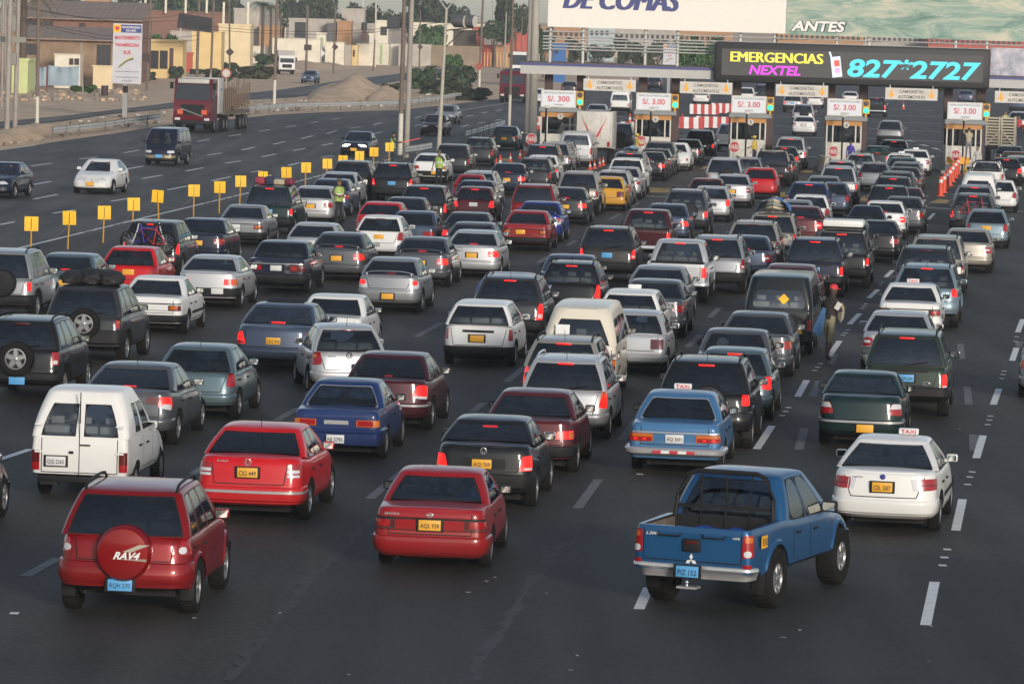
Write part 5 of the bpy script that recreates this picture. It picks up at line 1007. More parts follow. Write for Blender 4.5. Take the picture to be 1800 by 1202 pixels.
mound([(640, 180), (700, 180), (730, 172), (690, 163), (640, 166)], .9, 'dirt_mound', M_SAND, 5)
mound([(-60, 262), (90, 243), (200, 227), (110, 222), (-60, 238)], .5, 'dirt_mound', M_SAND, 8)
mound([(440, 128), (520, 126), (640, 120), (520, 112), (430, 116)], .9, 'dirt_mound', M_SAND, 9)
# ---------------- guard rails ----------------
M_GALV = mat('galvanised_steel', (.50, .50, .48), .5, .2, noise=.2, nscale=2)
def guardrail(pts, label, h=.72):
    P = [gp(x, y) for x, y in pts]; r = empty('guard_rail', P[0], 0, label, 'guard rail', 'guard rails along the road'); o = P[0]
    mb = MB(); prof = [(.03, -.16), (.0, -.15), (-.06, -.09), (0, 0), (-.06, .10), (0, .17), (.03, .18)]; rows = []
    for i, p in enumerate(P):
        t = (P[min(i + 1, len(P) - 1)] - P[max(i - 1, 0)]).normalized(); n_ = Vector((t.y, -t.x, 0)); rows.append([p - o + n_ * -a * -1 + Vector((0, 0, h - .16 + b)) for a, b in prof])
    mb.grid(rows); mb.build('rail_beam', M_GALV, r, 30)
    for a, b in zip(P, P[1:]):
        n = max(1, int((b - a).length / 4))
        for i in range(n):
            q = a.lerp(b, i / n) - o; pb = MB(); pb.box((q.x - .05, q.y + .1, h / 2), (.1, .12, h)); pb.build('rail_post', mat('rail_post_grey', (.12, .11, .10), .8), r, 0)
    return r
guardrail([(93, 245), (140, 239), (185, 234), (235, 226), (283, 219)], 'guard rail on the sandy verge below the municipal sign')
guardrail([(425, 206), (450, 202), (520, 197), (600, 195), (700, 192), (760, 185), (800, 177), (846, 172)], 'long curved guard rail running past the dirt mound')
guardrail([(818, 250), (850, 240), (888, 228)], 'guard rail between the carriageways beside the charcoal estate')
guardrail([(712, 280), (735, 277), (760, 272)], 'short bent guard rail at the lamp post foot')
# ---------------- poles ----------------
M_WOOD = mat('weathered_pole', (.16, .12, .095), .85, noise=.25, nscale=1.5); M_CONC = mat('concrete_pole', (.30, .27, .235), .85, noise=.2, nscale=1.2); M_CWHT = mat('whitewash', (.58, .54, .45), .8, noise=.12)
GPO = 'poles standing along the left verge'
def pole(xb, yb, xt, yt, wpx, label, m=None, wy=None, name='utility_pole', extra=None):
    b = gp(xb, yb); t = dp(xt, yt, b.y); s = FPX / b.y; r_ = wpx / s / 2; r = empty(name, b, 0, label, 'pole', GPO); d = t - b
    if yt <= 0: d = d * 1.25
    mb = MB(); mb.tube([(0, 0, -.2), d * .5, d], [r_ * 1.1, r_, r_ * .8], 10); mb.build('shaft', m or M_WOOD, r, 60)
    if wy: k = (yb - wy) / (yb - yt) / (1.25 if yt <= 0 else 1); q = MB(); q.tube([(0, 0, 0), d * k], [r_ * 1.13, r_ * 1.07], 10); q.build('painted_base', M_CWHT, r, 60)
    return r, b, d, r_
def spark(r, px, py, b, w, h, m, name='sign_panel', rot=0, th=.04):
    c = dp(px, py, b.y - .3) - b; q = MB(); q.box(c, (w, th, h), 0, Matrix.Rotation(R(rot), 3, 'Y')); return q.build(name, m, r, 0)
M_BRN = mat('dark_brown_sign', (.05, .03, .025), .7)
pole(12, 228, 18, 0, 9, 'thick concrete pole, left of the pair carrying the transformer', M_CONC)
r, b, d, k = pole(26, 227, 33, 0, 8, 'thick concrete pole, right of the pair carrying the transformer', M_CONC)
q = MB()
c = dp(22, 70, b.y) - b; q.box(c, (2.4 * k * 5, .3, .35))
for x, y, w_, h_ in [(24, 42, 9, 28), (24, 104, 10, 22)]: c = dp(x, y, b.y - .4) - b; s = FPX / b.y; q.box(c, (w_ / s, .4, h_ / s), 0, ch=.05)
q.build('transformer_box', mat('transformer_grey', (.22, .21, .18), .6), r, 0)
pole(65, 224, 68, 0, 6, 'dark wooden pole with whitewashed base, third from the left', wy=170)
pole(3, 187, 6, 0, 4, 'thin pole at the very left edge', M_CONC)
pole(10, 200, 9, 0, 3, 'thin pale pole beside the transformer poles', M_CONC)
r, b, d, k = pole(258, 160, 265, 0, 4, 'wooden pole in front of the yellow house'); spark(r, 256, 102, b, .75, .8, M_BRN)
pole(303, 132, 323, 25, 2.5, 'thin leaning pole in front of the yellow house', M_CWHT)
r, b, d, k = pole(346, 136, 350, 0, 5, 'wooden pole behind the maroon lorry cab')
pole(370, 147, 376, 0, 4, 'wooden pole left of the cream two-storey house', wy=128)
r, b, d, k = pole(404, 140, 403, 0, 3, 'slim pole with dark diamond sign before the cream house'); spark(r, 404, 92, b, .7, .7, M_BRN, rot=45)
pole(482, 184, 487, 0, 5, 'wooden pole with whitewashed base left of the white lorry', wy=141)
pole(499, 84, 504, 12, 4, 'pale pole behind the graffiti wall', M_CWHT)
r, b, d, k = pole(538, 125, 541, 10, 4, 'pole with brown square sign behind the parked dark car'); spark(r, 541, 84, b, 1.0, .75, M_BRN)
r, b, d, k = pole(586, 129, 590, 8, 3.5, 'pole with brown diamond sign before the white wall'); spark(r, 589, 83, b, .62, .62, M_BRN, rot=45)
r, b, d, k = pole(564, 115, 565, 80, 1.5, 'short post with silver diamond sign', M_GALV); spark(r, 565, 94, b, .85, .85, M_GALV, rot=45)
pole(656, 125, 659, 70, 3, 'dark stub pole beside the pale concrete pole'); pole(659, 118, 661, 8, 3, 'pale concrete pole right of the yellow doorway', M_CWHT)
pole(638, 60, 638, 0, 2.5, 'pale pole above the black water tank', M_CWHT); pole(684, 116, 687, 50, 2.5, 'grey pole left of the tall pair', M_CONC); pole(616, 60, 616, 0, 2, 'thin far pole above the brick house', M_CONC); pole(680, 92, 683, 45, 2, 'thin pale mast beside the dark hoarding', M_CWHT)
r, b, d, k = pole(737, 119, 739, 18, 2.5, 'pole with brown diamond sign right of the tall pair'); spark(r, 739, 83, b, .6, .6, M_BRN, rot=45)
pole(703, 273, 711, 0, 8, 'tall wooden pole with whitewashed base, left of the tall pair', wy=200); pole(714, 277, 724, 0, 9, 'tall grey concrete pole, right of the tall pair', M_CONC)
pole(829, 116, 832, 50, 2.5, 'grey post by the thatched hut', M_CONC); r, b, d, k = pole(842, 158, 849, 0, 4, 'wooden pole with whitewashed base by the red wall', wy=122); spark(r, 842, 117, b, .7, .7, mat('faded_red_sign', (.3, .05, .03), .6), rot=45)
pole(886, 128, 890, 22, 3, 'slim grey pole left of the big concrete posts', M_CONC); pole(895, 224, 902, 0, 5, 'wooden pole with whitewashed base by the booths', wy=167)
pole(925, 236, 932, 0, 7, 'pale concrete post left of the widest post', M_CONC); pole(936, 240, 942, 0, 14, 'widest pale concrete post beside booth seven', mat('pale_concrete', (.42, .38, .31), .8, noise=.12)); pole(916, 120, 918, 30, 2, 'thin far mast beside the leafy tree', M_WOOD); pole(866, 60, 866, 0, 1.5, 'thin far mast against the sky', M_CONC)
# lamp post with two arms and two drum floodlights on a bracket
b = gp(771, 269); r = empty('lamp_post', b, 0, 'pale lamp post with two arms and two drum floodlights', 'lamp post'); t = dp(785, 18, b.y) - b; s = FPX / b.y
q = MB(); q.tube([(0, 0, 0), t], [.14, .07], 10); q.build('shaft', mat('pale_concrete', (0, 0, 0)), r, 60)
q = MB()
for dx in (-1, 1): q.tube([t, t + Vector((dx * .25, 0, .35)), t + Vector((dx * .8, 0, 1.0)), t + Vector((dx * 1.6, 0, 1.3))], .05, 6)
q.build('lamp_arm', M_GALV, r, 60)
q = MB(); a_ = dp(783, 54, b.y) - b; c_ = dp(832, 49, b.y) - b; q.tube([a_, c_], .04, 5); q.tube([dp(783, 83, b.y) - b, dp(815, 54, b.y) - b], .035, 5); q.tube([c_, dp(835, 26, b.y) - b], .03, 5); q.build('floodlight_bracket', M_BRN, r, 60)
for x in (808, 825):
    q = MB(); c = dp(x, 38, b.y) - b; Rm = Matrix.Rotation(R(-25), 3, 'Z'); k = MB(); k.lathe([(.001, -.45), (.25, -.42), (.36, -.3), (.36, .35), (.30, .36), (.28, .25), (.001, .2)], (0, 0, 0), 'x', 20)
    q.add([Rm @ Vector(v) + c for v in k.v], k.f, 0); fl_ = q.build('floodlight', mat('floodlight_grey', (.16, .16, .17), .5, .4), r, 50)
    q = MB(); k = MB(); k.lathe([(.34, .362), (.001, .37)], (0, 0, 0), 'x', 20); q.add([Rm @ Vector(v) + c for v in k.v], k.f, 0); q.build('floodlight_glass', mat('dusty_lens', (.6, .57, .5), .4), fl_, 50)
# ---------------- yellow marker signs with rope ----------------
M_YEL = mat('yellow_sign_paint', (.85, .47, .012), .55, noise=.22, nscale=2); M_YELD = mat('yellow_post_paint', (.52, .26, .02), .6)
YB = [(54, 397, 448), (119, 383, 436), (181, 369, 425), (232, 355, 408), (279, 347, 392), (340, 335, 380), (385, 324, 373), (421, 315, 361), (462, 307, 352), (501, 300, 343), (536, 291, 333), (573, 285, 325), (604, 279, 318), (631, 271, 309), (656, 266, 301), (683, 257, 291)]
prev = None; GY = 'yellow marker signs between the carriageways'; desc = ['nearest, at the far left', 'second from the left', 'third from the left', 'fourth from the left', 'fifth from the left, facing the light', 'sixth from the left', 'seventh from the left', 'eighth from the left', 'behind the man on the luggage', 'just right of the green SUV luggage', 'above the silver sedan with the officer', 'above the slate blue sedan', 'above the white silver sedan', 'under the sedan with headlights on', 'right of the sedan with headlights on', 'farthest, beside the officer at the tall poles']
for i, (x, yc, yb_) in enumerate(YB):
    b = gp(x, yb_ + 2); r = empty('marker_sign', b, R([2, -4, 3, 6, -8, 4, -2, 5][i % 8]), 'yellow square marker sign, ' + desc[i], 'sign', GY); lean = [0, .03, .02, .03, -.05, .0, .01, .02][i % 8] * 1.2; H_ = 1.18
    q = MB(); q.tube([(0, 0, 0), (lean, 0, H_)], .028, 8); q.build('post', M_YELD, r, 60)
    q = MB(); q.box((lean, -.02, H_ - .16), (.44, .02, .46), 0, Matrix.Rotation(-lean * .8, 3, 'Y'), ch=.008); q.box((lean, -.033, H_ - .16), (.022, .01, .36), 1); q.build('sign_board', [M_YEL, mat('brown_slot', (.16, .08, .02), .7)], r, 0)
    top = b + Vector((lean, 0, .82))
    if prev is not None:
        q = MB(); P = [prev.lerp(top, t / 12) - Vector((0, 0, .35 * (1 - (2 * t / 12 - 1) ** 2))) for t in range(13)]; q.tube([p - P[0] for p in P], .011, 5); o = q.build('rope', mat('grey_rope', (.16, .15, .14), .8), smooth=60); o.location = P[0]; tag(o, 'slack grey rope between the yellow signs ' + desc[i - 1].split(',')[0].replace('nearest', 'nearest and second') + (' and next' if i > 1 else ''), 'rope', 'ropes hanging between yellow signs')
    prev = top
# ---------------- toll plaza ----------------
YT = 250.0; ST = FPX / YT
def tz(x, y, Y=YT): return CAMH - (y - H0 - ROLL * (x - 900)) / (FPX / Y)
def tx(x, Y=YT): return dp(x, 150, Y).x
M_CANW = mat('canopy_grey', (.40, .39, .37), .6, noise=.08); M_CANB = mat('canopy_blue', (.03, .04, .20), .5); M_COL = mat('column_brown', (.045, .018, .016), .6, noise=.2); M_BWALL = mat('booth_cream', (.50, .475, .42), .6, noise=.2); M_OCH = mat('booth_ochre', (.42, .19, .045), .6); M_SLAB = mat('booth_slab_grey', (.20, .215, .22), .6); M_SGN = mat('sign_white', (.50, .475, .43), .5, noise=.14); M_SGB = mat('price_white', (.60, .62, .66), .5); M_TXD = mat('sign_dark_text', (.06, .065, .07), .6); M_TXR = mat('sign_red_text', (.5, .02, .04), .5); M_ARR = mat('sign_orange_arrow', (.75, .33, .01), .5)
def bx3(mb, x0, x1, z0, z1, y0, y1, mi=0, ch=0): mb.box(((x0 + x1) / 2, (y0 + y1) / 2, (z0 + z1) / 2), (x1 - x0, y1 - y0, z1 - z0), mi, ch=ch)
can = empty('toll_canopy', (tx(1350), YT, 0), 0, 'flat grey toll canopy with blue edge over all the booths', 'canopy'); cx0 = tx(1350)
q = MB(); bx3(q, tx(914) - cx0, tx(2100) - cx0, 4.83, 5.32, 0, 7); q.build('roof_slab', M_CANW, can, 0)
q = MB(); bx3(q, tx(914) - cx0 - .03, tx(2100) - cx0, 5.323, 5.44, -.06, 7.05); q.build('blue_edge', M_CANB, can, 0)
q = MB(); bx3(q, tx(916) - cx0, tx(2098) - cx0, 5.444, 5.50, .15, 6.8); q.build('roof_surface', mat('roof_brown', (.12, .09, .075), .9), can, 0)
for x in (965, 1022, 1132, 1190, 1299, 1357, 1465, 1523, 1673, 1731, 1880, 1940):
    q = MB(); bx3(q, tx(x) - cx0 - .24, tx(x) - cx0 + .24, 0, 4.826, 1.6, 2.1); q.build('column', M_COL, can, 0)
fr = empty('pipe_scaffold', (cx0, YT, 5.5), 0, 'grey steel pipe frame on the canopy roof holding the billboards', 'scaffold')
for z in (7.24, 6.96, 6.8, 6.6, 6.42, 6.25): q = MB(); q.tube([(tx(952) - cx0, .8, z - 5.5), (tx(2050) - cx0, .8, z - 5.5)], .045, 6); q.build('pipe', M_GALV, fr, 60)
for x in (965, 1023, 1133, 1190, 1300, 1360, 1470, 1527, 1680, 1735, 1850): q = MB(); q.tube([(tx(x) - cx0, .95, 0), (tx(x) - cx0, .95, 3.4)], .09, 8); q.build('upright', M_GALV, fr, 60)
bb = empty('billboard', (tx(1169), YT + .6, 7.5), 0, 'huge white billboard with dark blue slanted lettering', 'billboard')
q = MB(); w_ = (tx(1379) - tx(960)) / 2; bx3(q, -w_, w_, 0, 8, -.12, .12); q.build('panel', mat('billboard_white', (.72, .68, .62), .6, noise=.03), bb, 0)
for i_ in range(5): text('DE COMAS', (tx(1089) - tx(1169) - .09 + .045 * i_, -.13 - .003 * i_, tz(1089, 1) - 7.5), 1.12, mat('billboard_blue', (.02, .03, .16), .5), bb, w=6.5, shear=.28)
bb = empty('billboard', (tx(1600), YT + .75, 7.5), 0, 'sea green mottled billboard reading ANTES', 'billboard')
m = mat('sea_picture', (.2, .3, .25), .6); n = m.node_tree.nodes; l = m.node_tree.links; tc = n.new('ShaderNodeTexCoord'); mp = n.new('ShaderNodeMapping'); mp.inputs['Scale'].default_value = (.35, 1, 1.3); mp.inputs['Rotation'].default_value = (0, R(-12), 0); nz = n.new('ShaderNodeTexNoise'); nz.inputs['Scale'].default_value = .9; nz.inputs['Detail'].default_value = 9; nz.inputs['Roughness'].default_value = .7; nz.inputs['Distortion'].default_value = .8; rp = n.new('ShaderNodeValToRGB')
rp.color_ramp.elements[0].position = .35; rp.color_ramp.elements[0].color = (.07, .16, .14, 1); rp.color_ramp.elements[1].position = .62; rp.color_ramp.elements[1].color = (.48, .46, .36, 1); e_ = rp.color_ramp.elements.new(.48); e_.color = (.22, .32, .26, 1)
l.new(tc.outputs['Object'], mp.inputs[0]); l.new(mp.outputs[0], nz.inputs[0]); l.new(nz.outputs[0], rp.inputs[0]); l.new(rp.outputs[0], n['Principled BSDF'].inputs['Base Color'])
q = MB(); x0, x1 = tx(1380) - tx(1600), tx(1900) - tx(1600); bx3(q, x0, x1, -.05, 8, -.12, .12); q.build('panel', m, bb, 0)
text('ANTES', (tx(1436) - tx(1600), -.13, tz(1436, 47) - 7.5), .66, mat('outline_black', (.02, .02, .02)), bb, w=3.2, bold=.09, shear=.2); text('ANTES', (tx(1436) - tx(1600), -.14, tz(1436, 47) - 7.5), .60, mat('letter_white', (.75, .74, .7)), bb, w=3.05, bold=.035, shear=.2)
# LED display
YL = 249.35; lx = lambda x: dp(x, 120, YL).x
led = empty('led_display', (lx(1498), YL, 4.72), 0, 'black electronic display with coloured glowing lettering', 'display'); X0 = lx(1498)
q = MB(); w_ = (lx(1741) - lx(1256)) / 2; q.box((0, .5, 1.12), (2 * w_, 1.0, 2.26), 0, ch=.18); q.build('housing', mat('display_black', (.012, .012, .013), .6), led, 40)
q = MB(); bx3(q, -w_ + .4, w_ - .4, .38, 1.86, -.025, .02); q.build('screen', mat('screen_grey', (.03, .03, .031), .5, noise=.15, nscale=12), led, 0)
EY = mat('led_yellow', (.1, .1, 0), emit=(1, .85, .10), es=1.0); EM = mat('led_magenta', (.1, 0, .1), emit=(.9, .06, .85), es=1.0); EC = mat('led_cyan', (0, .1, .1), emit=(.10, .72, .9), es=1.0); EW = mat('led_white', (.1, .1, .1), emit=(.75, .85, 1), es=1.0)
zl = lambda x, y: tz(x, y, YL) - 4.72
[text('EMERGENCIAS', (lx(1365) - X0 - .035 + .035 * i_, -.03 - .003 * i_, zl(1365, 102)), .56, EY, led, w=5.15) for i_ in range(3)]; text('NEXTEL', (lx(1362) - X0, -.03, zl(1362, 124)), .52, EM, led, w=2.9, bold=.03, shear=.2); text('827*2727', (lx(1607) - X0, -.03, zl(1607, 122.5)), 1.08, EC, led, w=7.5, bold=.03, shear=.15)
q = MB(); px_, pz_ = lx(1470) - X0, zl(1470, 118); q.box((px_, -.03, pz_), (.55, .02, 1.15), 0, Matrix.Rotation(R(-8), 3, 'Y'), ch=.009); q.box((px_ - .33, -.03, pz_ + .62), (.10, .02, .45), 0, Matrix.Rotation(R(-20), 3, 'Y')); q.box((px_ + .02, -.045, pz_ + .2), (.3, .01, .35), 1, Matrix.Rotation(R(-8), 3, 'Y')); q.box((px_ + .06, -.045, pz_ - .2), (.28, .01, .3), 2, Matrix.Rotation(R(-8), 3, 'Y')); q.build('glowing_phone_shape', [EW, mat('led_red', (.1, 0, 0), emit=(.9, .15, .1), es=.8), mat('led_pink', (.1, 0, .1), emit=(.8, .5, .85), es=.9)], led, 0)
# banner right of the display, on the canopy
q = MB(); q.box((0, 0, 0), (4.2, .15, 1.55)); o = q.build('advert_banner', mat('banner_print', (.35, .42, .6), .6, noise=.6, nscale=1.6, col2=(.6, .56, .6)), smooth=0); o.location = (tx(1806), YT + .3, 6.3); tag(o, 'blue, white and red printed banner right of the electronic display', 'banner')
BO = [(983, '7', 'seven', 'S/. 300'), (1150, '6', 'six', 'S/. 3.00'), (1317, '5', 'five', 'S/. 3.00'), (1485, '4', 'four', 'S/. 3.00'), (1696, '', 'three', 'S/. 3.00')]
M_OCT = mat('stop_red', (.36, .015, .03), .5); M_GRN = mat('signal_green_lit', (.0, .5, .2), emit=(.02, .9, .35), es=1.6); G_BOOTH = glass('booth_glass', (.30, .36, .34))
for i, (px, num, word, price) in enumerate(BO):
    X = tx(px); b = empty('toll_booth', (X, YT - .6, 0), 0, 'cream and ochre toll booth number %s%s' % (word, ', the rightmost' if i == 4 else ''), 'toll booth', 'toll booths in a row'); W_ = 1.0
    q = MB(); bx3(q, -W_, W_, .15, 1.52, 0, 2.2, ch=.02); q.build('lower_wall', M_BWALL, b, 0)
    q = MB(); bx3(q, -W_ - .35, W_ + .35, 0, .15, -1.5, 3.4); q.build('island_kerb', mat('kerb_concrete', (.3, .28, .25), .9), b, 0)
    q = MB(); bx3(q, -W_, W_, 2.46, 2.74, 0.01, 2.19); q.build('ochre_band', M_OCH, b, 0)
    q = MB(); bx3(q, -W_ - .1, W_ + .28, 2.744, 2.98, -.15, 2.4); q.build('roof_slab', M_SLAB, b, 0)
    for x in (-W_ + .04, -.62, .66, W_ - .04):
        for y in (.04, 2.16): q = MB(); bx3(q, x - .04, x + .04, 1.52, 2.46, y - .04, y + .04); q.build('mullion', M_BWALL, b, 0)
    q = MB(); q.quad((-W_ + .02, .05, 1.52), (W_ - .02, .05, 1.52), (W_ - .02, .05, 2.46), (-W_ + .02, .05, 2.46)); q.quad((W_ - .03, .05, 1.52), (W_ - .03, 2.15, 1.52), (W_ - .03, 2.15, 2.46), (W_ - .03, .05, 2.46)); q.build('booth_window', G_BOOTH, b, 0)
    q = MB(); bx3(q, -W_ + .15, W_ - .15, 1.53, 2.40, .7, 1.9); q.build('booth_interior', mat('booth_dark_inside', (.03, .03, .028), .9), b, 0)
    if num: dsk = MB(); dsk.lathe([(.17, 0), (.17, -.03), (.001, -.03)], (.12, -.02, 2.50), 'y', 20); o = dsk.build('number_disc', M_SGN, b, 40); o2 = text(num, (.12, -.065, 2.50), .2, M_TXD, b, name='number', bold=.02)
    s_ = empty('price_sign', (X, YT - .75, 2.985), 0, 'white price board standing on booth ' + word, 'sign', 'price boards on the booths')
    q = MB(); q.box((-.02, 0, .5), (1.98, .12, .98), 0, ch=.01); q.build('frame', M_SGN, s_, 0); q = MB(); q.box((-.02, -.065, .5), (1.84, .01, .86)); q.build('sign_face', M_SGB, s_, 0)
    text('VEHICULOS PARTICULARES', (-.02, -.073, .83), .10, M_TXD, s_, w=1.7, bold=.01); text(price, (-.02, -.073, .50), .32, M_TXR, s_, w=1.25, bold=.02); text('UNIDAD', (0, -.073, .17), .09, M_TXD, s_, w=.5, bold=.01)
    t_ = empty('traffic_light', (X + 1.18, YT - .75, 2.985), 0, 'small yellow traffic light lit green beside the price board of booth ' + word, 'traffic light', 'lane traffic lights')
    q = MB(); q.box((0, 0, .56), (.42, .25, .80), 0, ch=.04); q.box((0, -.01, .08), (.1, .1, .22)); q.build('housing', mat('signal_yellow', (.55, .27, .02), .5), t_, 0)
    q = MB(); q.lathe([(.15, 0), (.15, -.05), (.001, -.055)], (0, -.13, .76), 'y', 16); q.build('red_lamp_off', mat('lamp_off', (.03, .008, .008), .4), t_, 40); q = MB(); q.lathe([(.15, 0), (.15, -.05), (.001, -.055)], (0, -.13, .36), 'y', 16); q.build('green_lamp', M_GRN, t_, 40)
    # black pole with small lamp
    q_ = empty('lamp_pole', (X - (.7 if i < 1 else .2 if i > 0 else 0) + (.0), YT - 2.2, 0), 0, 'slim black pole with a small white lamp in front of booth ' + word, 'pole', 'slim black poles before the booths'); q = MB(); q.tube([(0, 0, 0), (0, 0, 3.0)], .05, 8); q.build('shaft', M_TRIM, q_, 60); q = MB(); q.box((.06, 0, 3.05), (.3, .14, .16), 0, ch=.05); q.build('lamp_head', M_SGN, q_, 0)
def octo(px, py, Y, label, z=None):
    r = empty('stop_sign', (dp(px, py, Y).x, Y, 0), 0, label, 'sign', 'red PARE signs'); zc = tz(px, py, Y); P = [(.325 * math.cos(R(22.5 + 45 * k)), 0, zc + .325 * math.sin(R(22.5 + 45 * k))) for k in range(8)]; P2 = [(.30 * math.cos(R(22.5 + 45 * k)), -.034, zc + .30 * math.sin(R(22.5 + 45 * k))) for k in range(8)]
    q = MB(); q.poly([(x, -.03, z) for x, y, z in P], (0, .03, 0)); q.build('sign_rim', M_SGN, r, 0); q = MB(); q.poly(P2); q.build('sign_face', M_OCT, r, 0); text('PARE', (0, -.038, zc), .25, M_SGN, r, w=.57, bold=.02); q = MB(); q.tube([(0, .03, 0), (0, .03, zc)], .03, 6); q.build('post', M_GALV, r, 60)
for a in [(934, 244, 'red octagonal PARE sign left of booth seven'), (1127, 248, 'red octagonal PARE sign behind the worker at booth six'), (1291, 258, 'red octagonal PARE sign at booth five'), (1465, 266, 'red octagonal PARE sign at booth four'), (1680, 273, 'red octagonal PARE sign at booth three')]: octo(a[0], a[1], YT - 3, a[2])
for px, word in [(1071, 'seven and six'), (1240, 'six and five'), (1408, 'five and four'), (1600, 'four and three'), (1792, 'three and the right edge')]:
    X = tx(px); s_ = empty('lane_sign', (X, YT - .95, 3.98), 0, 'hanging white lane sign with two orange arrows between booths ' + word, 'sign', 'hanging lane signs'); q = MB(); q.box((0, 0, .36), (2.94, .14, .66), 0, ch=.01); q.build('panel', M_SGN, s_, 0)
    q = MB(); [q.box((x, .0, .74), (.04, .04, .2)) for x in (-1.2, 1.2)]; q.build('hanger', M_GALV, s_, 0)
    text('CAMIONETAS', (0, -.08, .50), .18, M_TXD, s_, w=1.35, bold=.01); text('AUTOMOVILES', (0, -.08, .20), .18, M_TXD, s_, w=1.5, bold=.01)
    for x in (-1.12, 1.12): q = MB(); q.poly([(x - .06, -.075, .6), (x + .06, -.075, .6), (x + .06, -.075, .34), (x + .2, -.075, .34), (x, -.075, .12), (x - .2, -.075, .34), (x - .06, -.075, .34)], (0, -.004, 0)); q.build('arrow', M_ARR, s_, 0)
# ---------------- cones, tubes, barriers ----------------
M_CON = mat('cone_orange', (.62, .07, .03), .6); M_CNW = mat('cone_white', (.65, .63, .6), .5)
def cone(x, y, h, label, grp='small traffic cones', Y=None):
    p = gp(x, y); r = empty('traffic_cone', p, 0, label, 'traffic cone', grp); q = MB(); q.box((0, 0, .02), (h * .5, h * .5, .04)); q.lathe([(h * .2, .04), (h * .14, h * .35)], (0, 0, 0), 'z', 12); q.lathe([(h * .09, h * .6), (h * .035, h), (.001, h)], (0, 0, 0), 'z', 12); q.build('cone_body', M_CON, r, 40); q = MB(); q.lathe([(h * .142, h * .35), (h * .091, h * .6)], (0, 0, 0), 'z', 12); q.build('white_band', M_CNW, r, 40)
for i, (x, y) in enumerate([(1037, 299), (1045, 297), (1054, 294), (1060, 291), (1068, 287), (1076, 283)]): cone(x, y, .5, 'small orange cone in the slanting row by the silver van, %s from its near end' % ['first', 'second', 'third', 'fourth', 'fifth', 'sixth'][i])
for x, y, h, t_ in [(872, 304, .75, 'orange cone left of the dark blue luxury sedan'), (879, 297, .75, 'orange cone behind the one by the dark blue luxury sedan'), (897, 285, .5, 'small cone right behind the dark estate'), (914, 279, .5, 'small cone left of the black SUV with lit lamp'), (924, 275, .9, 'tall orange cone under the PARE sign left of booth seven'), (1107, 217, .8, 'orange cone beyond booth six, left one of two'), (1116, 217, .8, 'orange cone beyond booth six, right one of two'), (1199, 218, .8, 'orange cone right of booth six'), (1588, 192, .7, 'orange cone far beyond booth four'), (1278, 304, .8, 'orange cone below the PARE sign of booth five'), (928, 232, .9, 'orange cone at the foot of the big concrete posts'), (945, 228, .9, 'orange cone before the striped barrier left of booth seven')]: cone(x, y, h, t_)
for i, (x, y) in enumerate([(1653, 345), (1659, 339), (1664, 333), (1669, 327), (1674, 320), (1679, 313), (1683, 307)]):
    r = empty('lane_tube', gp(x, y), 0, 'tall orange tube in the row before booth three, %s from its near end' % ['first', 'second', 'third', 'fourth', 'fifth', 'sixth', 'seventh'][i], 'traffic tube', 'tall orange tubes'); q = MB(); q.lathe([(.2, 0), (.2, .05), (.13, .06), (.11, .66)], (0, 0, 0), 'z', 14); q.lathe([(.10, .80), (.08, .95), (.001, .96)], (0, 0, 0), 'z', 14); q.build('tube_body', M_CON, r, 40); q = MB(); q.lathe([(.111, .66), (.101, .80)], (0, 0, 0), 'z', 14); q.build('white_band', M_CNW, r, 40)
M_BRD = mat('barrier_red', (.42, .03, .03), .6)
def barrier(x, y, L, n, label, rz=0):
    p = gp(x, y); r = empty('striped_barrier', p, R(rz), label, 'barrier', 'red and white barriers'); q = MB(); w = L / n
    for i in range(n):
        x0 = -L / 2 + i * w; pr = [(-.28, 0), (-.26, .18), (-.12, .4), (-.09, .86), (.09, .86), (.12, .4), (.26, .18), (.28, 0)]; q.grid([[(x0, a, z) for a, z in pr], [(x0 + w, a, z) for a, z in pr]], i % 2)
    q.poly([(-L / 2, a, z) for a, z in pr], None, 0); q.poly([(L / 2, a, z) for a, z in pr], None, 1); q.build('barrier_body', [M_CNW, M_BRD], r, 30)
for a in [(1110, 236, 1.6, 5, 'striped barrier left of booth six'), (1210, 226, 2.2, 6, 'striped barrier just right of booth six', 4), (1253, 225, 2.6, 8, 'long striped barrier between booths six and five', -3), (1238, 201, 2.6, 8, 'farther striped barrier under the lane sign, left one', 2), (1272, 199, 2.2, 7, 'farther striped barrier near booth five, right one', -4), (946, 226, 1.4, 5, 'striped barrier left of booth seven', 10)]: barrier(*a)
# white concrete separators beside booths three and four
for x, y, t_ in [(1655, 300, 'white concrete separator left of booth three'), (1447, 300, 'white concrete separator left of booth four')]:
    p = gp(x, y); o = MB(); [o.grid([[(a - .0, y0, z) for a, z in [(-.25, 0), (-.2, .2), (-.1, .8), (.1, .8), (.2, .2), (.25, 0)]] for y0 in (-3, 3)])]; o.poly([(a, -3, z) for a, z in [(-.25, 0), (-.2, .2), (-.1, .8), (.1, .8), (.2, .2), (.25, 0)]]); ob_ = o.build('concrete_separator', mat('pale_concrete', (0, 0, 0)), smooth=0); ob_.location = p; tag(ob_, t_, 'barrier', 'concrete separators')
r = empty('folding_barrier', gp(1683, 306), 0, 'yellow and red folding barricade at the foot of booth three', 'barricade'); q = MB(); q.tube([(-.5, 0, 0), (-.1, 0, 1.1)], .04, 6); q.tube([(.6, 0, 0), (.1, 0, 1.1)], .04, 6); q.tube([(-.4, .2, .5), (.5, .2, .5)], .04, 6); q.build('barricade_legs', M_YEL, r, 40); q = MB(); q.box((0, -.05, .75), (1.3, .04, .4)); q.build('barricade_panel', M_ARR, r, 0)
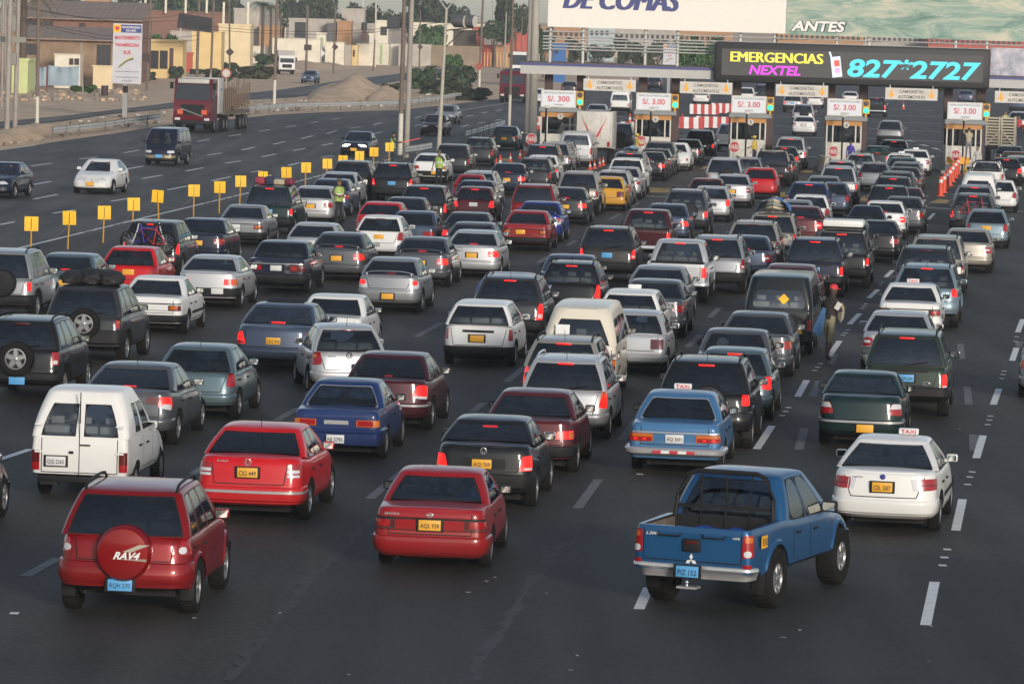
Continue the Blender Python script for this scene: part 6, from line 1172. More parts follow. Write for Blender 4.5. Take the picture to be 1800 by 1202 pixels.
# ---------------- municipal sign ----------------
def muni(px, pyb, x0, x1, yt, yb2, label, Y=None, simple=False):
    b = gp(px, pyb) if Y is None else Vector((dp(px, pyb, Y).x, Y, 0)); Yb = b.y; s = FPX / Yb; w_ = (x1 - x0) / s; zt_, zb_ = tz(px, yt, Yb), tz(px, yb2, Yb); h_ = zt_ - zb_; r = empty('municipal_sign', b, 0, label, 'sign')
    q = MB(); q.box((.0, .06, zb_ / 2 + .3), (.34, .34, zb_ + .6)); q.box((.0, .06, zb_ - .4), (.35, .35, .5), 1); q.build('post', [mat('post_greyblue', (.28, .28, .27), .7), M_TRIM], r, 0)
    q = MB(); xo = ((x0 + x1) / 2 - px) / s; q.box((xo, -.15, (zt_ + zb_) / 2), (w_, .08, h_), 0); q.build('panel', mat('muni_white', (.50, .50, .53), .6, noise=.08), r, 0); Yf = -.2; k = h_ / 4.3
    z = lambda t: zt_ - t * h_
    q = MB(); q.box((xo - w_ * .36, Yf, z(.085)), (w_ * .24, .01, h_ * .13)); q.build('yellow_emblem_panel', M_YEL, r, 0)
    q = MB(); q.poly([(xo - w_ * .36 + a * w_ * .08, Yf - .012, z(.085) + c * w_ * .09) for a, c in [(-1, .5), (-.5, 1), (0, .6), (.5, 1), (1, .5), (.7, -.3), (0, -1), (-.7, -.3)]]); q.build('emblem', M_TXR, r, 0)
    q = MB(); q.box((xo + w_ * .12, Yf, z(.085)), (w_ * .7, .01, h_ * .13)); q.build('blue_heading_panel', M_CANB, r, 0)
    M_W = mat('letter_white', (0, 0, 0)); M_R2 = mat('muni_red', (.5, .04, .06), .6)
    text('MUNICIPALIDAD', (xo + w_ * .12, Yf - .012, z(.06)), .16 * k, M_W, r, w=w_ * .62, bold=.02); text('DE LIMA', (xo + w_ * .12, Yf - .012, z(.115)), .15 * k, M_W, r, w=w_ * .35, bold=.02)
    for s_, t_, ww in [('MANTENIMIENTO', .235, .88), ('PANAMERICANA', .355, .82), ('SUR', .48, .27)]: text(s_, (xo, Yf, z(t_)), .28 * k, M_R2, r, w=w_ * ww, bold=.035)
    q = MB()
    for rr_, th, mi in ((1, .10, 0), (.9, .10, 1)):
        P = [(xo - w_ * .28 + (t / 8) * w_ * .5, Yf - .01 - mi * .004, z(.70) + h_ * .14 * math.sin(t / 8 * 1.5) * 1.05 - mi * .09 * k) for t in range(9)]
        for a, c in zip(P, P[1:]): q.quad(a, c, (c[0], c[1], c[2] - th * k), (a[0], a[1], a[2] - th * k), mi)
    q.build('arc_emblem', [mat('olive_yellow', (.45, .42, .05), .6), M_TXD], r, 0)
    if not simple:
        for s_, t_, ww in [('Gracias por Mejorar Ciudad', .80, .8), ('Luis Castañeda Lossio', .89, .78), ('ALCALDE', .95, .35)]: text(s_, (xo, Yf, z(t_)), .12 * k, M_TXD, r, w=w_ * ww, bold=.01)
muni(219, 206, 196, 247, 42, 147, 'tall white municipal sign with red MANTENIMIENTO PANAMERICANA SUR lettering')
muni(1175, 150, 1164, 1187, 78, 120, 'smaller white municipal sign seen beyond the canopy rails', Y=480, simple=True)
r = empty('speed_sign', gp(397, 160), 0, 'round pale speed sign behind the slatted lorry trailer', 'sign'); q = MB(); q.tube([(0, 0, 0), (0, 0, 1.6)], .04, 6); q.build('post', M_GALV, r, 60); q = MB(); q.lathe([(.5, 0), (.5, -.03), (.36, -.03)], (0, -.05, 1.7), 'y', 24); q.lathe([(.36, -.028), (.001, -.028)], (0, -.05, 1.7), 'y', 24, mi=1); q.build('sign_disc', [mat('faded_ring', (.3, .08, .07), .6), M_SGN], r, 40)
# ---------------- buildings on the left ----------------
M_GLD = mat('dark_window_glass', (.03, .035, .04), .2); M_BRICK = mat('brick', (.22, .10, .07), .9, noise=.25, nscale=1.5)
n = M_BRICK.node_tree.nodes; l = M_BRICK.node_tree.links; bt = n.new('ShaderNodeTexBrick'); tc = n.new('ShaderNodeTexCoord'); mp = n.new('ShaderNodeMapping'); mp.inputs['Rotation'].default_value = (R(90), 0, 0); l.new(tc.outputs['Object'], mp.inputs[0]); l.new(mp.outputs[0], bt.inputs[0]); bt.inputs['Scale'].default_value = 2.2; bt.inputs['Color1'].default_value = (.24, .105, .07, 1); bt.inputs['Color2'].default_value = (.17, .08, .055, 1); bt.inputs['Mortar'].default_value = (.24, .18, .14, 1); l.new(bt.outputs[0], n['Principled BSDF'].inputs['Base Color'])
def wallm(name, c, nz=.12): return mat(name, c, .85, noise=nz, nscale=.8, bump=.2, bscale=6)
M_YH = wallm('yellow_plaster', (.66, .48, .22)); M_CH = wallm('cream_plaster', (.68, .55, .34)); M_WH = wallm('white_plaster', (.68, .62, .50), .16); M_GW = wallm('greyish_plaster', (.40, .36, .31), .2); M_ADB = wallm('adobe', (.25, .17, .11), .35); M_ORB = wallm('orange_brick', (.40, .22, .11), .15); M_DGW = wallm('dark_grey_plaster', (.12, .12, .12), .3); M_REDW = wallm('red_plaster', (.42, .09, .06)); M_TANW = wallm('tan_fence', (.25, .19, .13), .25); M_LIME = wallm('pale_green_plaster', (.52, .56, .26)); M_CORR = mat('corrugated_roof', (.27, .19, .145), .8, noise=.2, nscale=.7)
GBD = 'buildings beyond the left verge'
def house(x0, x1, yt, yb, m, label, depth=8, wins=(), doors=(), roof='flat', name='house', rm=None, Y=None, th=None, group=GBD, par=.25, rz=0):
    cx = (x0 + x1) / 2; b = gp(cx, yb) if Y is None else Vector((dp(cx, yb, Y).x, Y, 0)); s = FPX / b.y; w_ = (x1 - x0) / s; H_ = (yb - yt) / s if Y is None else tz(cx, yt, Y); r = empty(name, b, R(rz), label, 'building' if 'wall' not in name else 'wall', group)
    q = MB(); bx3(q, -w_ / 2, w_ / 2, -.1, H_, 0, depth)
    hx = lambda x: (x - cx) / s; hz = lambda x, y: tz(x, y, b.y)
    q.build('wall', m, r, 0)
    if roof == 'flat': q = MB(); bx3(q, -w_ / 2 - .12, w_ / 2 + .12, H_ + .003, H_ + par, -.12, depth + .12); q.build('roof', rm or m, r, 0)
    if roof == 'slope':
        q = MB(); rows = [[], []]; n_ = int(w_ * 3)
        for i in range(n_ + 1):
            x = -w_ / 2 - .3 + (w_ + .6) * i / n_; dz = .04 * (i % 2); rows[0].append((x, -.8, H_ + .02 + dz)); rows[1].append((x, depth, H_ + .02 + depth * .13 + dz))
        q.grid(rows); q.grid([[(x, y, z - .12) for x, y, z in rr_] for rr_ in rows]); q.grid([rows[0], [(x, y, z - .12) for x, y, z in rows[0]]]); q.build('roof', rm or M_CORR, r, 0)
    for a, c, d, e in wins:
        q = MB(); bx3(q, hx(a) - .06, hx(c) + .06, hz(a, e) - .06, hz(a, d) + .06, -.05, .02); f = q.build('window', M_TRIM, r, 0); q = MB(); bx3(q, hx(a), hx(c), hz(a, e), hz(a, d), -.07, -.052); n_ = 3
        q.build('pane', M_GLD, f, 0); q = MB(); [bx3(q, hx(a) + (hx(c) - hx(a)) * k / n_ - .02, hx(a) + (hx(c) - hx(a)) * k / n_ + .02, hz(a, e), hz(a, d), -.10, -.072) for k in range(n_ + 1)]; q.build('window_bars', mat('rusty_bars', (.10, .05, .035), .8), f, 0)
    for a, c, d, e, mm in doors: q = MB(); bx3(q, hx(a), hx(c), max(.01, hz(a, e)), hz(a, d), -.05, .02); q.build('door', mm, r, 0)
    return r, b, s, H_
M_DRD = mat('brown_door', (.09, .04, .03), .7); M_YD = mat('yellow_door', (.55, .32, .04), .7)
house(20, 48, 108, 163, M_LIME, 'pale green block wall by the transformer poles', 6, name='boundary_wall')
house(36, 200, 70, 152, M_ADB, 'long adobe shed with low grey roof behind the municipal sign', 9, roof='slope', wins=[(42, 62, 78, 95), (170, 192, 80, 115)], name='shed')
house(30, 244, 34, 150, M_BRICK, 'big brick barn with wide sloping grey roof at the far left', 14, roof='slope', Y=462, name='barn', wins=[(45, 90, 38, 50), (138, 146, 42, 58)])
house(163, 197, 117, 151, M_CH, 'low cream wall left of the municipal sign', 1, name='boundary_wall', par=.1, Y=425)
house(95, 140, 96, 149, M_WH, 'small white hut above the blue tarpaulins', 3, wins=[(122, 127, 104, 113), (131, 137, 104, 113)], name='hut', par=.06, Y=424)
house(234, 392, 23, 120, M_BRICK, 'brick building with pale corner columns behind the yellow house', 10, Y=600, name='building')
for i, (x, t_) in enumerate([(255, 'above the left end of the brick building'), (291, 'second above the brick building'), (326, 'third above the brick building'), (363, 'fourth above the brick building')]):
    q = MB(); Yb = 599; z0, z1 = tz(x, 24, Yb), tz(x, -2, Yb); bx3(q, -.14, .14, 0, z1 - z0, -.14, .14); o = q.build('roof_column', M_WH, smooth=0); o.location = (dp(x, 20, Yb).x, Yb + .3, z0 + .0); tag(o, 'pale concrete column stub, ' + t_, 'column', 'column stubs on the roofs')
for i, (x, t_) in enumerate([(393, 'left one on the cream two-storey house'), (436, 'right one on the cream two-storey house')]):
    q = MB(); Yb = 586; z0, z1 = tz(x, 46, Yb), tz(x, 8, Yb); bx3(q, -.14, .14, 0, z1 - z0, -.14, .14); o = q.build('roof_column', M_WH, smooth=0); o.location = (dp(x, 20, Yb).x, Yb + .4, z0 + .26); tag(o, 'pale concrete column stub, ' + t_, 'column', 'column stubs on the roofs')
house(246, 320, 74, 137, M_YH, 'yellow house with two barred windows and a brown door', 6, wins=[(265, 277, 90, 120), (281, 293, 90, 120)], doors=[(297, 304, 85, 130, M_DRD)])
house(247, 262, 68, 139, M_YH, 'yellow gable part of the yellow house front', 1.2, wins=[(256, 261, 84, 92)], par=.02)
house(322, 338, 96, 127, M_REDW, 'rust red gate left of the cream house', .3, name='gate_wall')
house(336, 388, 57, 126, M_YH, 'plain pale yellow wall left of the cream two-storey house', 6, name='boundary_wall', par=.05)
house(386, 432, 58, 122, M_CH, 'cream two-storey house with two narrow windows and overhanging top', 7, wins=[(391, 397, 80, 98), (421, 427, 79, 98)])
house(298, 337, 55, 120, M_GW, 'grey plastered wall between yellow house and cream wall', 4, Y=590, name='boundary_wall', par=.05)
rr = house(384, 440, 46, 69, M_CH, 'overhanging white upper storey of the cream house', 7, Y=583.5, name='upper_storey'); rr[0].children[0].data.transform(Matrix.Translation((0, 0, 0)))
house(430, 512, 82, 112, M_WH, 'white wall with large painted red and black letters', .3, name='painted_wall', par=.03)
b = gp(471, 112); text('Alan', (dp(449, 97, b.y).x, b.y - .03, tz(449, 96, b.y)), .95, M_TXD, None, w=1.6, name='wall_lettering', bold=.03); o = bpy.data.objects['wall_lettering']; tag(o, 'black and red painted word on the white wall', 'lettering'); q = MB(); bx3(q, -.9, .9, 0, .55, -.005, 0); o = q.build('red_paint_band', mat('wall_red_paint', (.5, .10, .08), .8), smooth=0); o.location = (dp(487, 95, b.y).x, b.y - .02, tz(487, 97, b.y)); tag(o, 'red painted band on the white wall behind the white lorry', 'painting')
house(478, 562, 69, 114, M_WH, 'long white wall behind the white lorry', 5, name='boundary_wall', par=.05); house(555, 572, 61, 113, M_WH, 'white gate pillar with pale green stripe', .8, doors=[(562, 567, 66, 112, mat('pale_green_paint', (.35, .45, .22), .7))], name='gate_pillar')
house(571, 604, 75, 115, M_WH, 'bright white wall right of the green striped pillar', 5, name='boundary_wall', par=.05); house(603, 617, 80, 115, M_GW, 'greyish wall left of the yellow doorway', 4, name='boundary_wall', par=.05)
house(616, 628, 80, 115, M_YH, 'yellow doorway between greyish and white walls', 4, doors=[(620, 623, 88, 100, M_TRIM)], name='doorway_wall', par=.03); house(627, 656, 78, 115, M_WH, 'white wall with red scribble right of the yellow doorway', 4, name='boundary_wall', par=.05); house(655, 702, 78, 114, M_WH, 'white wall with pale green stripe right of the concrete pole', 4, doors=[(667, 672, 79, 113, mat('pale_green_paint', (0, 0, 0)))], name='boundary_wall', par=.05); house(648, 656, 62, 114, M_WH, 'white gate pillar right of the scribbled wall', .8, name='gate_pillar')
house(700, 757, 78, 116, M_GW, 'greyish stained wall behind the palm', 2, name='boundary_wall', par=.03); house(507, 595, 36, 80, M_GW, 'grey unfinished house with blue and dark bays', 8, Y=712, wins=[(518, 536, 40, 66)]); house(592, 617, 40, 72, M_ORB, 'orange brick room next to the grey unfinished house', 6, Y=708); house(574, 592, 44, 78, M_DGW, 'dark grey wall between grey house and orange room', 5, Y=709, name='boundary_wall')
house(617, 660, 44, 80, M_GW, 'low grey house behind the black water tank', 6, Y=716); house(661, 682, 39, 66, M_WH, 'white house with a barred window left of the dark hoarding', 8, Y=700, wins=[(669, 679, 48, 62)])
house(724, 850, 44, 70, M_WH, 'long pale wall behind the green hedge', 1, Y=780, name='boundary_wall'); house(828, 850, 50, 90, M_REDW, 'tall red house behind the lamp post bracket', 7, Y=715); house(844, 870, 82, 117, M_REDW, 'red wall with pale vertical stripes', .5, name='boundary_wall'); house(868, 900, 83, 118, M_ORB, 'orange striped wall behind the leafy tree', .5, name='boundary_wall'); house(880, 926, 60, 95, M_REDW, 'red roofed low house far behind the leafy tree', 8, Y=760)
for i in range(9): q = MB(); b = gp(870, 118); x = 846 + i * 5.6; bx3(q, -.06, .06, 0, 2.2, -.06, .0); hw_ = [z_ for z_ in bpy.data.objects if z_.get('label') == 'red wall with pale vertical stripes'][0]; o = q.build('pilaster', M_YH, hw_, 0); o.location = Vector((dp(x, 110, b.y).x, b.y - .04, .05)) - hw_.location
house(757, 842, 84, 117, M_TANW, 'tan board fence between greyish and red walls', .3, name='fence_wall'); rt = house(796, 836, 56, 88, mat('thatch', (.07, .06, .045), .95, noise=.4, nscale=2), 'dark thatched hut behind the tan fence', 6, Y=706, name='hut')
house(0, 26, 60, 160, M_ADB, 'dim brown house at the left edge', 6, Y=460); house(150, 190, 4, 20, M_ORB, 'orange parapet showing above the barn roof', 3, Y=520, name='boundary_wall'); house(410, 455, 18, 80, M_GW, 'far grey house behind the cream one', 8, Y=720); house(455, 495, 48, 85, M_ORB, 'far orange house left of the pale pole', 8, Y=715); house(600, 640, 18, 50, M_GW, 'far pale house above the orange room', 8, Y=800)
# tarpaulins, hoardings, tank, barrel
def panel(x0, x1, y0, y1, yb, m, name, label, cat, th=.06, Y=None, rot=0, wav=0):
    cx = (x0 + x1) / 2; Yb = Y or gp(cx, yb).y; s = FPX / Yb; w_ = (x1 - x0) / s; zt_, zb_ = tz(cx, y0, Yb), tz(cx, y1, Yb); q = MB()
    if wav:
        rows = [[(-w_ / 2 + w_ * i / 16, -.15 * math.sin(i * 1.1) * (j / 6), zb_ + (zt_ - zb_) * j / 6 - .15 * math.sin(math.pi * i / 16) * (j / 6) ** 3) for j in range(7)] for i in range(17)]; q.grid(rows); q.grid([[(x, y + .02, z) for x, y, z in r_] for r_ in rows])
    else: q.box((0, 0, (zt_ + zb_) / 2), (w_, th, zt_ - zb_), 0, Matrix.Rotation(R(rot), 3, 'Y'))
    o = q.build(name, m, smooth=50 if wav else 0); o.location = (dp(cx, y1, Yb).x, Yb, 0); return tag(o, label, cat)
M_TP = mat('faded_blue_tarp', (.27, .34, .39), .7, noise=.25, nscale=.8)
panel(50, 83, 116, 151, 157, M_TP, 'tarpaulin', 'faded blue grey tarpaulin left of the red post', 'tarpaulin', wav=1); panel(84, 138, 115, 151, 157, M_TP, 'tarpaulin', 'wider pale blue tarpaulin right of the red post', 'tarpaulin', wav=1)
pole(82, 160, 83, 112, 2.5, 'rusty red post between the two tarpaulins', mat('rust_red', (.2, .05, .035), .8)); pole(146, 166, 142, 75, 3, 'pale crooked post at the end of the tarpaulins', M_CONC); pole(165, 150, 166, 76, 2, 'pale post before the adobe shed', M_CWHT); pole(96, 130, 97, 76, 2, 'pale post in the middle of the adobe shed', M_CWHT)
rh = panel(312, 374, 28, 54, 140, mat('hoarding_dark', (.03, .03, .032), .8), 'old_hoarding', 'tilted dark hoarding with steel truss back', 'hoarding', rot=7, Y=490); q = MB(); zc = tz(343, 41, 490); 
for i in range(6): a = -1.3 + i * .5; q.tube([(a, -.1, zc + .6 - (a * .12)), (a + .25, -.1, zc - .6 - (a * .12))], .022, 4); q.tube([(a + .25, -.1, zc - .6 - a * .12), (a + .5, -.1, zc + .6 - a * .12)], .022, 4)
q.build('truss', M_BRN, rh, 60)
panel(680, 702, 30, 52, 110, mat('hoarding_dark', (0, 0, 0)), 'old_hoarding', 'dark brown hoarding left of the tall pair of poles', 'hoarding', Y=660)
q = MB(); q.lathe([(.001, 0), (.45, 0), (.45, 1.0), (.3, 1.15), (.001, 1.2)], (0, 0, 0), 'z', 16); q.box((0, 0, -.9), (.7, .7, 1.8), 1); o = q.build('water_tank', [mat('tank_black', (.02, .02, .022), .6), mat('tank_base', (.1, .05, .04), .8)], smooth=40); o.location = dp(640, 53, 700); tag(o, 'black water tank on a small brick tower', 'water tank')
q = MB(); q.lathe([(.001, 0), (.3, 0), (.32, .3), (.3, .6), (.32, .9), (.001, .92)], (0, 0, 0), 'z', 16); o = q.build('oil_drum', mat('drum_dark', (.05, .03, .03), .7), smooth=40); o.location = gp(184, 169); tag(o, 'dark rusty barrel left of the municipal sign post', 'barrel')
# ---------------- trees, palms, bushes ----------------
def leafm(name, c): return mat(name, c, .75, noise=.45, nscale=.8, spec=.3)
LG = [leafm('leaf_dark_green', (.035, .055, .030)), leafm('leaf_mid_green', (.05, .085, .035)), leafm('leaf_olive', (.07, .075, .035)), leafm('leaf_bright_green', (.055, .12, .03))]
M_TRK = mat('bark', (.10, .075, .055), .9, noise=.3)
CR = {}
def crown_mesh(seed, n=1500, leaf=.32, blobs=9, flat=.8, top=False):
    k = (seed, n, leaf, blobs, flat)
    if k in CR: return CR[k]
    rd = random.Random(seed); mb = MB(); B = []
    for i in range(blobs): B.append((Vector((rd.uniform(-.65, .65), rd.uniform(-.65, .65), rd.uniform(-.45, .62) * flat)), rd.uniform(.22, .48)))
    for i in range(n):
        c, r_ = rd.choice(B); d = Vector((rd.gauss(0, 1), rd.gauss(0, 1), rd.gauss(0, 1))).normalized(); p = c + d * r_ * rd.uniform(.55, 1.0) ** .5; p.z *= 1
        a = Vector((rd.gauss(0, 1), rd.gauss(0, 1), rd.gauss(0, 1))).normalized(); b_ = a.cross(d + Vector((.1, .2, .3))).normalized(); s_ = leaf * rd.uniform(.5, 1.2) * .1
        mb.add([p - a * s_ - b_ * s_ * .5, p + a * s_ - b_ * s_ * .6, p + a * s_ * 1.1 + b_ * s_ * .6, p - a * s_ * .7 + b_ * s_ * .7], [(0, 1, 2, 3)], 0 if rd.random() < .7 else 1)
    CR[k] = mb; return mb
CMS = {}
def crown_obj(seed, mats, n, leaf, blobs, flat, name='crown'):
    key = (seed, n, leaf, blobs, flat, mats[0].name)
    if key not in CMS:
        mb = crown_mesh(seed, n, leaf, blobs, flat); me = bpy.data.meshes.new(name); me.from_pydata(mb.v, [], mb.f); [me.materials.append(m) for m in mats]; me.polygons.foreach_set('material_index', mb.m); CMS[key] = me
    o = bpy.data.objects.new(name, CMS[key]); COL.objects.link(o); return o
def tree(x, yb, yt, wpx, label, kind=0, Y=None, seed=None, name='tree', group='trees beyond the left verge', n=1900, leaf=.8, trunk=.35):
    b = gp(x, yb) if Y is None else Vector((dp(x, yb, Y).x, Y, 0)); s = FPX / b.y; H_ = tz(x, yt, b.y); R_ = wpx / s / 2; r = empty(name, b, 0, label, 'tree', group); h0 = H_ * trunk; seed = seed if seed is not None else int(x) % 6
    q = MB(); q.tube([(0, 0, -.1), (.1, 0, h0 * .6), (-.05, 0, h0 * 1.3), (.05, 0, H_ * .8)], [R_ * .1, R_ * .07, R_ * .05, .03], 8)
    for k in range(4): a = k * 1.7 + seed; q.tube([(0, 0, h0 * .9), (math.cos(a) * R_ * .4, math.sin(a) * R_ * .4, h0 + (H_ - h0) * .5)], [R_ * .04, .03], 6)
    q.build('trunk', M_TRK, r, 60); m = [[LG[0], LG[2]], [LG[1], LG[0]], [LG[3], LG[1]], [LG[2], LG[0]]][kind]; o = crown_obj(seed, m, n, leaf, 11, .85); o.parent = r; o.location = (0, 0, (H_ + h0) / 2); o.scale = (R_ * 1.05, R_ * 1.05, (H_ - h0) / 2 * 1.1); return r
TR = [(110, -25, 50, 0), (225, -12, 40, 0), (270, -30, 56, 0), (318, -20, 60, 1), (362, -26, 60, 0), (405, -10, 44, 0), (300, -6, 40, 2), (520, -12, 50, 0), (560, -22, 56, 0), (540, 10, 40, 1), (585, 18, 44, 0), (640, 4, 50, 3), (670, 15, 44, 1), (745, -30, 66, 0), (775, -12, 56, 1), (800, 4, 46, 0), (720, 20, 50, 0)]
WD = ['far', 'bushy', 'tall', 'rounded', 'dark', 'loose', 'spreading']
for i, (x, yt, w_, k) in enumerate(TR):
    ref = ['above the barn roof', 'above the brick building', 'above the cream house', 'above the grey unfinished house', 'above the white walls', 'behind the tall pair of poles', 'behind the lamp post'][min(6, max(0, 0 if x < 235 else 1 if x < 385 else 2 if x < 450 else 3 if x < 600 else 4 if x < 690 else 5 if x < 750 else 6))]
    tree(x, 0, yt, w_ * 1.25, '%s tree %s, %s of those there' % (['dark green', 'mid green', 'bright green', 'olive grey'][k], ref, ['first', 'second', 'third', 'fourth', 'fifth', 'sixth', 'seventh'][[j for j, t in enumerate([z for z in TR if (z[0] < 235) == (x < 235) and (z[0] < 385) == (x < 385) and (z[0] < 450) == (x < 450) and (z[0] < 600) == (x < 600) and (z[0] < 690) == (x < 690) and (z[0] < 750) == (x < 750)]) if t[0] == x][0]]), k, Y=790 + (i * 37) % 90, trunk=.3)
tree(868, 118, 30, 62, 'leafy tree before the red and orange wall', 1, trunk=.35, n=2200, seed=2); tree(908, 0, 0, 46, 'tall dark tree behind the leafy tree', 0, Y=730, n=2000); tree(885, 0, -22, 40, 'tallest dark tree left of the big concrete posts', 0, Y=740)
def bush(x, yb, yt, wpx, label, kind=1, name='bush', Y=None, grp='bushes on the left verge', n=2400, leaf=1.15, dy=1):
    b = gp(x, yb) if Y is None else Vector((dp(x, yb, Y).x, Y, 0)); s = FPX / b.y; H_ = tz(x, yt, b.y); R_ = wpx / s / 2; r = empty(name, b, 0, label, 'bush' if name != 'hedge' else 'hedge', grp); q = MB(); [q.tube([(0, 0, 0), (math.cos(k) * R_ * .3, 0, H_ * .6)], [.06, .02], 5) for k in range(3)]; q.build('stems', M_TRK, r, 60)
    m = [[LG[0], LG[2]], [LG[1], LG[0]], [LG[3], LG[1]], [LG[2], LG[0]]][kind]; o = crown_obj(int(x) % 5 + 20, m, n, leaf, 14, .9, 'foliage'); o.parent = r; o.location = (0, 0, H_ * .36); o.scale = (R_ * 1.1, R_ * dy, H_ * .78)
for a in [(752, 82, 48, 64, 'long clipped green hedge above the greyish wall', 2, 'hedge', 750), (262, 140, 127, 22, 'small dark bush at the yellow house corner', 0), (310, 138, 118, 24, 'round dark bush beside the yellow house door', 0), (345, 130, 122, 26, 'low green bush before the pale yellow wall', 1), (400, 126, 111, 36, 'dark bush under the cream house', 0), (385, 142, 122, 60, 'dry reddish bush behind the slatted trailer', 3), (450, 138, 118, 70, 'low ground bush right of the speed sign', 3), (470, 122, 97, 46, 'green bush left of the white lorry', 1), (455, 134, 116, 22, 'small bright green bush by the white lorry', 2), (740, 156, 122, 48, 'green bush at the foot of the palm', 1), (795, 150, 128, 56, 'tall green bush right of the palm', 1), (805, 158, 118, 60, 'wide green bush left of the whitewashed pole', 0), (770, 165, 140, 70, 'low green bush in front of the palm', 0), (830, 176, 155, 64, 'dark creeping bush at the end of the curved guard rail', 0), (688, 160, 145, 34, 'small bush on the dirt mound', 0), (148, 163, 148, 44, 'weeds at the end of the tarpaulins', 2), (795, 130, 98, 34, 'bright bush behind the palm', 2), (285, 78, 66, 60, 'green creeper on the yellow house roof', 2, 'bush', 505)]:
    bush(a[0], a[1], a[2], a[3], a[4], a[5], a[6] if len(a) > 6 else 'bush', Y=a[7] if len(a) > 7 else None)
M_FR = leafm('palm_green', (.05, .075, .03)); M_FRD = leafm('dry_palm', (.16, .13, .075))
def palm(x, yb, yt, rpx, label, m=M_FR, n=22, Y=None):
    b = gp(x, yb) if Y is None else Vector((dp(x, yb, Y).x, Y, 0)); s = FPX / b.y; H_ = tz(x, yt, b.y); R_ = rpx / s; r = empty('palm_tree', b, 0, label, 'palm tree', 'palm trees'); q = MB(); q.tube([(0, 0, 0), (.05, 0, H_ * .5), (0, 0, H_)], [R_ * .13, R_ * .1, R_ * .1], 10); q.build('trunk', M_TRK, r, 60); q = MB(); rd = random.Random(int(x))
    for k in range(n):
        a = k * 2.4; up = rd.uniform(-.1, .9); P = []
        for t in range(7): u = t / 6; P.append(Vector((math.cos(a) * R_ * u * 1.0, math.sin(a) * R_ * u, H_ + R_ * (up * u - 1.05 * u * u))))
        for t in range(6):
            d = (P[t + 1] - P[t]).normalized(); sd_ = d.cross(Vector((0, 0, 1))).normalized()
            for j in range(2):
                for sg in (-1, 1): c = P[t].lerp(P[t + 1], j / 2); tip = c + sd_ * sg * R_ * .22 * (1 - t / 8) + d * R_ * .12 - Vector((0, 0, R_ * .12)); q.add([c, c + d * R_ * .05, tip], [(0, 1, 2)])
    o = q.build('fronds', m, r, 0)
palm(38, 178, -14, 60, 'large drooping dry palm at the top left', M_FRD, 30, Y=398); palm(460, 112, 8, 26, 'tall palm above the graffiti wall', M_FR, 26, Y=640); palm(474, 112, 12, 22, 'shaggy palm just right of the tall palm', M_FRD, 22, Y=645); palm(758, 152, 118, 20, 'small fan palm among the green bushes', M_FR, 20); palm(492, 90, 18, 16, 'short palm behind the pale pole', M_FR, 18, Y=690)
# ---------------- what shows beyond the canopy ----------------
GF = 'far scenery beyond the toll canopy'
for x0, x1, yt, m, t_, Y in [(975, 998, 82, mat('bright_blue_wall', (.03, .12, .32), .7), 'bright blue kiosk beyond the canopy rails', 560), (955, 1040, 52, M_ORB, 'hazy orange brick house far beyond the rails', 900), (1036, 1082, 50, mat('pale_teal_wall', (.35, .42, .42), .7), 'pale teal building beyond the rails', 860), (1080, 1200, 56, M_GW, 'hazy grey terrace beyond the rails', 950), (1195, 1290, 58, M_ORB, 'hazy tan building left of the display', 900), (1370, 1520, 58, M_ORB, 'reddish building between display and billboard', 800), (1515, 1640, 62, M_GW, 'grey brown building between display and billboard', 820), (1635, 1810, 66, M_REDW, 'dull red building between display and billboard, rightmost', 810)]:
    house(x0, x1, yt, 0, m, t_, 12, Y=Y, group=GF, wins=[(x0 + 4 + i * 9, x0 + 8 + i * 9, yt + 5, yt + 12) for i in range(int((x1 - x0 - 6) / 9))], par=.3)
for i, (x, yt, w_, k, Y) in enumerate([(1015, 62, 40, 0, 650), (1105, 60, 50, 0, 640), (1135, 70, 40, 3, 560), (1205, 66, 50, 2, 520), (1240, 60, 60, 2, 500), (1275, 64, 50, 1, 520), (958, 40, 40, 1, 600), (1060, 76, 50, 0, 700), (1160, 64, 44, 0, 720), (1640, 132, 60, 2, 520), (1600, 140, 50, 1, 560), (1700, 138, 60, 0, 560), (1560, 140, 50, 3, 600), (1780, 138, 70, 0, 560)]):
    tree(x, 0, yt, w_, '%s tree beyond the canopy, %s' % (['dark green', 'mid green', 'bright green', 'olive'][k], ['above booth seven', 'right of the pale teal building', 'beside the smaller municipal sign', 'left of the display edge', 'touching the display edge', 'behind the display edge', 'beside the big concrete post', 'far behind the rails', 'farthest behind the smaller sign', 'under the display right of booth four', 'low one under the display', 'seen left of booth three', 'grey one under the display', 'seen right of booth three'][i]), k, Y=Y, trunk=.12, group=GF)
# overhead wires
q = MB()
for y0, y1 in [(30, 62), (34, 70), (12, 20), (8, 30)]:
    a, c = dp(30, y0, 300), dp(350, y1, 415); q.tube([a.lerp(c, t / 12) - Vector((0, 0, .8 * (1 - (2 * t / 12 - 1) ** 2))) for t in range(13)], .018, 4)
for y0, y1 in [(45, 28), (50, 33)]:
    a, c = dp(350, y0, 420), dp(850, y1, 430); q.tube([a.lerp(c, t / 12) - Vector((0, 0, 1.0 * (1 - (2 * t / 12 - 1) ** 2))) for t in range(13)], .02, 4)
tag(q.build('overhead_wires', M_TRIM), 'thin black overhead wires strung across the left poles', 'wires')
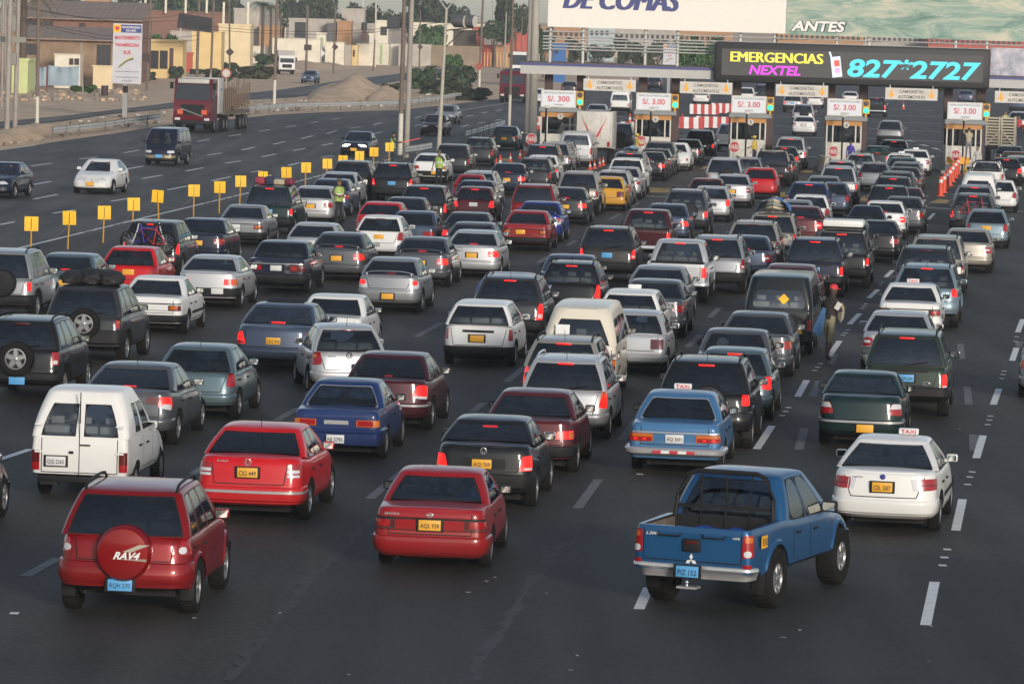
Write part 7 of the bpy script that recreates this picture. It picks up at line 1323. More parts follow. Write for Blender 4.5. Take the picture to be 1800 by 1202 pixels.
# ---------------- lorries ----------------
def add_wheels(r, spots, R_=.5, wd=.28, rim=M_RIMD):
    tm_, rm_ = wheel_mesh(R_, wd, 8, .55); rme = rm_.mesh('rim', [rim]); M180 = Matrix.Rotation(math.pi, 4, 'Z'); tl = tm_.copy(); tl.transform(M180); rl = rme.copy(); rl.transform(M180)
    for x, y in spots:
        o = bpy.data.objects.new('wheel', tm_ if x > 0 else tl); COL.objects.link(o); o.parent = r; o.location = (x, y, R_); c = bpy.data.objects.new('rim', rme if x > 0 else rl); COL.objects.link(c); c.parent = o
def part(q, name, m, r, sm=30): return q.build(name, m, r, sm)
def cab(r, w_, h, L, col, zb=.6, mat2=None, visor=True, fy=0, grille=1):     # cab-over lorry cab, front face at +Y = fy
    q = MB(); prof = [(fy - .05, zb), (fy, zb + .1), (fy, zb + (h - zb) * .42), (fy - .12, zb + (h - zb) * .5), (fy - .32, h - .28), (fy - .55, h), (fy - L, h), (fy - L, zb)]
    q.grid([[(x, y, z) for y, z in prof + prof[:1]] for x in (-w_ / 2, -w_ / 2 + .05, w_ / 2 - .05, w_ / 2)]); q.poly([(w_ / 2, y, z) for y, z in prof]); q.poly([(-w_ / 2, y, z) for y, z in prof]); part(q, 'cab', paint(col), r)
    z0, z1 = zb + (h - zb) * .50, h - .36; f = lambda z: fy - .12 - .2 * (z - z0) / (h - .28 - z0) + .015
    q = MB(); q.quad((-w_ / 2 + .1, f(z0), z0), (w_ / 2 - .1, f(z0), z0), (w_ / 2 - .14, f(z1), z1), (-w_ / 2 + .14, f(z1), z1)); part(q, 'windscreen', M_GLD, r, 0)
    for s in (-1, 1):
        q = MB(); q.quad((s * (w_ / 2 + .005), fy - .25, z0), (s * (w_ / 2 + .005), fy - L * .62, z0), (s * (w_ / 2 + .005), fy - L * .62, z1 + .05), (s * (w_ / 2 + .005), fy - .42, z1 + .05)); part(q, 'side_window', M_GLD, r, 0)
        q = MB(); q.box((s * (w_ / 2 + .16), fy - .15, z1 - .1), (.22, .08, .42), 0, ch=.03); q.box((s * (w_ / 2 + .05), fy - .15, z1 + .08), (.2, .03, .03)); part(q, 'side_mirror', M_TRIM, r)
        q = MB(); q.box((s * (w_ / 2 - .28), fy + .02, zb + .12), (.34, .06, .18), 0, ch=.02); part(q, 'headlight', M_CLR, r)
    if grille: q = MB(); q.box((0, fy + .012, zb + (h - zb) * .27), (w_ * .62, .03, (h - zb) * .24)); part(q, 'grille', M_TRIM, r, 0)
    q = MB(); q.box((0, fy + .03, zb - .08), (w_, .16, .26), 0, ch=.04); part(q, 'front_bumper', [mat2 or M_TRIM], r)
    if visor: q = MB(); q.box((0, fy - .30, h - .16), (w_ * .82, .34, .28), 0, ch=.04); part(q, 'roof_sign_panel', M_SGN, r)
# maroon cab-over lorry with slatted trailer
p = gp(337, 234); th = math.atan((1750 - 900) / FPX); fwd = Vector((math.sin(th), math.cos(th), 0)); r = empty('lorry', p + fwd * 1.4, -th + math.pi, 'large maroon lorry with pale box and wooden-staked trailer', 'lorry', 'vehicles coming towards us on the left carriageway')
cab(r, 2.45, 3.45, 2.2, 'truckred', .75, fy=1.4)
q = MB(); q.tube([(-.7, 1.44, 1.05), (.75, 1.44, 1.55)], .03, 6); part(q, 'grille_slash', M_CHR, r)
for s in (-1, 1): q = MB(); q.box((s * .78, 1.44, 1.33), (.36, .02, .3)); part(q, 'orange_placard', mat('placard_orange', (.6, .10, .03), .6), r, 0)
q = MB(); q.box((0, -6, .95), (.9, 13, .25)); part(q, 'chassis', M_TRIM, r, 0)
q = MB(); q.box((0, -2.1, 2.35), (2.45, 1.9, 2.3), 0, ch=.05); q.box((0, -2.1, 2.75), (2.47, .6, .18), 1); part(q, 'pale_box', [M_SGN, mat('light_blue_stripe', (.1, .25, .4))], r)
q = MB(); q.box((0, -8.2, 1.2), (2.5, 9.6, .22)); part(q, 'trailer_deck', mat('deck_wood', (.14, .11, .08), .9), r, 0)
M_STK = mat('stake_wood', (.17, .12, .085), .9, noise=.3)
for k in range(14):
    for s in (-1, 1):
        q = MB(); y = -3.6 - k * .72; q.box((s * 1.2, y, 2.15 + .25 * math.sin(k * 2.1)), (.07, .09, 1.9 + .4 * math.sin(k * 1.3)), 0, Matrix.Rotation(.05 * math.sin(k), 3, 'X')); part(q, 'stake', M_STK, r, 0)
q = MB(); rd = random.Random(4)
for k in range(26): x = rd.uniform(-1.05, 1.05); z = 1.42 + rd.uniform(0, 1.2); q.tube([(x, -3.5, z), (x + rd.uniform(-.1, .1), -12.6, z + rd.uniform(-.1, .1))], .1, 6)
part(q, 'timber_load', mat('timber_load', (.15, .10, .075), .9, noise=.3), r)
add_wheels(r, [(s * 1.08, y) for s in (-1, 1) for y in (0.0, -3.4, -4.6, -9.6, -10.8, -12)])
# white box truck seen from behind, with a red V emblem
def boxtruck(px, py, w_, zb, zt_, L, label, grp=GQ):
    p = gp(px, py); th = lane_heading(px, py); r = empty('box_truck', p, -th, label, 'lorry', grp); q = MB(); q.box((0, L / 2 - .6, (zb + zt_) / 2), (w_, L, zt_ - zb), 0, ch=.03); part(q, 'cargo_box', M_SGN, r); q = MB()
    q.box((0, -.61, (zb + zt_) / 2), (.012, .01, zt_ - zb - .1))
    for s in (-1, 1): q.box((s * w_ * .2, -.62, zb + 1.2), (.03, .03, 1.5)); q.box((s * w_ * .47, -.62, (zb + zt_) / 2), (.05, .03, zt_ - zb - .1))
    part(q, 'door_bars', M_GALV, r, 0); add_wheels(r, [(s * (w_ / 2 - .16), y) for s in (-1, 1) for y in (0, L - .9)], .38, .22)
    q = MB(); q.box((0, L * .4, zb - .15), (w_ * .7, L * .9, .18)); part(q, 'chassis', M_TRIM, r, 0)
    for s in (-1, 1): q = MB(); q.box((s * (w_ / 2 - .18), -.64, zb + .2), (.14, .03, .28)); part(q, 'tail_light', M_RED, r, 0)
    q = MB(); q.box((0, L + .3, (zb + 2) / 2), (w_ * .92, 1.6, 1.7), 0, ch=.15); part(q, 'cab', paint('white'), r); return r
r = boxtruck(1044, 287, 2.0, .89, 2.88, 3.4, 'white box truck with red V emblem on its doors near booth seven')
for s in (-1, 1):
    q = MB(); q.poly([(s * .04, -.635, 1.40), (s * .74, -.635, 2.62), (s * .58, -.635, 2.3), (s * .24, -.635, 1.5)], (0, -.01, 0)); q.poly([(s * .22, -.635, 1.32), (s * .05, -.635, 1.12), (s * .3, -.635, 1.42)], (0, -.01, 0)); part(q, 'red_wing_emblem', M_TXR, r, 0)
# truck with cream slatted rear
p = gp(1757, 284); r = empty('slatted_truck', p, -lane_heading(1757, 284), 'truck with cream wooden slatted back beyond booth three', 'lorry', 'vehicles beyond the toll booths'); M_SL = mat('cream_slats', (.50, .45, .35), .8, noise=.1); W_ = 1.8
q = MB(); bx3(q, -W_ / 2, W_ / 2, .75, .95, -.5, 4); part(q, 'chassis', M_TRIM, r, 0)
q = MB(); bx3(q, -W_ / 2 + .06, W_ / 2 - .06, .95, 2.6, 0, 3.8); part(q, 'dark_load', M_DARK, r, 0)
for s in (-1, 1):
    for k in range(10): q = MB(); z = 1.0 + k * .18; bx3(q, (.04 if s > 0 else -W_ / 2), (W_ / 2 if s > 0 else -.04), z, z + .10, -.56, -.52); part(q, 'slat', M_SL, r, 0)
    q = MB(); q.tube([(s * .05, -.58, 1.9), (s * .85, -.58, 1.0)], .05, 4); bx3(q, s * .07 - .05, s * .07 + .05, .95, 2.75, -.6, -.57); bx3(q, s * .86 - .05, s * .86 + .05, .95, 2.8, -.6, -.57); part(q, 'gate_frame', M_SL, r, 0)
    q = MB(); [bx3(q, s * W_ / 2 - .03, s * W_ / 2 + .03, 1.0 + k * .18, 1.1 + k * .18, -.5, 3.9) for k in range(10)]; part(q, 'side_slats', M_SL, r, 0)
add_wheels(r, [(s * .75, y) for s in (-1, 1) for y in (0, 3.2)], .42, .25)
# far red lorry, white lorry behind it, white small lorry on the side road
p = gp(902, 181); r = empty('lorry', p, math.pi - .1, 'red lorry facing us left of the big concrete posts', 'lorry', 'vehicles coming towards us on the left carriageway'); cab(r, 2.4, 2.95, 2.2, 'truckred', .6, fy=1.2, visor=False); q = MB(); q.box((0, -4.2, 2.0), (2.4, 6.2, 2.2)); part(q, 'cargo_bed', mat('dark_blue_load', (.03, .035, .06), .8), r, 0); q = MB(); q.box((0, -3, .8), (1.0, 9, .25)); part(q, 'chassis', M_TRIM, r, 0); add_wheels(r, [(s * 1.05, y) for s in (-1, 1) for y in (0, -5, -6.2)])
p = gp(916, 150); r = empty('lorry', p, math.pi - .1, 'white lorry cab showing above the red lorry', 'lorry', 'vehicles coming towards us on the left carriageway'); cab(r, 2.5, 3.9, 2.2, 'white', .8, fy=1.2, visor=False); q = MB(); q.box((0, -5, 2.3), (2.5, 8, 2.8)); part(q, 'cargo_box', M_SGN, r, 0); add_wheels(r, [(s * 1.05, y) for s in (-1, 1) for y in (0, -6, -7.2)])
p = gp(503, 131); r = empty('small_lorry', p, math.pi + R(8), 'small white box lorry on the side road by the graffiti wall', 'lorry', 'vehicles on the side road'); cab(r, 1.95, 2.35, 1.6, 'white', .55, fy=1.0, visor=False); q = MB(); q.box((0, -2.6, 1.85), (2.1, 3.8, 2.1), 0, ch=.03); part(q, 'cargo_box', wallm('box_grey', (.36, .34, .31)), r, 0); add_wheels(r, [(s * .85, y) for s in (-1, 1) for y in (0, -3)], .4, .22)
# ---------------- people ----------------
CLO = {}
def cm(name, c): return mat('cloth_' + name, c, .85, noise=.15, nscale=6)
def hand(mb, w, d, mi=0):       # palm and five fingers from the wrist w along d
    d = Vector(d).normalized(); s = d.cross(Vector((0, 1, 0)) if abs(d.y) < .9 else Vector((1, 0, 0))).normalized(); n_ = d.cross(s)
    mb.tube([w, w + d * .045, w + d * .09], [.022, .034, .030], 7, mi)
    for i, L in enumerate((.06, .075, .08, .07)): b = w + d * .085 + s * (-.027 + .018 * i); mb.tube([b, b + d * L * .5 + n_ * .006, b + d * L * .85 + n_ * .03], [.0095, .009, .007], 5, mi)
    b = w + d * .03 - s * .03; mb.tube([b, b + d * .035 - s * .025, b + d * .06 - s * .028 + n_ * .015], [.011, .010, .008], 5, mi)
def person(loc, rz, label, top, bot, shoes=M_TRIM, skin=M_SKIN, hair=M_HAIR, hat=None, armL=None, armR=None, legs=(0, 0), short=False, seated=False, sleeves=True, group=None, sc=1.0, vest=None, hook=None, lean=0.0):
    # joints: z up, facing +Y
    r = empty('person', loc, rz, label, 'person', group); V3 = Vector; J = {}
    J['pel'] = V3((0, 0, .93)); J['sp'] = V3((0, .01 + lean * .4, 1.12)); J['ch'] = V3((0, .02 + lean * .9, 1.32)); J['nk'] = V3((0, .01 + lean * 1.2, 1.48)); J['hd'] = V3((0, .03 + lean * 1.5, 1.56)); J['ht'] = V3((0, .035 + lean * 1.6, 1.68))
    aL = armL or [(-.24, .02, 1.14), (-.27, .08, .90)]; aR = armR or [(.24, .02, 1.14), (.27, .08, .90)]
    E_ = []
    def e(a, b, m): E_.append((a, b, m))
    J['sL'] = J['ch'] + V3((-.17, 0, .08)); J['eL'] = V3(aL[0]); J['wL'] = V3(aL[1]); J['sR'] = J['ch'] + V3((.17, 0, .08)); J['eR'] = V3(aR[0]); J['wR'] = V3(aR[1])
    J['hL'] = V3((-.09, 0, .90)); J['hR'] = V3((.09, 0, .90)); l0, l1 = legs
    J['kL'] = V3((-.10, .03 + l0 * .5, .50)); J['aL'] = V3((-.11, -.02 + l0, .09)); J['kR'] = V3((.10, .03 + l1 * .5, .50)); J['aR'] = V3((.11, -.02 + l1, .09)); J['tL'] = J['aL'] + V3((-.01, .15, -.05)); J['tR'] = J['aR'] + V3((.01, .15, -.05))
    if seated: J['kL'] = V3((-.12, .42, .95)); J['aL'] = V3((-.12, .55, .6)); J['kR'] = V3((.12, .42, .95)); J['aR'] = V3((.12, .55, .6)); J['tL'] = J['aL'] + V3((0, .15, -.03)); J['tR'] = J['aR'] + V3((0, .15, -.03))
    rad = dict(pel=(.15, .11), sp=(.135, .10), ch=(.165, .115), nk=(.06, .06), hd=(.078, .088), ht=(.07, .085), sL=(.06, .06), sR=(.06, .06), eL=(.042, .042), eR=(.042, .042), wL=(.028, .028), wR=(.028, .028), hL=(.095, .10), hR=(.095, .10), kL=(.062, .065), kR=(.062, .065), aL=(.042, .048), aR=(.042, .048), tL=(.04, .03), tR=(.04, .03))
    e('pel', 'sp', 0); e('sp', 'ch', 0); e('ch', 'nk', 0); e('nk', 'hd', 1); e('hd', 'ht', 1); e('ch', 'sL', 0); e('sL', 'eL', 0 if sleeves else 0); e('eL', 'wL', 0 if sleeves else 1); e('ch', 'sR', 0); e('sR', 'eR', 0); e('eR', 'wR', 0 if sleeves else 1)
    e('pel', 'hL', 2); e('hL', 'kL', 2); e('kL', 'aL', 1 if short else 2); e('aL', 'tL', 3); e('pel', 'hR', 2); e('hR', 'kR', 2); e('kR', 'aR', 1 if short else 2); e('aR', 'tR', 3)
    ks = list(J); me = bpy.data.meshes.new('person_body'); me.from_pydata([J[k] for k in ks], [(ks.index(a), ks.index(b)) for a, b, m in E_], []); o = bpy.data.objects.new('x', me)
    sk = o.modifiers.new('s', 'SKIN'); sv = me.skin_vertices[0].data
    for i, k in enumerate(ks): sv[i].radius = rad[k]; sv[i].use_root = (k == 'pel')
    ss = o.modifiers.new('u', 'SUBSURF'); ss.levels = 1; ss.render_levels = 1
    m2_ = evalmesh(o); bpy.data.objects.remove(o)
    mb = MB(); mb.v = [tuple(v.co) for v in m2_.vertices]
    for f in m2_.polygons:
        c = f.center; best = 9; bm_ = 0
        for a, b, m in E_:
            A, B_ = J[a], J[b]; t = max(0, min(1, (c - A).dot(B_ - A) / (B_ - A).length_squared)); dd = (c - A.lerp(B_, t)).length - rad[a][0] * .5
            if dd < best: best = dd; bm_ = m
        mb.f.append(tuple(f.vertices)); mb.m.append(bm_)
    hd = J['hd'] + (J['ht'] - J['hd']) * .45
    k = MB(); k.lathe([(.001, -.135), (.045, -.12), (.066, -.07), (.078, -.01), (.08, .045), (.066, .095), (.035, .12), (.001, .127)], (0, 0, 0), 'z', 16); mb.add([V3((v[0], v[1] * 1.12, v[2])) + hd for v in k.v], k.f, 1)     # head
    mb.box(hd + V3((0, .095, -.01)), (.022, .03, .045), 1, ch=.008); [mb.box(hd + V3((s * .08, 0, 0)), (.014, .035, .055), 1, ch=.006) for s in (-1, 1)]
    mb.box(hd + V3((0, .083, -.062)), (.045, .012, .012), 4); [mb.box(hd + V3((s * .03, .084, .018)), (.022, .01, .012), 4) for s in (-1, 1)]
    for s, a, b in (('L', 'eL', 'wL'), ('R', 'eR', 'wR')): hand(mb, J[b], J[b] - J[a], 1)
    mb.rc = True; ob_ = mb.build('person_body', [top, skin, bot, shoes, M_HAIR], r, 60)
    q = MB(); q.lathe([(.084, -.02), (.088, .04), (.074, .10), (.04, .135), (.001, .142)], (0, 0, 0), 'z', 14); o = MB(); o.add([V3((v[0], v[1] * 1.12 - .014, v[2])) + hd for v in q.v], q.f); o.build('hair', hair, r, 60)
    if hat:
        q = MB(); q.lathe([(.095, .035), (.094, .085), (.075, .14), (.03, .16), (.001, .162)], (0, 0, 0), 'z', 16); o = MB(); o.add([V3((v[0], v[1] * 1.12, v[2])) + hd for v in q.v], q.f); o.box(hd + V3((0, .135, .045)), (.13, .10, .012), 0, Matrix.Rotation(-.2, 3, 'X'), ch=.004); o.build('cap', hat, r, 60)
    if vest:
        q = MB(); rows = []
        for z_, rx, ry in ((.90, .20, .155), (1.0, .19, .145), (1.2, .205, .145), (1.38, .215, .14), (1.44, .15, .11)): rows.append([V3((math.cos(R(a)) * rx, math.sin(R(a)) * ry + .015, z_)) for a in range(0, 361, 24)])
        q.grid(rows[:3], 0); q.grid(rows[2:], 0); q.grid([[p * 1.0 + V3((p.x * .02, p.y * .02, dz)) for p in rows[2]] for dz in (-.05, .0)], 1); q.build('safety_vest', [vest, mat('vest_white_band', (.6, .62, .55), .6)], r, 60)
    r.scale = (sc, sc, sc); return r
C_OL = cm('olive', (.08, .075, .05)); C_BLK = cm('black', (.015, .015, .018)); C_WH = cm('white', (.5, .48, .45)); C_GR = mat('vest_lime', (.30, .40, .10), .7, noise=.35, nscale=9); C_YE = cm('yellow', (.5, .36, .06)); C_KH = cm('khaki', (.23, .20, .12)); C_DK = cm('dark_brown', (.03, .022, .02)); C_BL = cm('blue', (.03, .05, .2)); C_RD = cm('red', (.4, .04, .04)); C_TAN = cm('tan', (.36, .31, .22)); C_NV = cm('navy', (.02, .025, .06)); C_GY = cm('grey', (.18, .18, .19))
person(gp(594, 396), R(-150), 'police officer in lime vest standing beside the silver sedan', C_OL, C_BLK, hat=C_OL, armL=[(-.28, .0, 1.18), (-.12, .18, 1.15)], armR=[(.28, .0, 1.18), (.12, .18, 1.12)], vest=C_GR, sc=1.0)
person(gp(771, 329), R(160), 'officer in lime vest raising one hand behind the white coupe', C_OL, C_BLK, hat=C_OL, armL=[(-.30, .1, 1.3), (-.15, .25, 1.5)], armR=[(.28, .0, 1.16), (.3, .1, .92)], vest=C_GR, sc=.98)
person(gp(689, 291), R(-95), 'officer holding a baton by the tall pair of poles', C_DK, C_BLK, hat=C_BLK, armL=[(-.25, .2, 1.2), (-.2, .5, 1.25)], armR=[(.25, .2, 1.2), (.2, .48, 1.22)], vest=C_GR, sc=1.0)
q = MB(); pp = gp(689, 291); q.tube([(0, 0, 0), (1.0, .0, .25)], .02, 6); o = q.build('baton', mat('baton_red', (.6, .08, .05), .5, emit=(1, .1, .05), es=.4)); o.location = pp + Vector((.45, -.1, 1.22)); tag(o, 'red light baton in the officer hands by the tall poles', 'baton')
VP_ = gp(1455, 634)
person(VP_, R(-50), 'street vendor in red cap, dark shirt and khaki shorts walking among cars', C_DK, C_KH, hat=mat('cap_red', (.55, .03, .03), .7), skin=mat('tanned_skin', (.10, .05, .035), .6), short=True, armL=[(-.27, .12, 1.15), (-.12, .32, 1.20)], armR=[(.27, .1, 1.16), (.14, .32, 1.22)], legs=(.10, -.14), lean=.05, shoes=cm('socks', (.09, .09, .1)), sc=1.04)
for nm, m_, pts, lb in [('blue_cloth', cm('vendor_blue', (.05, .12, .24)), [(1446, 540), (1452, 542), (1450, 565), (1446, 584), (1441, 594), (1434, 587), (1427, 582), (1437, 560)], 'blue cloth hanging from the vendor shoulder'), ('cream_cloth', C_TAN, [(1474, 538), (1481, 532), (1485, 546), (1483, 560), (1477, 568), (1473, 558)], 'cream cloth held in the vendor hands')]:
    q = MB(); Yc = VP_.y - .05; P = [dp(x, y, Yc) for x, y in pts]; c_ = sum(P, Vector()) / len(P); rim_ = [p - c_ for p in P]; n_ = len(P); vs = []
    for ring_, k_ in ((0, 1.0), (1, .66), (2, .33)):
        for i, p in enumerate(rim_): vs.append(Vector((p.x * k_, -.10 * (1 - k_) - .04 * math.sin(i * 2.0) * k_, p.z * k_)))
    vs.append(Vector((0, -.13, 0))); fs = [(a * n_ + i, a * n_ + (i + 1) % n_, (a + 1) * n_ + (i + 1) % n_, (a + 1) * n_ + i) for a in (0, 1) for i in range(n_)] + [(2 * n_ + i, 2 * n_ + (i + 1) % n_, 3 * n_) for i in range(n_)]
    q.add(vs, fs); q.add([v + Vector((0, .04, 0)) for v in vs], fs); o = q.build(nm, m_, smooth=60); o.location = c_; tag(o, lb, 'cloth')
q = MB(); q.box((0, 0, 0), (.13, .03, .19), 0, Matrix.Rotation(.5, 3, 'Y'), ch=.01); o = q.build('paper_bundle', C_WH, smooth=0); o.location = dp(1473, 538, VP_.y - .2); tag(o, 'white paper bundle held up by the vendor', 'paper')
def stand_at(px, phead, zh, Y): return Vector((dp(px, phead, Y).x, Y, 0))
p = gp(475, 303, 1.68); person(Vector((p.x, p.y, 0)), R(20), 'man in white shirt standing behind the green SUV with luggage', C_WH, C_NV, sc=1.0)
person(Vector((dp(1119, 245, 244).x, 244, .05)), R(-80), 'worker in yellow jacket and helmet by the sign of booth six', C_YE, C_NV, hat=mat('helmet_yellow', (.6, .4, .03), .4), armR=[(.25, .15, 1.2), (.2, .4, 1.2)])
person(Vector((dp(1327, 255, 243).x, 243, .15)), R(60), 'worker in yellow top and cap leaning at booth five', C_YE, C_NV, hat=mat('helmet_yellow', (0, 0, 0)), armR=[(.2, .2, 1.2), (.18, .42, 1.1)])
person(Vector((dp(1495, 260, 243).x, 243, .10)), R(-30), 'woman in purple blue top beside booth four', cm('purple', (.06, .04, .30)), C_NV, sc=.97)
person(Vector((dp(1703, 250, 243).x, 243, .95)), R(10), 'man in cream jacket climbing a ladder against booth three', C_TAN, C_GY, armL=[(-.25, .2, 1.45), (-.2, .3, 1.7)], armR=[(.25, .15, 1.25), (.2, .35, 1.2)], legs=(.1, -.05))
r = empty('step_ladder', Vector((dp(1703, 290, 243).x, 243, 0)), 0, 'small yellow ladder under the man in the cream jacket', 'ladder'); q = MB()
for s in (-1, 1): q.tube([(s * .25, -.3, 0), (s * .2, 0, 1.0)], .025, 6); q.tube([(s * .25, .3, 0), (s * .2, 0, 1.0)], .025, 6)
for z in (.25, .5, .75, .97): q.box((0, -.3 * (1 - z), z), (.44, .06 if z < .9 else .3, .03))
q.build('ladder_frame', M_YELD, r)
person(Vector((dp(1719, 262, 242).x, 242, .05)), R(150), 'woman in purple trousers standing by the booth three ladder', C_WH, cm('purple', (0, 0, 0)), sc=.95)
person(gp(1766, 240), R(170), 'man in pale yellow shirt beyond the slatted truck', cm('pale_yellow', (.45, .42, .18)), C_TAN, sc=1.1); person(gp(1790, 246), R(180), 'person in red shirt beyond the slatted truck', C_RD, C_NV, sc=1.0)
# occupants
def occupant(lbl_car, x, y, label, col, sc=.97, dz=0, hair=M_HAIR, arm=None, flip=False):
    v = VEH[lbl_car]; th = v.rotation_euler.z; c = Vector((x * math.cos(th) - y * math.sin(th), x * math.sin(th) + y * math.cos(th), 0)); 
    person(v.location + c + Vector((0, 0, -.36 + dz)), th, label, col, C_NV, seated=True, sc=sc, sleeves=False, armL=arm or [(-.25, .12, 1.12), (-.18, .36, 1.15)], armR=[(.25, .12, 1.12), (.18, .36, 1.15)], group='people sitting in the cars')
kS = 'boxy red sedan nearest in the middle, people seen through its rear window'
occupant(kS, -.34, 1.25, 'driver of the boxy red sedan', C_GY); occupant(kS, .02, .55, 'middle passenger in the boxy red sedan', C_BLK, .92); occupant(kS, .42, .45, 'passenger in blue shirt in the boxy red sedan', cm('sky_blue', (.06, .2, .45)), .92)
kO = 'white rounded taxi with dark red lamps beside the blue pickup'; occupant(kO, -.36, 1.3, 'driver of the white rounded taxi', C_TAN); occupant(kO, -.1, .5, 'rear passenger of the white rounded taxi', C_KH, .92)
kA = 'white estate with black bumper and passengers, seen whole in the middle'; occupant(kA, -.36, 1.2, 'driver of the white estate with black bumper', C_RD); occupant(kA, .25, .5, 'rear passenger of the white estate with black bumper', C_DK, .92)
kN = 'dark green sedan between the olive SUV and the white taxi'; occupant(kN, -.36, 1.3, 'driver in pale shirt of the dark green sedan', C_TAN)
kM = 'maroon sedan with grey bumper just ahead of the black sedan'; occupant(kM, .4, 1.2, 'front passenger of the maroon sedan with grey bumper', C_KH); occupant(kM, -.36, 1.2, 'driver of the maroon sedan with grey bumper', C_DK)
kW = 'white sedan driving towards us on the left carriageway'; occupant(kW, -.36, 1.4, 'driver of the oncoming white sedan', C_RD); occupant(kW, .36, 1.4, 'front passenger of the oncoming white sedan', C_WH); occupant(kW, .0, .6, 'rear passenger of the oncoming white sedan', C_RD, .9)
kB = 'navy and gold minibus driving towards us'; occupant(kB, -.4, 2.6, 'driver of the navy and gold minibus', C_WH, dz=.3); occupant(kB, .4, 2.6, 'front passenger of the navy and gold minibus', C_TAN, dz=.3)
occupant('navy sedan leaving at the left edge of the carriageway', -.36, 1.4, 'driver of the navy sedan at the left edge', C_RD)
kT = 'white taxi with a red lettered roof sign ahead of the arched silver sedan'; occupant(kT, -.36, 1.2, 'driver of the white lettered taxi', C_DK); occupant(kT, .36, 1.2, 'front passenger of the white lettered taxi', C_BLK); occupant(kT, 0, .5, 'rear passenger of the white lettered taxi', C_TAN, .92)
occupant('dark grey sedan with a white helmet on its rear shelf', .35, 1.2, 'passenger of the sedan with the helmet', C_KH); occupant('battered old silver hatchback beside the cream van', -.1, 1.0, 'driver of the battered silver hatchback', C_DK)
occupant('white sedan with black bumper beside the SUV carrying bags', -.34, 1.2, 'driver of the white sedan with black bumper', C_TAN); occupant('old square navy sedan with wide tail lights', -.36, 1.3, 'driver of the old square navy sedan', C_GY); occupant('old light blue taxi with chrome bumper in front of the blue pickup', .3, 1.0, 'passenger in white in the old light blue taxi', C_WH)
# ---------------- things on and in the vehicles ----------------
def on(lbl, x, y, z):      # world position of a point of a vehicle
    v = VEH[lbl]; th = v.rotation_euler.z; return v.location + Vector((x * math.cos(th) - y * math.sin(th), x * math.sin(th) + y * math.cos(th), z)), th
def taxi_sign(lbl, y, H_, label, txt='TAXI', x=0):
    p, th = on(lbl, x, y, H_); r = empty('taxi_sign', p, th, label, 'taxi sign', 'taxi roof signs'); q = MB(); q.box((0, 0, .045), (.32, .12, .10), 0, ch=.02); q.build('sign_body', M_WHT, r)
    if txt: text(txt, (0, -.065, .045), .065, M_TXR, r, w=.25, bold=.03)
taxi_sign(kO, 1.0, 1.44, 'white TAXI sign on the white rounded taxi', x=.22); taxi_sign('old light blue taxi with chrome bumper in front of the blue pickup', 1.15, 1.37, 'white TAXI sign on the old light blue taxi', x=-.05); taxi_sign(kT, 1.0, 1.36, 'white TAXI sign on the lettered white taxi'); taxi_sign('white estate taxi with blank roof sign', 1.0, 1.46, 'blank white roof sign on the estate taxi', None)
taxi_sign('white taxi sedan to the right of booth four lane', 1.0, 1.42, 'small white roof sign on the white taxi sedan near booth four', None); taxi_sign('white estate left of the white taxi sedan', 1.0, 1.50, 'small white roof sign on the white estate near booth four', None)
# black bags on the dark SUV
kF = 'dark grey SUV with black bags on its roof'; M_BAG = mat('black_bag', (.012, .012, .013), .7, bump=.6, bscale=12)
for i, (x, y, s, w_) in enumerate([(-.45, .4, .34, .5), (.0, .5, .40, .62), (.42, .35, .36, .5), (.2, .95, .34, .6), (-.3, 1.0, .32, .55)]):
    p, th = on(kF, x, y, 1.73); q = MB(); k = MB(); bm = bmesh.new(); bmesh.ops.create_icosphere(bm, subdivisions=3, radius=1); rd = random.Random(i)
    for v in bm.verts: n_ = v.co.normalized(); f = 1 + .14 * math.sin(n_.x * 5 + i) * math.sin(n_.z * 6) + .06 * math.sin(n_.y * 13); v.co = Vector((n_.x * w_ * .6 * f, n_.y * .42 * f, max(-.6, n_.z) * s * .55 * f + s * .33))
    q.add([v.co.copy() for v in bm.verts], [[v.index for v in f.verts] for f in bm.faces]); bm.free(); o = q.build('luggage_bag', M_BAG, smooth=60); o.location = p; o.rotation_euler = (0, 0, th); tag(o, 'black bag on the dark SUV roof, ' + ['rear left', 'rear middle', 'rear right', 'front right', 'front left'][i], 'bag', 'black bags on a car roof')
kP = 'dark green SUV with luggage on its roof'
for i, (x, y, s, m_) in enumerate([(-.5, .5, (.36, .5, .26), cm('lug_red', (.25, .03, .05))), (-.15, .5, (.3, .5, .3), C_NV), (.2, .45, (.4, .5, .2), C_TAN), (.58, .5, (.3, .5, .24), cm('lug_wine', (.15, .02, .04))), (0, 1.1, (1.2, .6, .2), C_GY)]):
    p, th = on(kP, x, y, 1.76); q = MB(); q.box((0, 0, s[2] / 2), s, 0, ch=.07); o = q.build('luggage_bag', m_); o.location = p; o.rotation_euler = (0, 0, th); tag(o, ['dark red bag', 'navy bag', 'cream bag', 'wine red bag', 'flat grey bag'][i] + ' on the dark green SUV roof', 'bag', 'luggage on the green SUV')
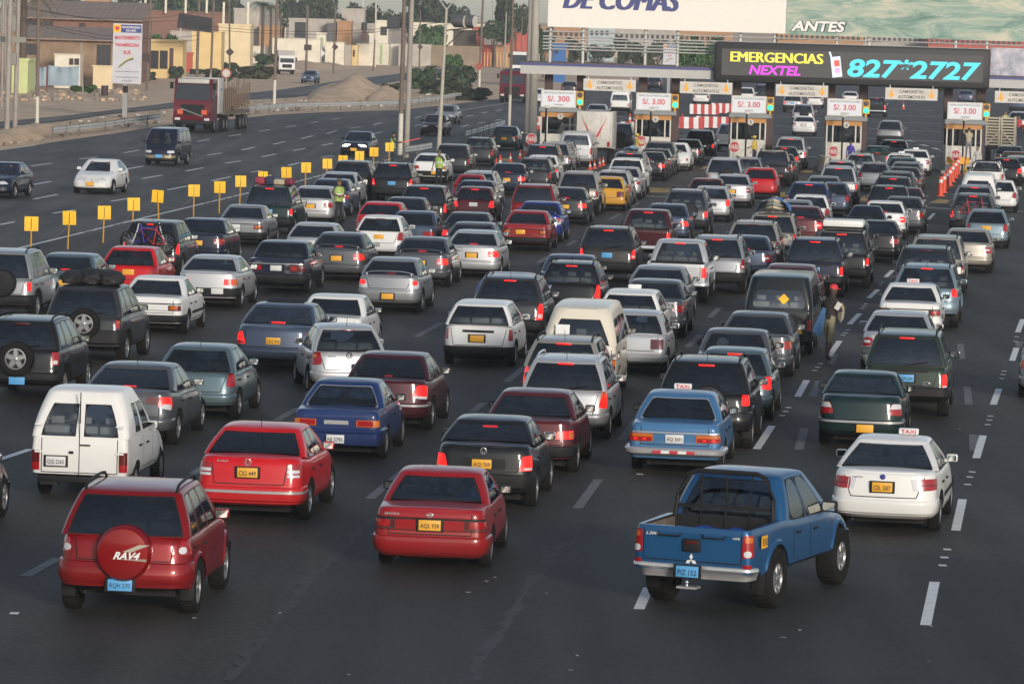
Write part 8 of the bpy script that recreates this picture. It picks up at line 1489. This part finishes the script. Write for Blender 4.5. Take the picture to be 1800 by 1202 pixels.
def bicycle(p, rz, label, fc, grp=None, tilt=0):
    r = empty('bicycle', p, rz, label, 'bicycle', grp); Rw = .31; M_F = mat('bike_' + fc[0], fc[1], .4); M_F2 = mat('bike_' + fc[2], fc[3], .4)
    for x in (-.5, .5):
        q = MB(); P = [(x + Rw * math.cos(R(a)), 0, Rw * math.sin(R(a))) for a in range(0, 361, 20)]; q.tube(P, .022, 6, cap=False); w_ = q.build('wheel', M_RUB, r, 60); q = MB(); [q.tube([(x, 0, 0), (x + Rw * math.cos(R(a)), 0, Rw * math.sin(R(a)))], .004, 3) for a in range(0, 360, 30)]; q.lathe([(.001, -.03), (.03, -.03), (.03, .03), (.001, .03)], (x, 0, 0), 'y', 8); q.build('spokes', M_RIM, w_, 60)
    q = MB(); q.tube([(-.5, 0, 0), (-.12, 0, -.03), (.32, 0, .42), (-.2, 0, .40), (-.5, 0, 0)], .02, 6); q.tube([(-.12, 0, -.03), (-.22, 0, .52)], .018, 6); q.build('frame', M_F, r, 60); q = MB(); q.tube([(.5, 0, 0), (.36, 0, .38), (.32, 0, .58)], .02, 6); q.build('fork', M_F2, r, 60); q = MB(); q.tube([(.30, -.28, .60), (.32, 0, .58), (.30, .28, .60)], .013, 6); q.build('handlebar', M_TRIM, r, 60); q = MB(); q.box((-.24, 0, .55), (.24, .12, .05), 0, ch=.02); q.build('saddle', M_TRIM, r, 60); return r
kC = 'dark grey SUV carrying bicycles on its tailgate'
p, th = on(kC, -.02, -1.0, 1.12); bicycle(p, th, 'blue and white bicycle hanging on the dark grey SUV', ('blue', (.03, .03, .35), 'white', (.5, .5, .5)), 'bicycles on car backs'); p, th = on(kC, .05, -1.16, 1.08); bicycle(p, th + math.pi, 'red bicycle hanging outside the blue and white one', ('redf', (.4, .02, .03), 'white', (.5, .5, .5)), 'bicycles on car backs')
p, th = on('grey SUV with a red bicycle on its tailgate', 0, -1.0, 1.0); bicycle(p, th, 'red bicycle on the grey SUV at the right', ('redf', (0, 0, 0), 'redf2', (.35, .05, .03)), 'bicycles on car backs')
p, th = on('silver SUV with a bicycle on the back and board on the roof', .6, -1.0, .9); bicycle(p, th, 'bicycle on the silver SUV near booth six', ('sil', (.3, .3, .3), 'white', (.5, .5, .5)), 'bicycles on car backs')
def board(lbl, z, x, y, L, W_, m_, label, tilt=0, th_=.07):
    p, th = on(lbl, x, y, z); q = MB(); n_ = 14
    for zz, f in ((0, 1),): 
        rows = []
        for i in range(n_ + 1): t = i / n_; w_ = W_ / 2 * max(.02, math.sin(math.pi * min(1, max(0, t))) ** .55); yy = -L / 2 + L * t; zr_ = .10 * (2 * t - 1) ** 4; rows.append([(0, yy, zr_ + th_), (w_ * .8, yy, zr_ + th_ * .9), (w_, yy, zr_ + th_ / 2), (w_ * .8, yy, zr_), (0, yy, zr_), (-w_ * .8, yy, zr_), (-w_, yy, zr_ + th_ / 2), (-w_ * .8, yy, zr_ + th_ * .9), (0, yy, zr_ + th_)])
        q.grid(rows)
    o = q.build('surfboard', m_, smooth=60); o.location = p; o.rotation_euler = (0, 0, th); tag(o, label, 'surfboard', 'surfboards on car roofs')
kSB = 'beige SUV carrying surfboards under a blue cover'
board(kSB, 1.78, 0, .9, 2.4, .98, mat('board_cream', (.5, .42, .3), .5), 'lower cream surfboard on the beige SUV', th_=.09); board(kSB, 1.89, 0, .9, 2.3, .94, mat('board_grey', (.3, .32, .3), .5), 'middle grey surfboard on the beige SUV', th_=.10); board(kSB, 2.0, 0, .9, 2.2, .88, mat('board_cream', (0, 0, 0)), 'upper cream surfboard on the beige SUV', th_=.10)
p, th = on(kSB, 0, .9, 1.76); q = MB(); rows = []
for i in range(9): y = -.9 + 1.7 * i / 8; rows.append([(math.cos(R(a)) * .54, y, max(0, math.sin(R(a)) * .40 + .0)) for a in range(0, 181, 15)])
q.grid(rows); q.grid([[(x * .96, y, z * .94) for x, y, z in r_] for r_ in rows]); o = q.build('blue_cover', mat('cover_blue', (.03, .14, .42), .6, noise=.3), smooth=60); o.location = p; o.rotation_euler = (0, 0, th); tag(o, 'bright blue cover over the surfboards on the beige SUV', 'cover')
board('silver SUV with a bicycle on the back and board on the roof', 1.80, 0, .8, 2.4, .8, mat('board_paleblue', (.25, .42, .55), .5), 'pale blue board on the silver SUV near booth six')
p, th = on('black SUV with a white roof box ahead of the large navy SUV', 0, .6, 1.82); r = empty('roof_box', p, th, 'white roof box on the black SUV', 'roof box'); q = MB(); q.box((0, 0, .14), (1.25, 1.3, .22), 0, ch=.06); q.build('box_lid', M_WHT, r); q = MB(); [q.box((0, y, .0), (1.3, .06, .04)) for y in (-.5, .5)]; q.build('cross_bar', M_TRIM, r)
# rear-window details and emblems as parts of their cars
def stick(lbl, loc, build, name, mats, rz=0):
    q = MB(); build(q); o = q.build(name, mats, VEH[lbl], 40); o.location = loc; return o
kR = 'dark red SUV with a round red spare wheel cover, nearest on the left'; v = VEH[kR]
cov = [c for c in v.children if c.name.startswith('spare_wheel_cover')][0]; fy = min((Vector(vv.co).y for vv in cov.data.vertices)); zc = .87
text('RAV4', (.08, fy - .016, zc - .02), .10, M_WHT, cov, w=.36, bold=.03, shear=.4); q = MB()
for k_ in range(3): q.poly([(-.16 + k_ * .05, fy - .006, zc - .06 - k_ * .004), (.34, fy - .006, zc - .058 - k_ * .012), (.34, fy - .006, zc - .066 - k_ * .012)]); 
q.poly([(.02, fy - .007, zc + .03), (.24, fy - .007, zc + .13), (.38, fy - .007, zc + .13), (.14, fy - .007, zc + .03)]); q.build('swoosh_emblem', mat('decal_silver_gold', (.45, .42, .33), .4, .5), cov, 0)
def badge(lbl, s, x, z, y, h, w_, m=M_CHR, sh=0): text(s, (x, y, z), h, m, VEH[lbl], w=w_, name='badge_lettering', bold=.01, shear=sh)
def ring_emblem(lbl, x, z, y, r_, m=M_CHR):
    q = MB(); q.tube([(x + r_ * math.cos(R(a)), y, z + r_ * math.sin(R(a))) for a in range(0, 361, 24)], r_ * .13, 5, cap=False); q.tube([(x - r_ * .6, y, z + r_ * .7), (x - r_ * .25, y, z - r_ * .8), (x, y, z), (x + r_ * .25, y, z - r_ * .8), (x + r_ * .6, y, z + r_ * .7)], r_ * .1, 4); q.build('round_emblem', m, VEH[lbl], 60)
kBo = 'bright red sedan with long roof antenna and chrome bumper line'; B_ = Body(SPECS['bora']); ring_emblem(kBo, -.02, .96, B_.at(0, .96).y - .012, .05); badge(kBo, 'BORA', -.42, .965, B_.at(-.42, .96).y - .008, .03, .18)
B_ = Body(SPECS['polo_sedan']); ring_emblem('black sedan directly in front of the boxy red sedan', 0, .97, B_.at(0, .97).y - .012, .05)
B_ = Body(SPECS['polo_hatch']); ring_emblem('silver hatchback turned to the left behind the blue grey sedan', 0, .86, B_.at(0, .86).y - .012, .06, M_TRIM); badge('silver hatchback turned to the left behind the blue grey sedan', 'POLO', -.36, .84, B_.at(-.36, .84).y - .01, .03, .16, M_TRIM)
B_ = Body(SPECS['sentra']); badge(kS, 'SENTRA', -.55, .835, B_.at(-.55, .835).y - .008, .032, .22)
q = MB(); y_ = B_.at(0, .83).y - .01; q.tube([(.0 + .045 * math.cos(R(a)), y_, .83 + .03 * math.sin(R(a))) for a in range(0, 361, 30)], .005, 5, cap=False); q.box((0, y_, .83), (.11, .008, .018)); q.build('round_bar_emblem', M_CHR, VEH[kS], 60)
kL = 'big metallic blue double cab pickup with black roll bar and blue tarpaulin'; B_ = Body(SPECS['l200']); badge(kL, 'L200', -.58, 1.05, B_.at(-.58, 1.05).y - .01, .04, .17, M_WHT, .3); badge(kL, 'HPE', .63, 1.05, B_.at(.62, 1.05).y - .01, .03, .10, M_WHT)
q = MB(); p_ = B_.at(.9, 1.0); o = bpy.data.objects.new('fender_number', text_mesh('PZ-152', .09, M_INK, .19, bold=.01)); COL.objects.link(o); o.parent = VEH[kL]; yy = -.62; xx = SPECS['l200']['W'] / 2 - SPECS['l200']['si'][5] + .022; o.location = (xx + .012, yy, .98); o.rotation_euler = (0, 0, R(90)); q.box((xx, yy, .98), (.012, .24, .17)); q.build('fender_number_plate', M_PY, VEH[kL], 0)
B_ = Body(SPECS['optra']); badge(kO, 'OPTRA', -.40, .90, B_.at(-.4, .90).y - .008, .03, .2, M_TXD); q = MB(); q.lathe([(.045, 0), (.045, -.012), (.001, -.016)], (-.02, B_.at(0, .92).y, .92), 'y', 14); q.build('round_emblem', M_CANB, VEH[kO], 40)
B_ = Body(SPECS['volvo']); badge('old square navy sedan with wide tail lights', 'VOLVO', -.5, .91, B_.at(-.5, .91).y - .01, .03, .2)
kE = 'olive green SUV with big mirrors and light blue plate'; B_ = Body(SPECS['explorer']); q = MB(); q.tube([(.44 + .075 * math.cos(R(a)), B_.at(.44, .80).y - .02, .73 + .035 * math.sin(R(a))) for a in range(0, 361, 24)], .006, 5, cap=False); q.build('oval_emblem', M_CHR, VEH[kE], 60)
for lb_, y_, z_, k_, pm in [('white sedan driving towards us on the left carriageway', 3.50, .46, 1, M_PY), ('navy and gold minibus driving towards us', 3.73, .50, 1, M_PB), ('dark sedan with its headlights on', 3.36, .44, 1, M_PY)]:
    q = MB(); q.box((0, 0, 0), (.34, .02, .16), 0); q.build('license_plate', pm, VEH[lb_], 0).location = (0, y_, z_)
q = MB(); kk = SPECS['corona']; [q.box((-.3 + .15 * i, 0, 0), (.148, .012, .05), i % 2) for i in range(5)]; q.build('reflector_strip', [M_TXR, M_WHT], VEH['old light blue taxi with chrome bumper in front of the blue pickup'], 0).location = (0, -1.1 - .10, .43)
# picture sunshades in the old blue sedan
kD = 'old deep blue sedan with two picture sunshades in its rear window'
for i, x in enumerate((-.33, .33)):
    p, th = on(kD, x, .12, 1.14); q = MB(); pts = []
    for a in range(0, 360, 20): c_, s_ = math.cos(R(a)), math.sin(R(a)); pts.append((.26 * abs(c_) ** .7 * (1 if c_ > 0 else -1), 0, .115 * abs(s_) ** .7 * (1 if s_ > 0 else -1)))
    q.poly([Matrix.Rotation(-.6, 3, 'X') @ Vector(v_) for v_ in pts], (0, .006, 0)); o = q.build('sun_shade', mat('shade_picture', (.10, .26, .55), .5, noise=.5, nscale=9, col2=(.35, .5, .7)), smooth=0); o.location = p; o.rotation_euler = (0, 0, th); tag(o, ('left' if i == 0 else 'right') + ' oval blue picture sunshade in the old blue sedan', 'sunshade', 'sunshades')
# stickers
p, th = on('dark green van with a yellow diamond sticker on its rear window', .12, -1.0, 1.38); q = MB(); q.box((0, 0, 0), (.19, .006, .19), 0, Matrix.Rotation(R(45), 3, 'Y')); o = q.build('diamond_sticker', M_YEL, smooth=0); o.location = p; o.rotation_euler = (R(-4), 0, th); o.name = 'window_sticker'; tag(o, 'yellow diamond sticker on the dark green van rear window', 'sticker')
p, th = on('cream high-roof van with a paper notice on its rear window', -.36, -.84, 1.44); q = MB(); q.box((0, 0, 0), (.3, .006, .2)); o = q.build('paper_notice', M_WHT, smooth=0); o.location = p; o.rotation_euler = (R(-6), 0, th); tag(o, 'white paper notice on the cream van rear window', 'notice')
p, th = on('dark grey sedan with a white helmet on its rear shelf', -.3, .2, 1.0); q = MB(); q.lathe([(.12, 0), (.14, .05), (.12, .14), (.06, .19), (.001, .2)], (0, 0, 0), 'z', 16); o = q.build('helmet', M_WHT, smooth=60); o.location = p; tag(o, 'white helmet on the rear shelf of the dark grey sedan', 'helmet')
p, th = on('blue grey luxury sedan with raised sunroof', 0, .9, 1.46); q = MB(); q.box((0, 0, .0), (.86, .3, .02), 0, Matrix.Rotation(.25, 3, 'X'), ch=.008); o = q.build('sunroof_panel', M_TRIM, VEH['blue grey luxury sedan with raised sunroof']); o.location = (0, .75, 1.49)
# drop the unused masters
for k_, nodes in KINDS.items():
    def rm(nd):
        for c_ in nd.k: rm(c_)
        bpy.data.objects.remove(nd.o)
    for nd in nodes: rm(nd)
bpy.data.scenes.remove(TMP)
HAZE = .0002
# the air
hz_ = MB(); hz_.box((40, 560, 12.5), (1700, 1240, 28))
hm = bpy.data.materials.new('haze_air'); hm.use_nodes = True; n = hm.node_tree.nodes; n.clear(); o_ = n.new('ShaderNodeOutputMaterial'); pv = n.new('ShaderNodeVolumePrincipled'); pv.inputs['Color'].default_value = (.86, .90, .96, 1); pv.inputs['Density'].default_value = HAZE; pv.inputs['Anisotropy'].default_value = .0; hm.node_tree.links.new(pv.outputs[0], o_.inputs['Volume'])
ho = hz_.build('haze', [hm], smooth=0); tag(ho, 'thin pale haze over the whole road and the far houses', 'haze', kind='stuff')
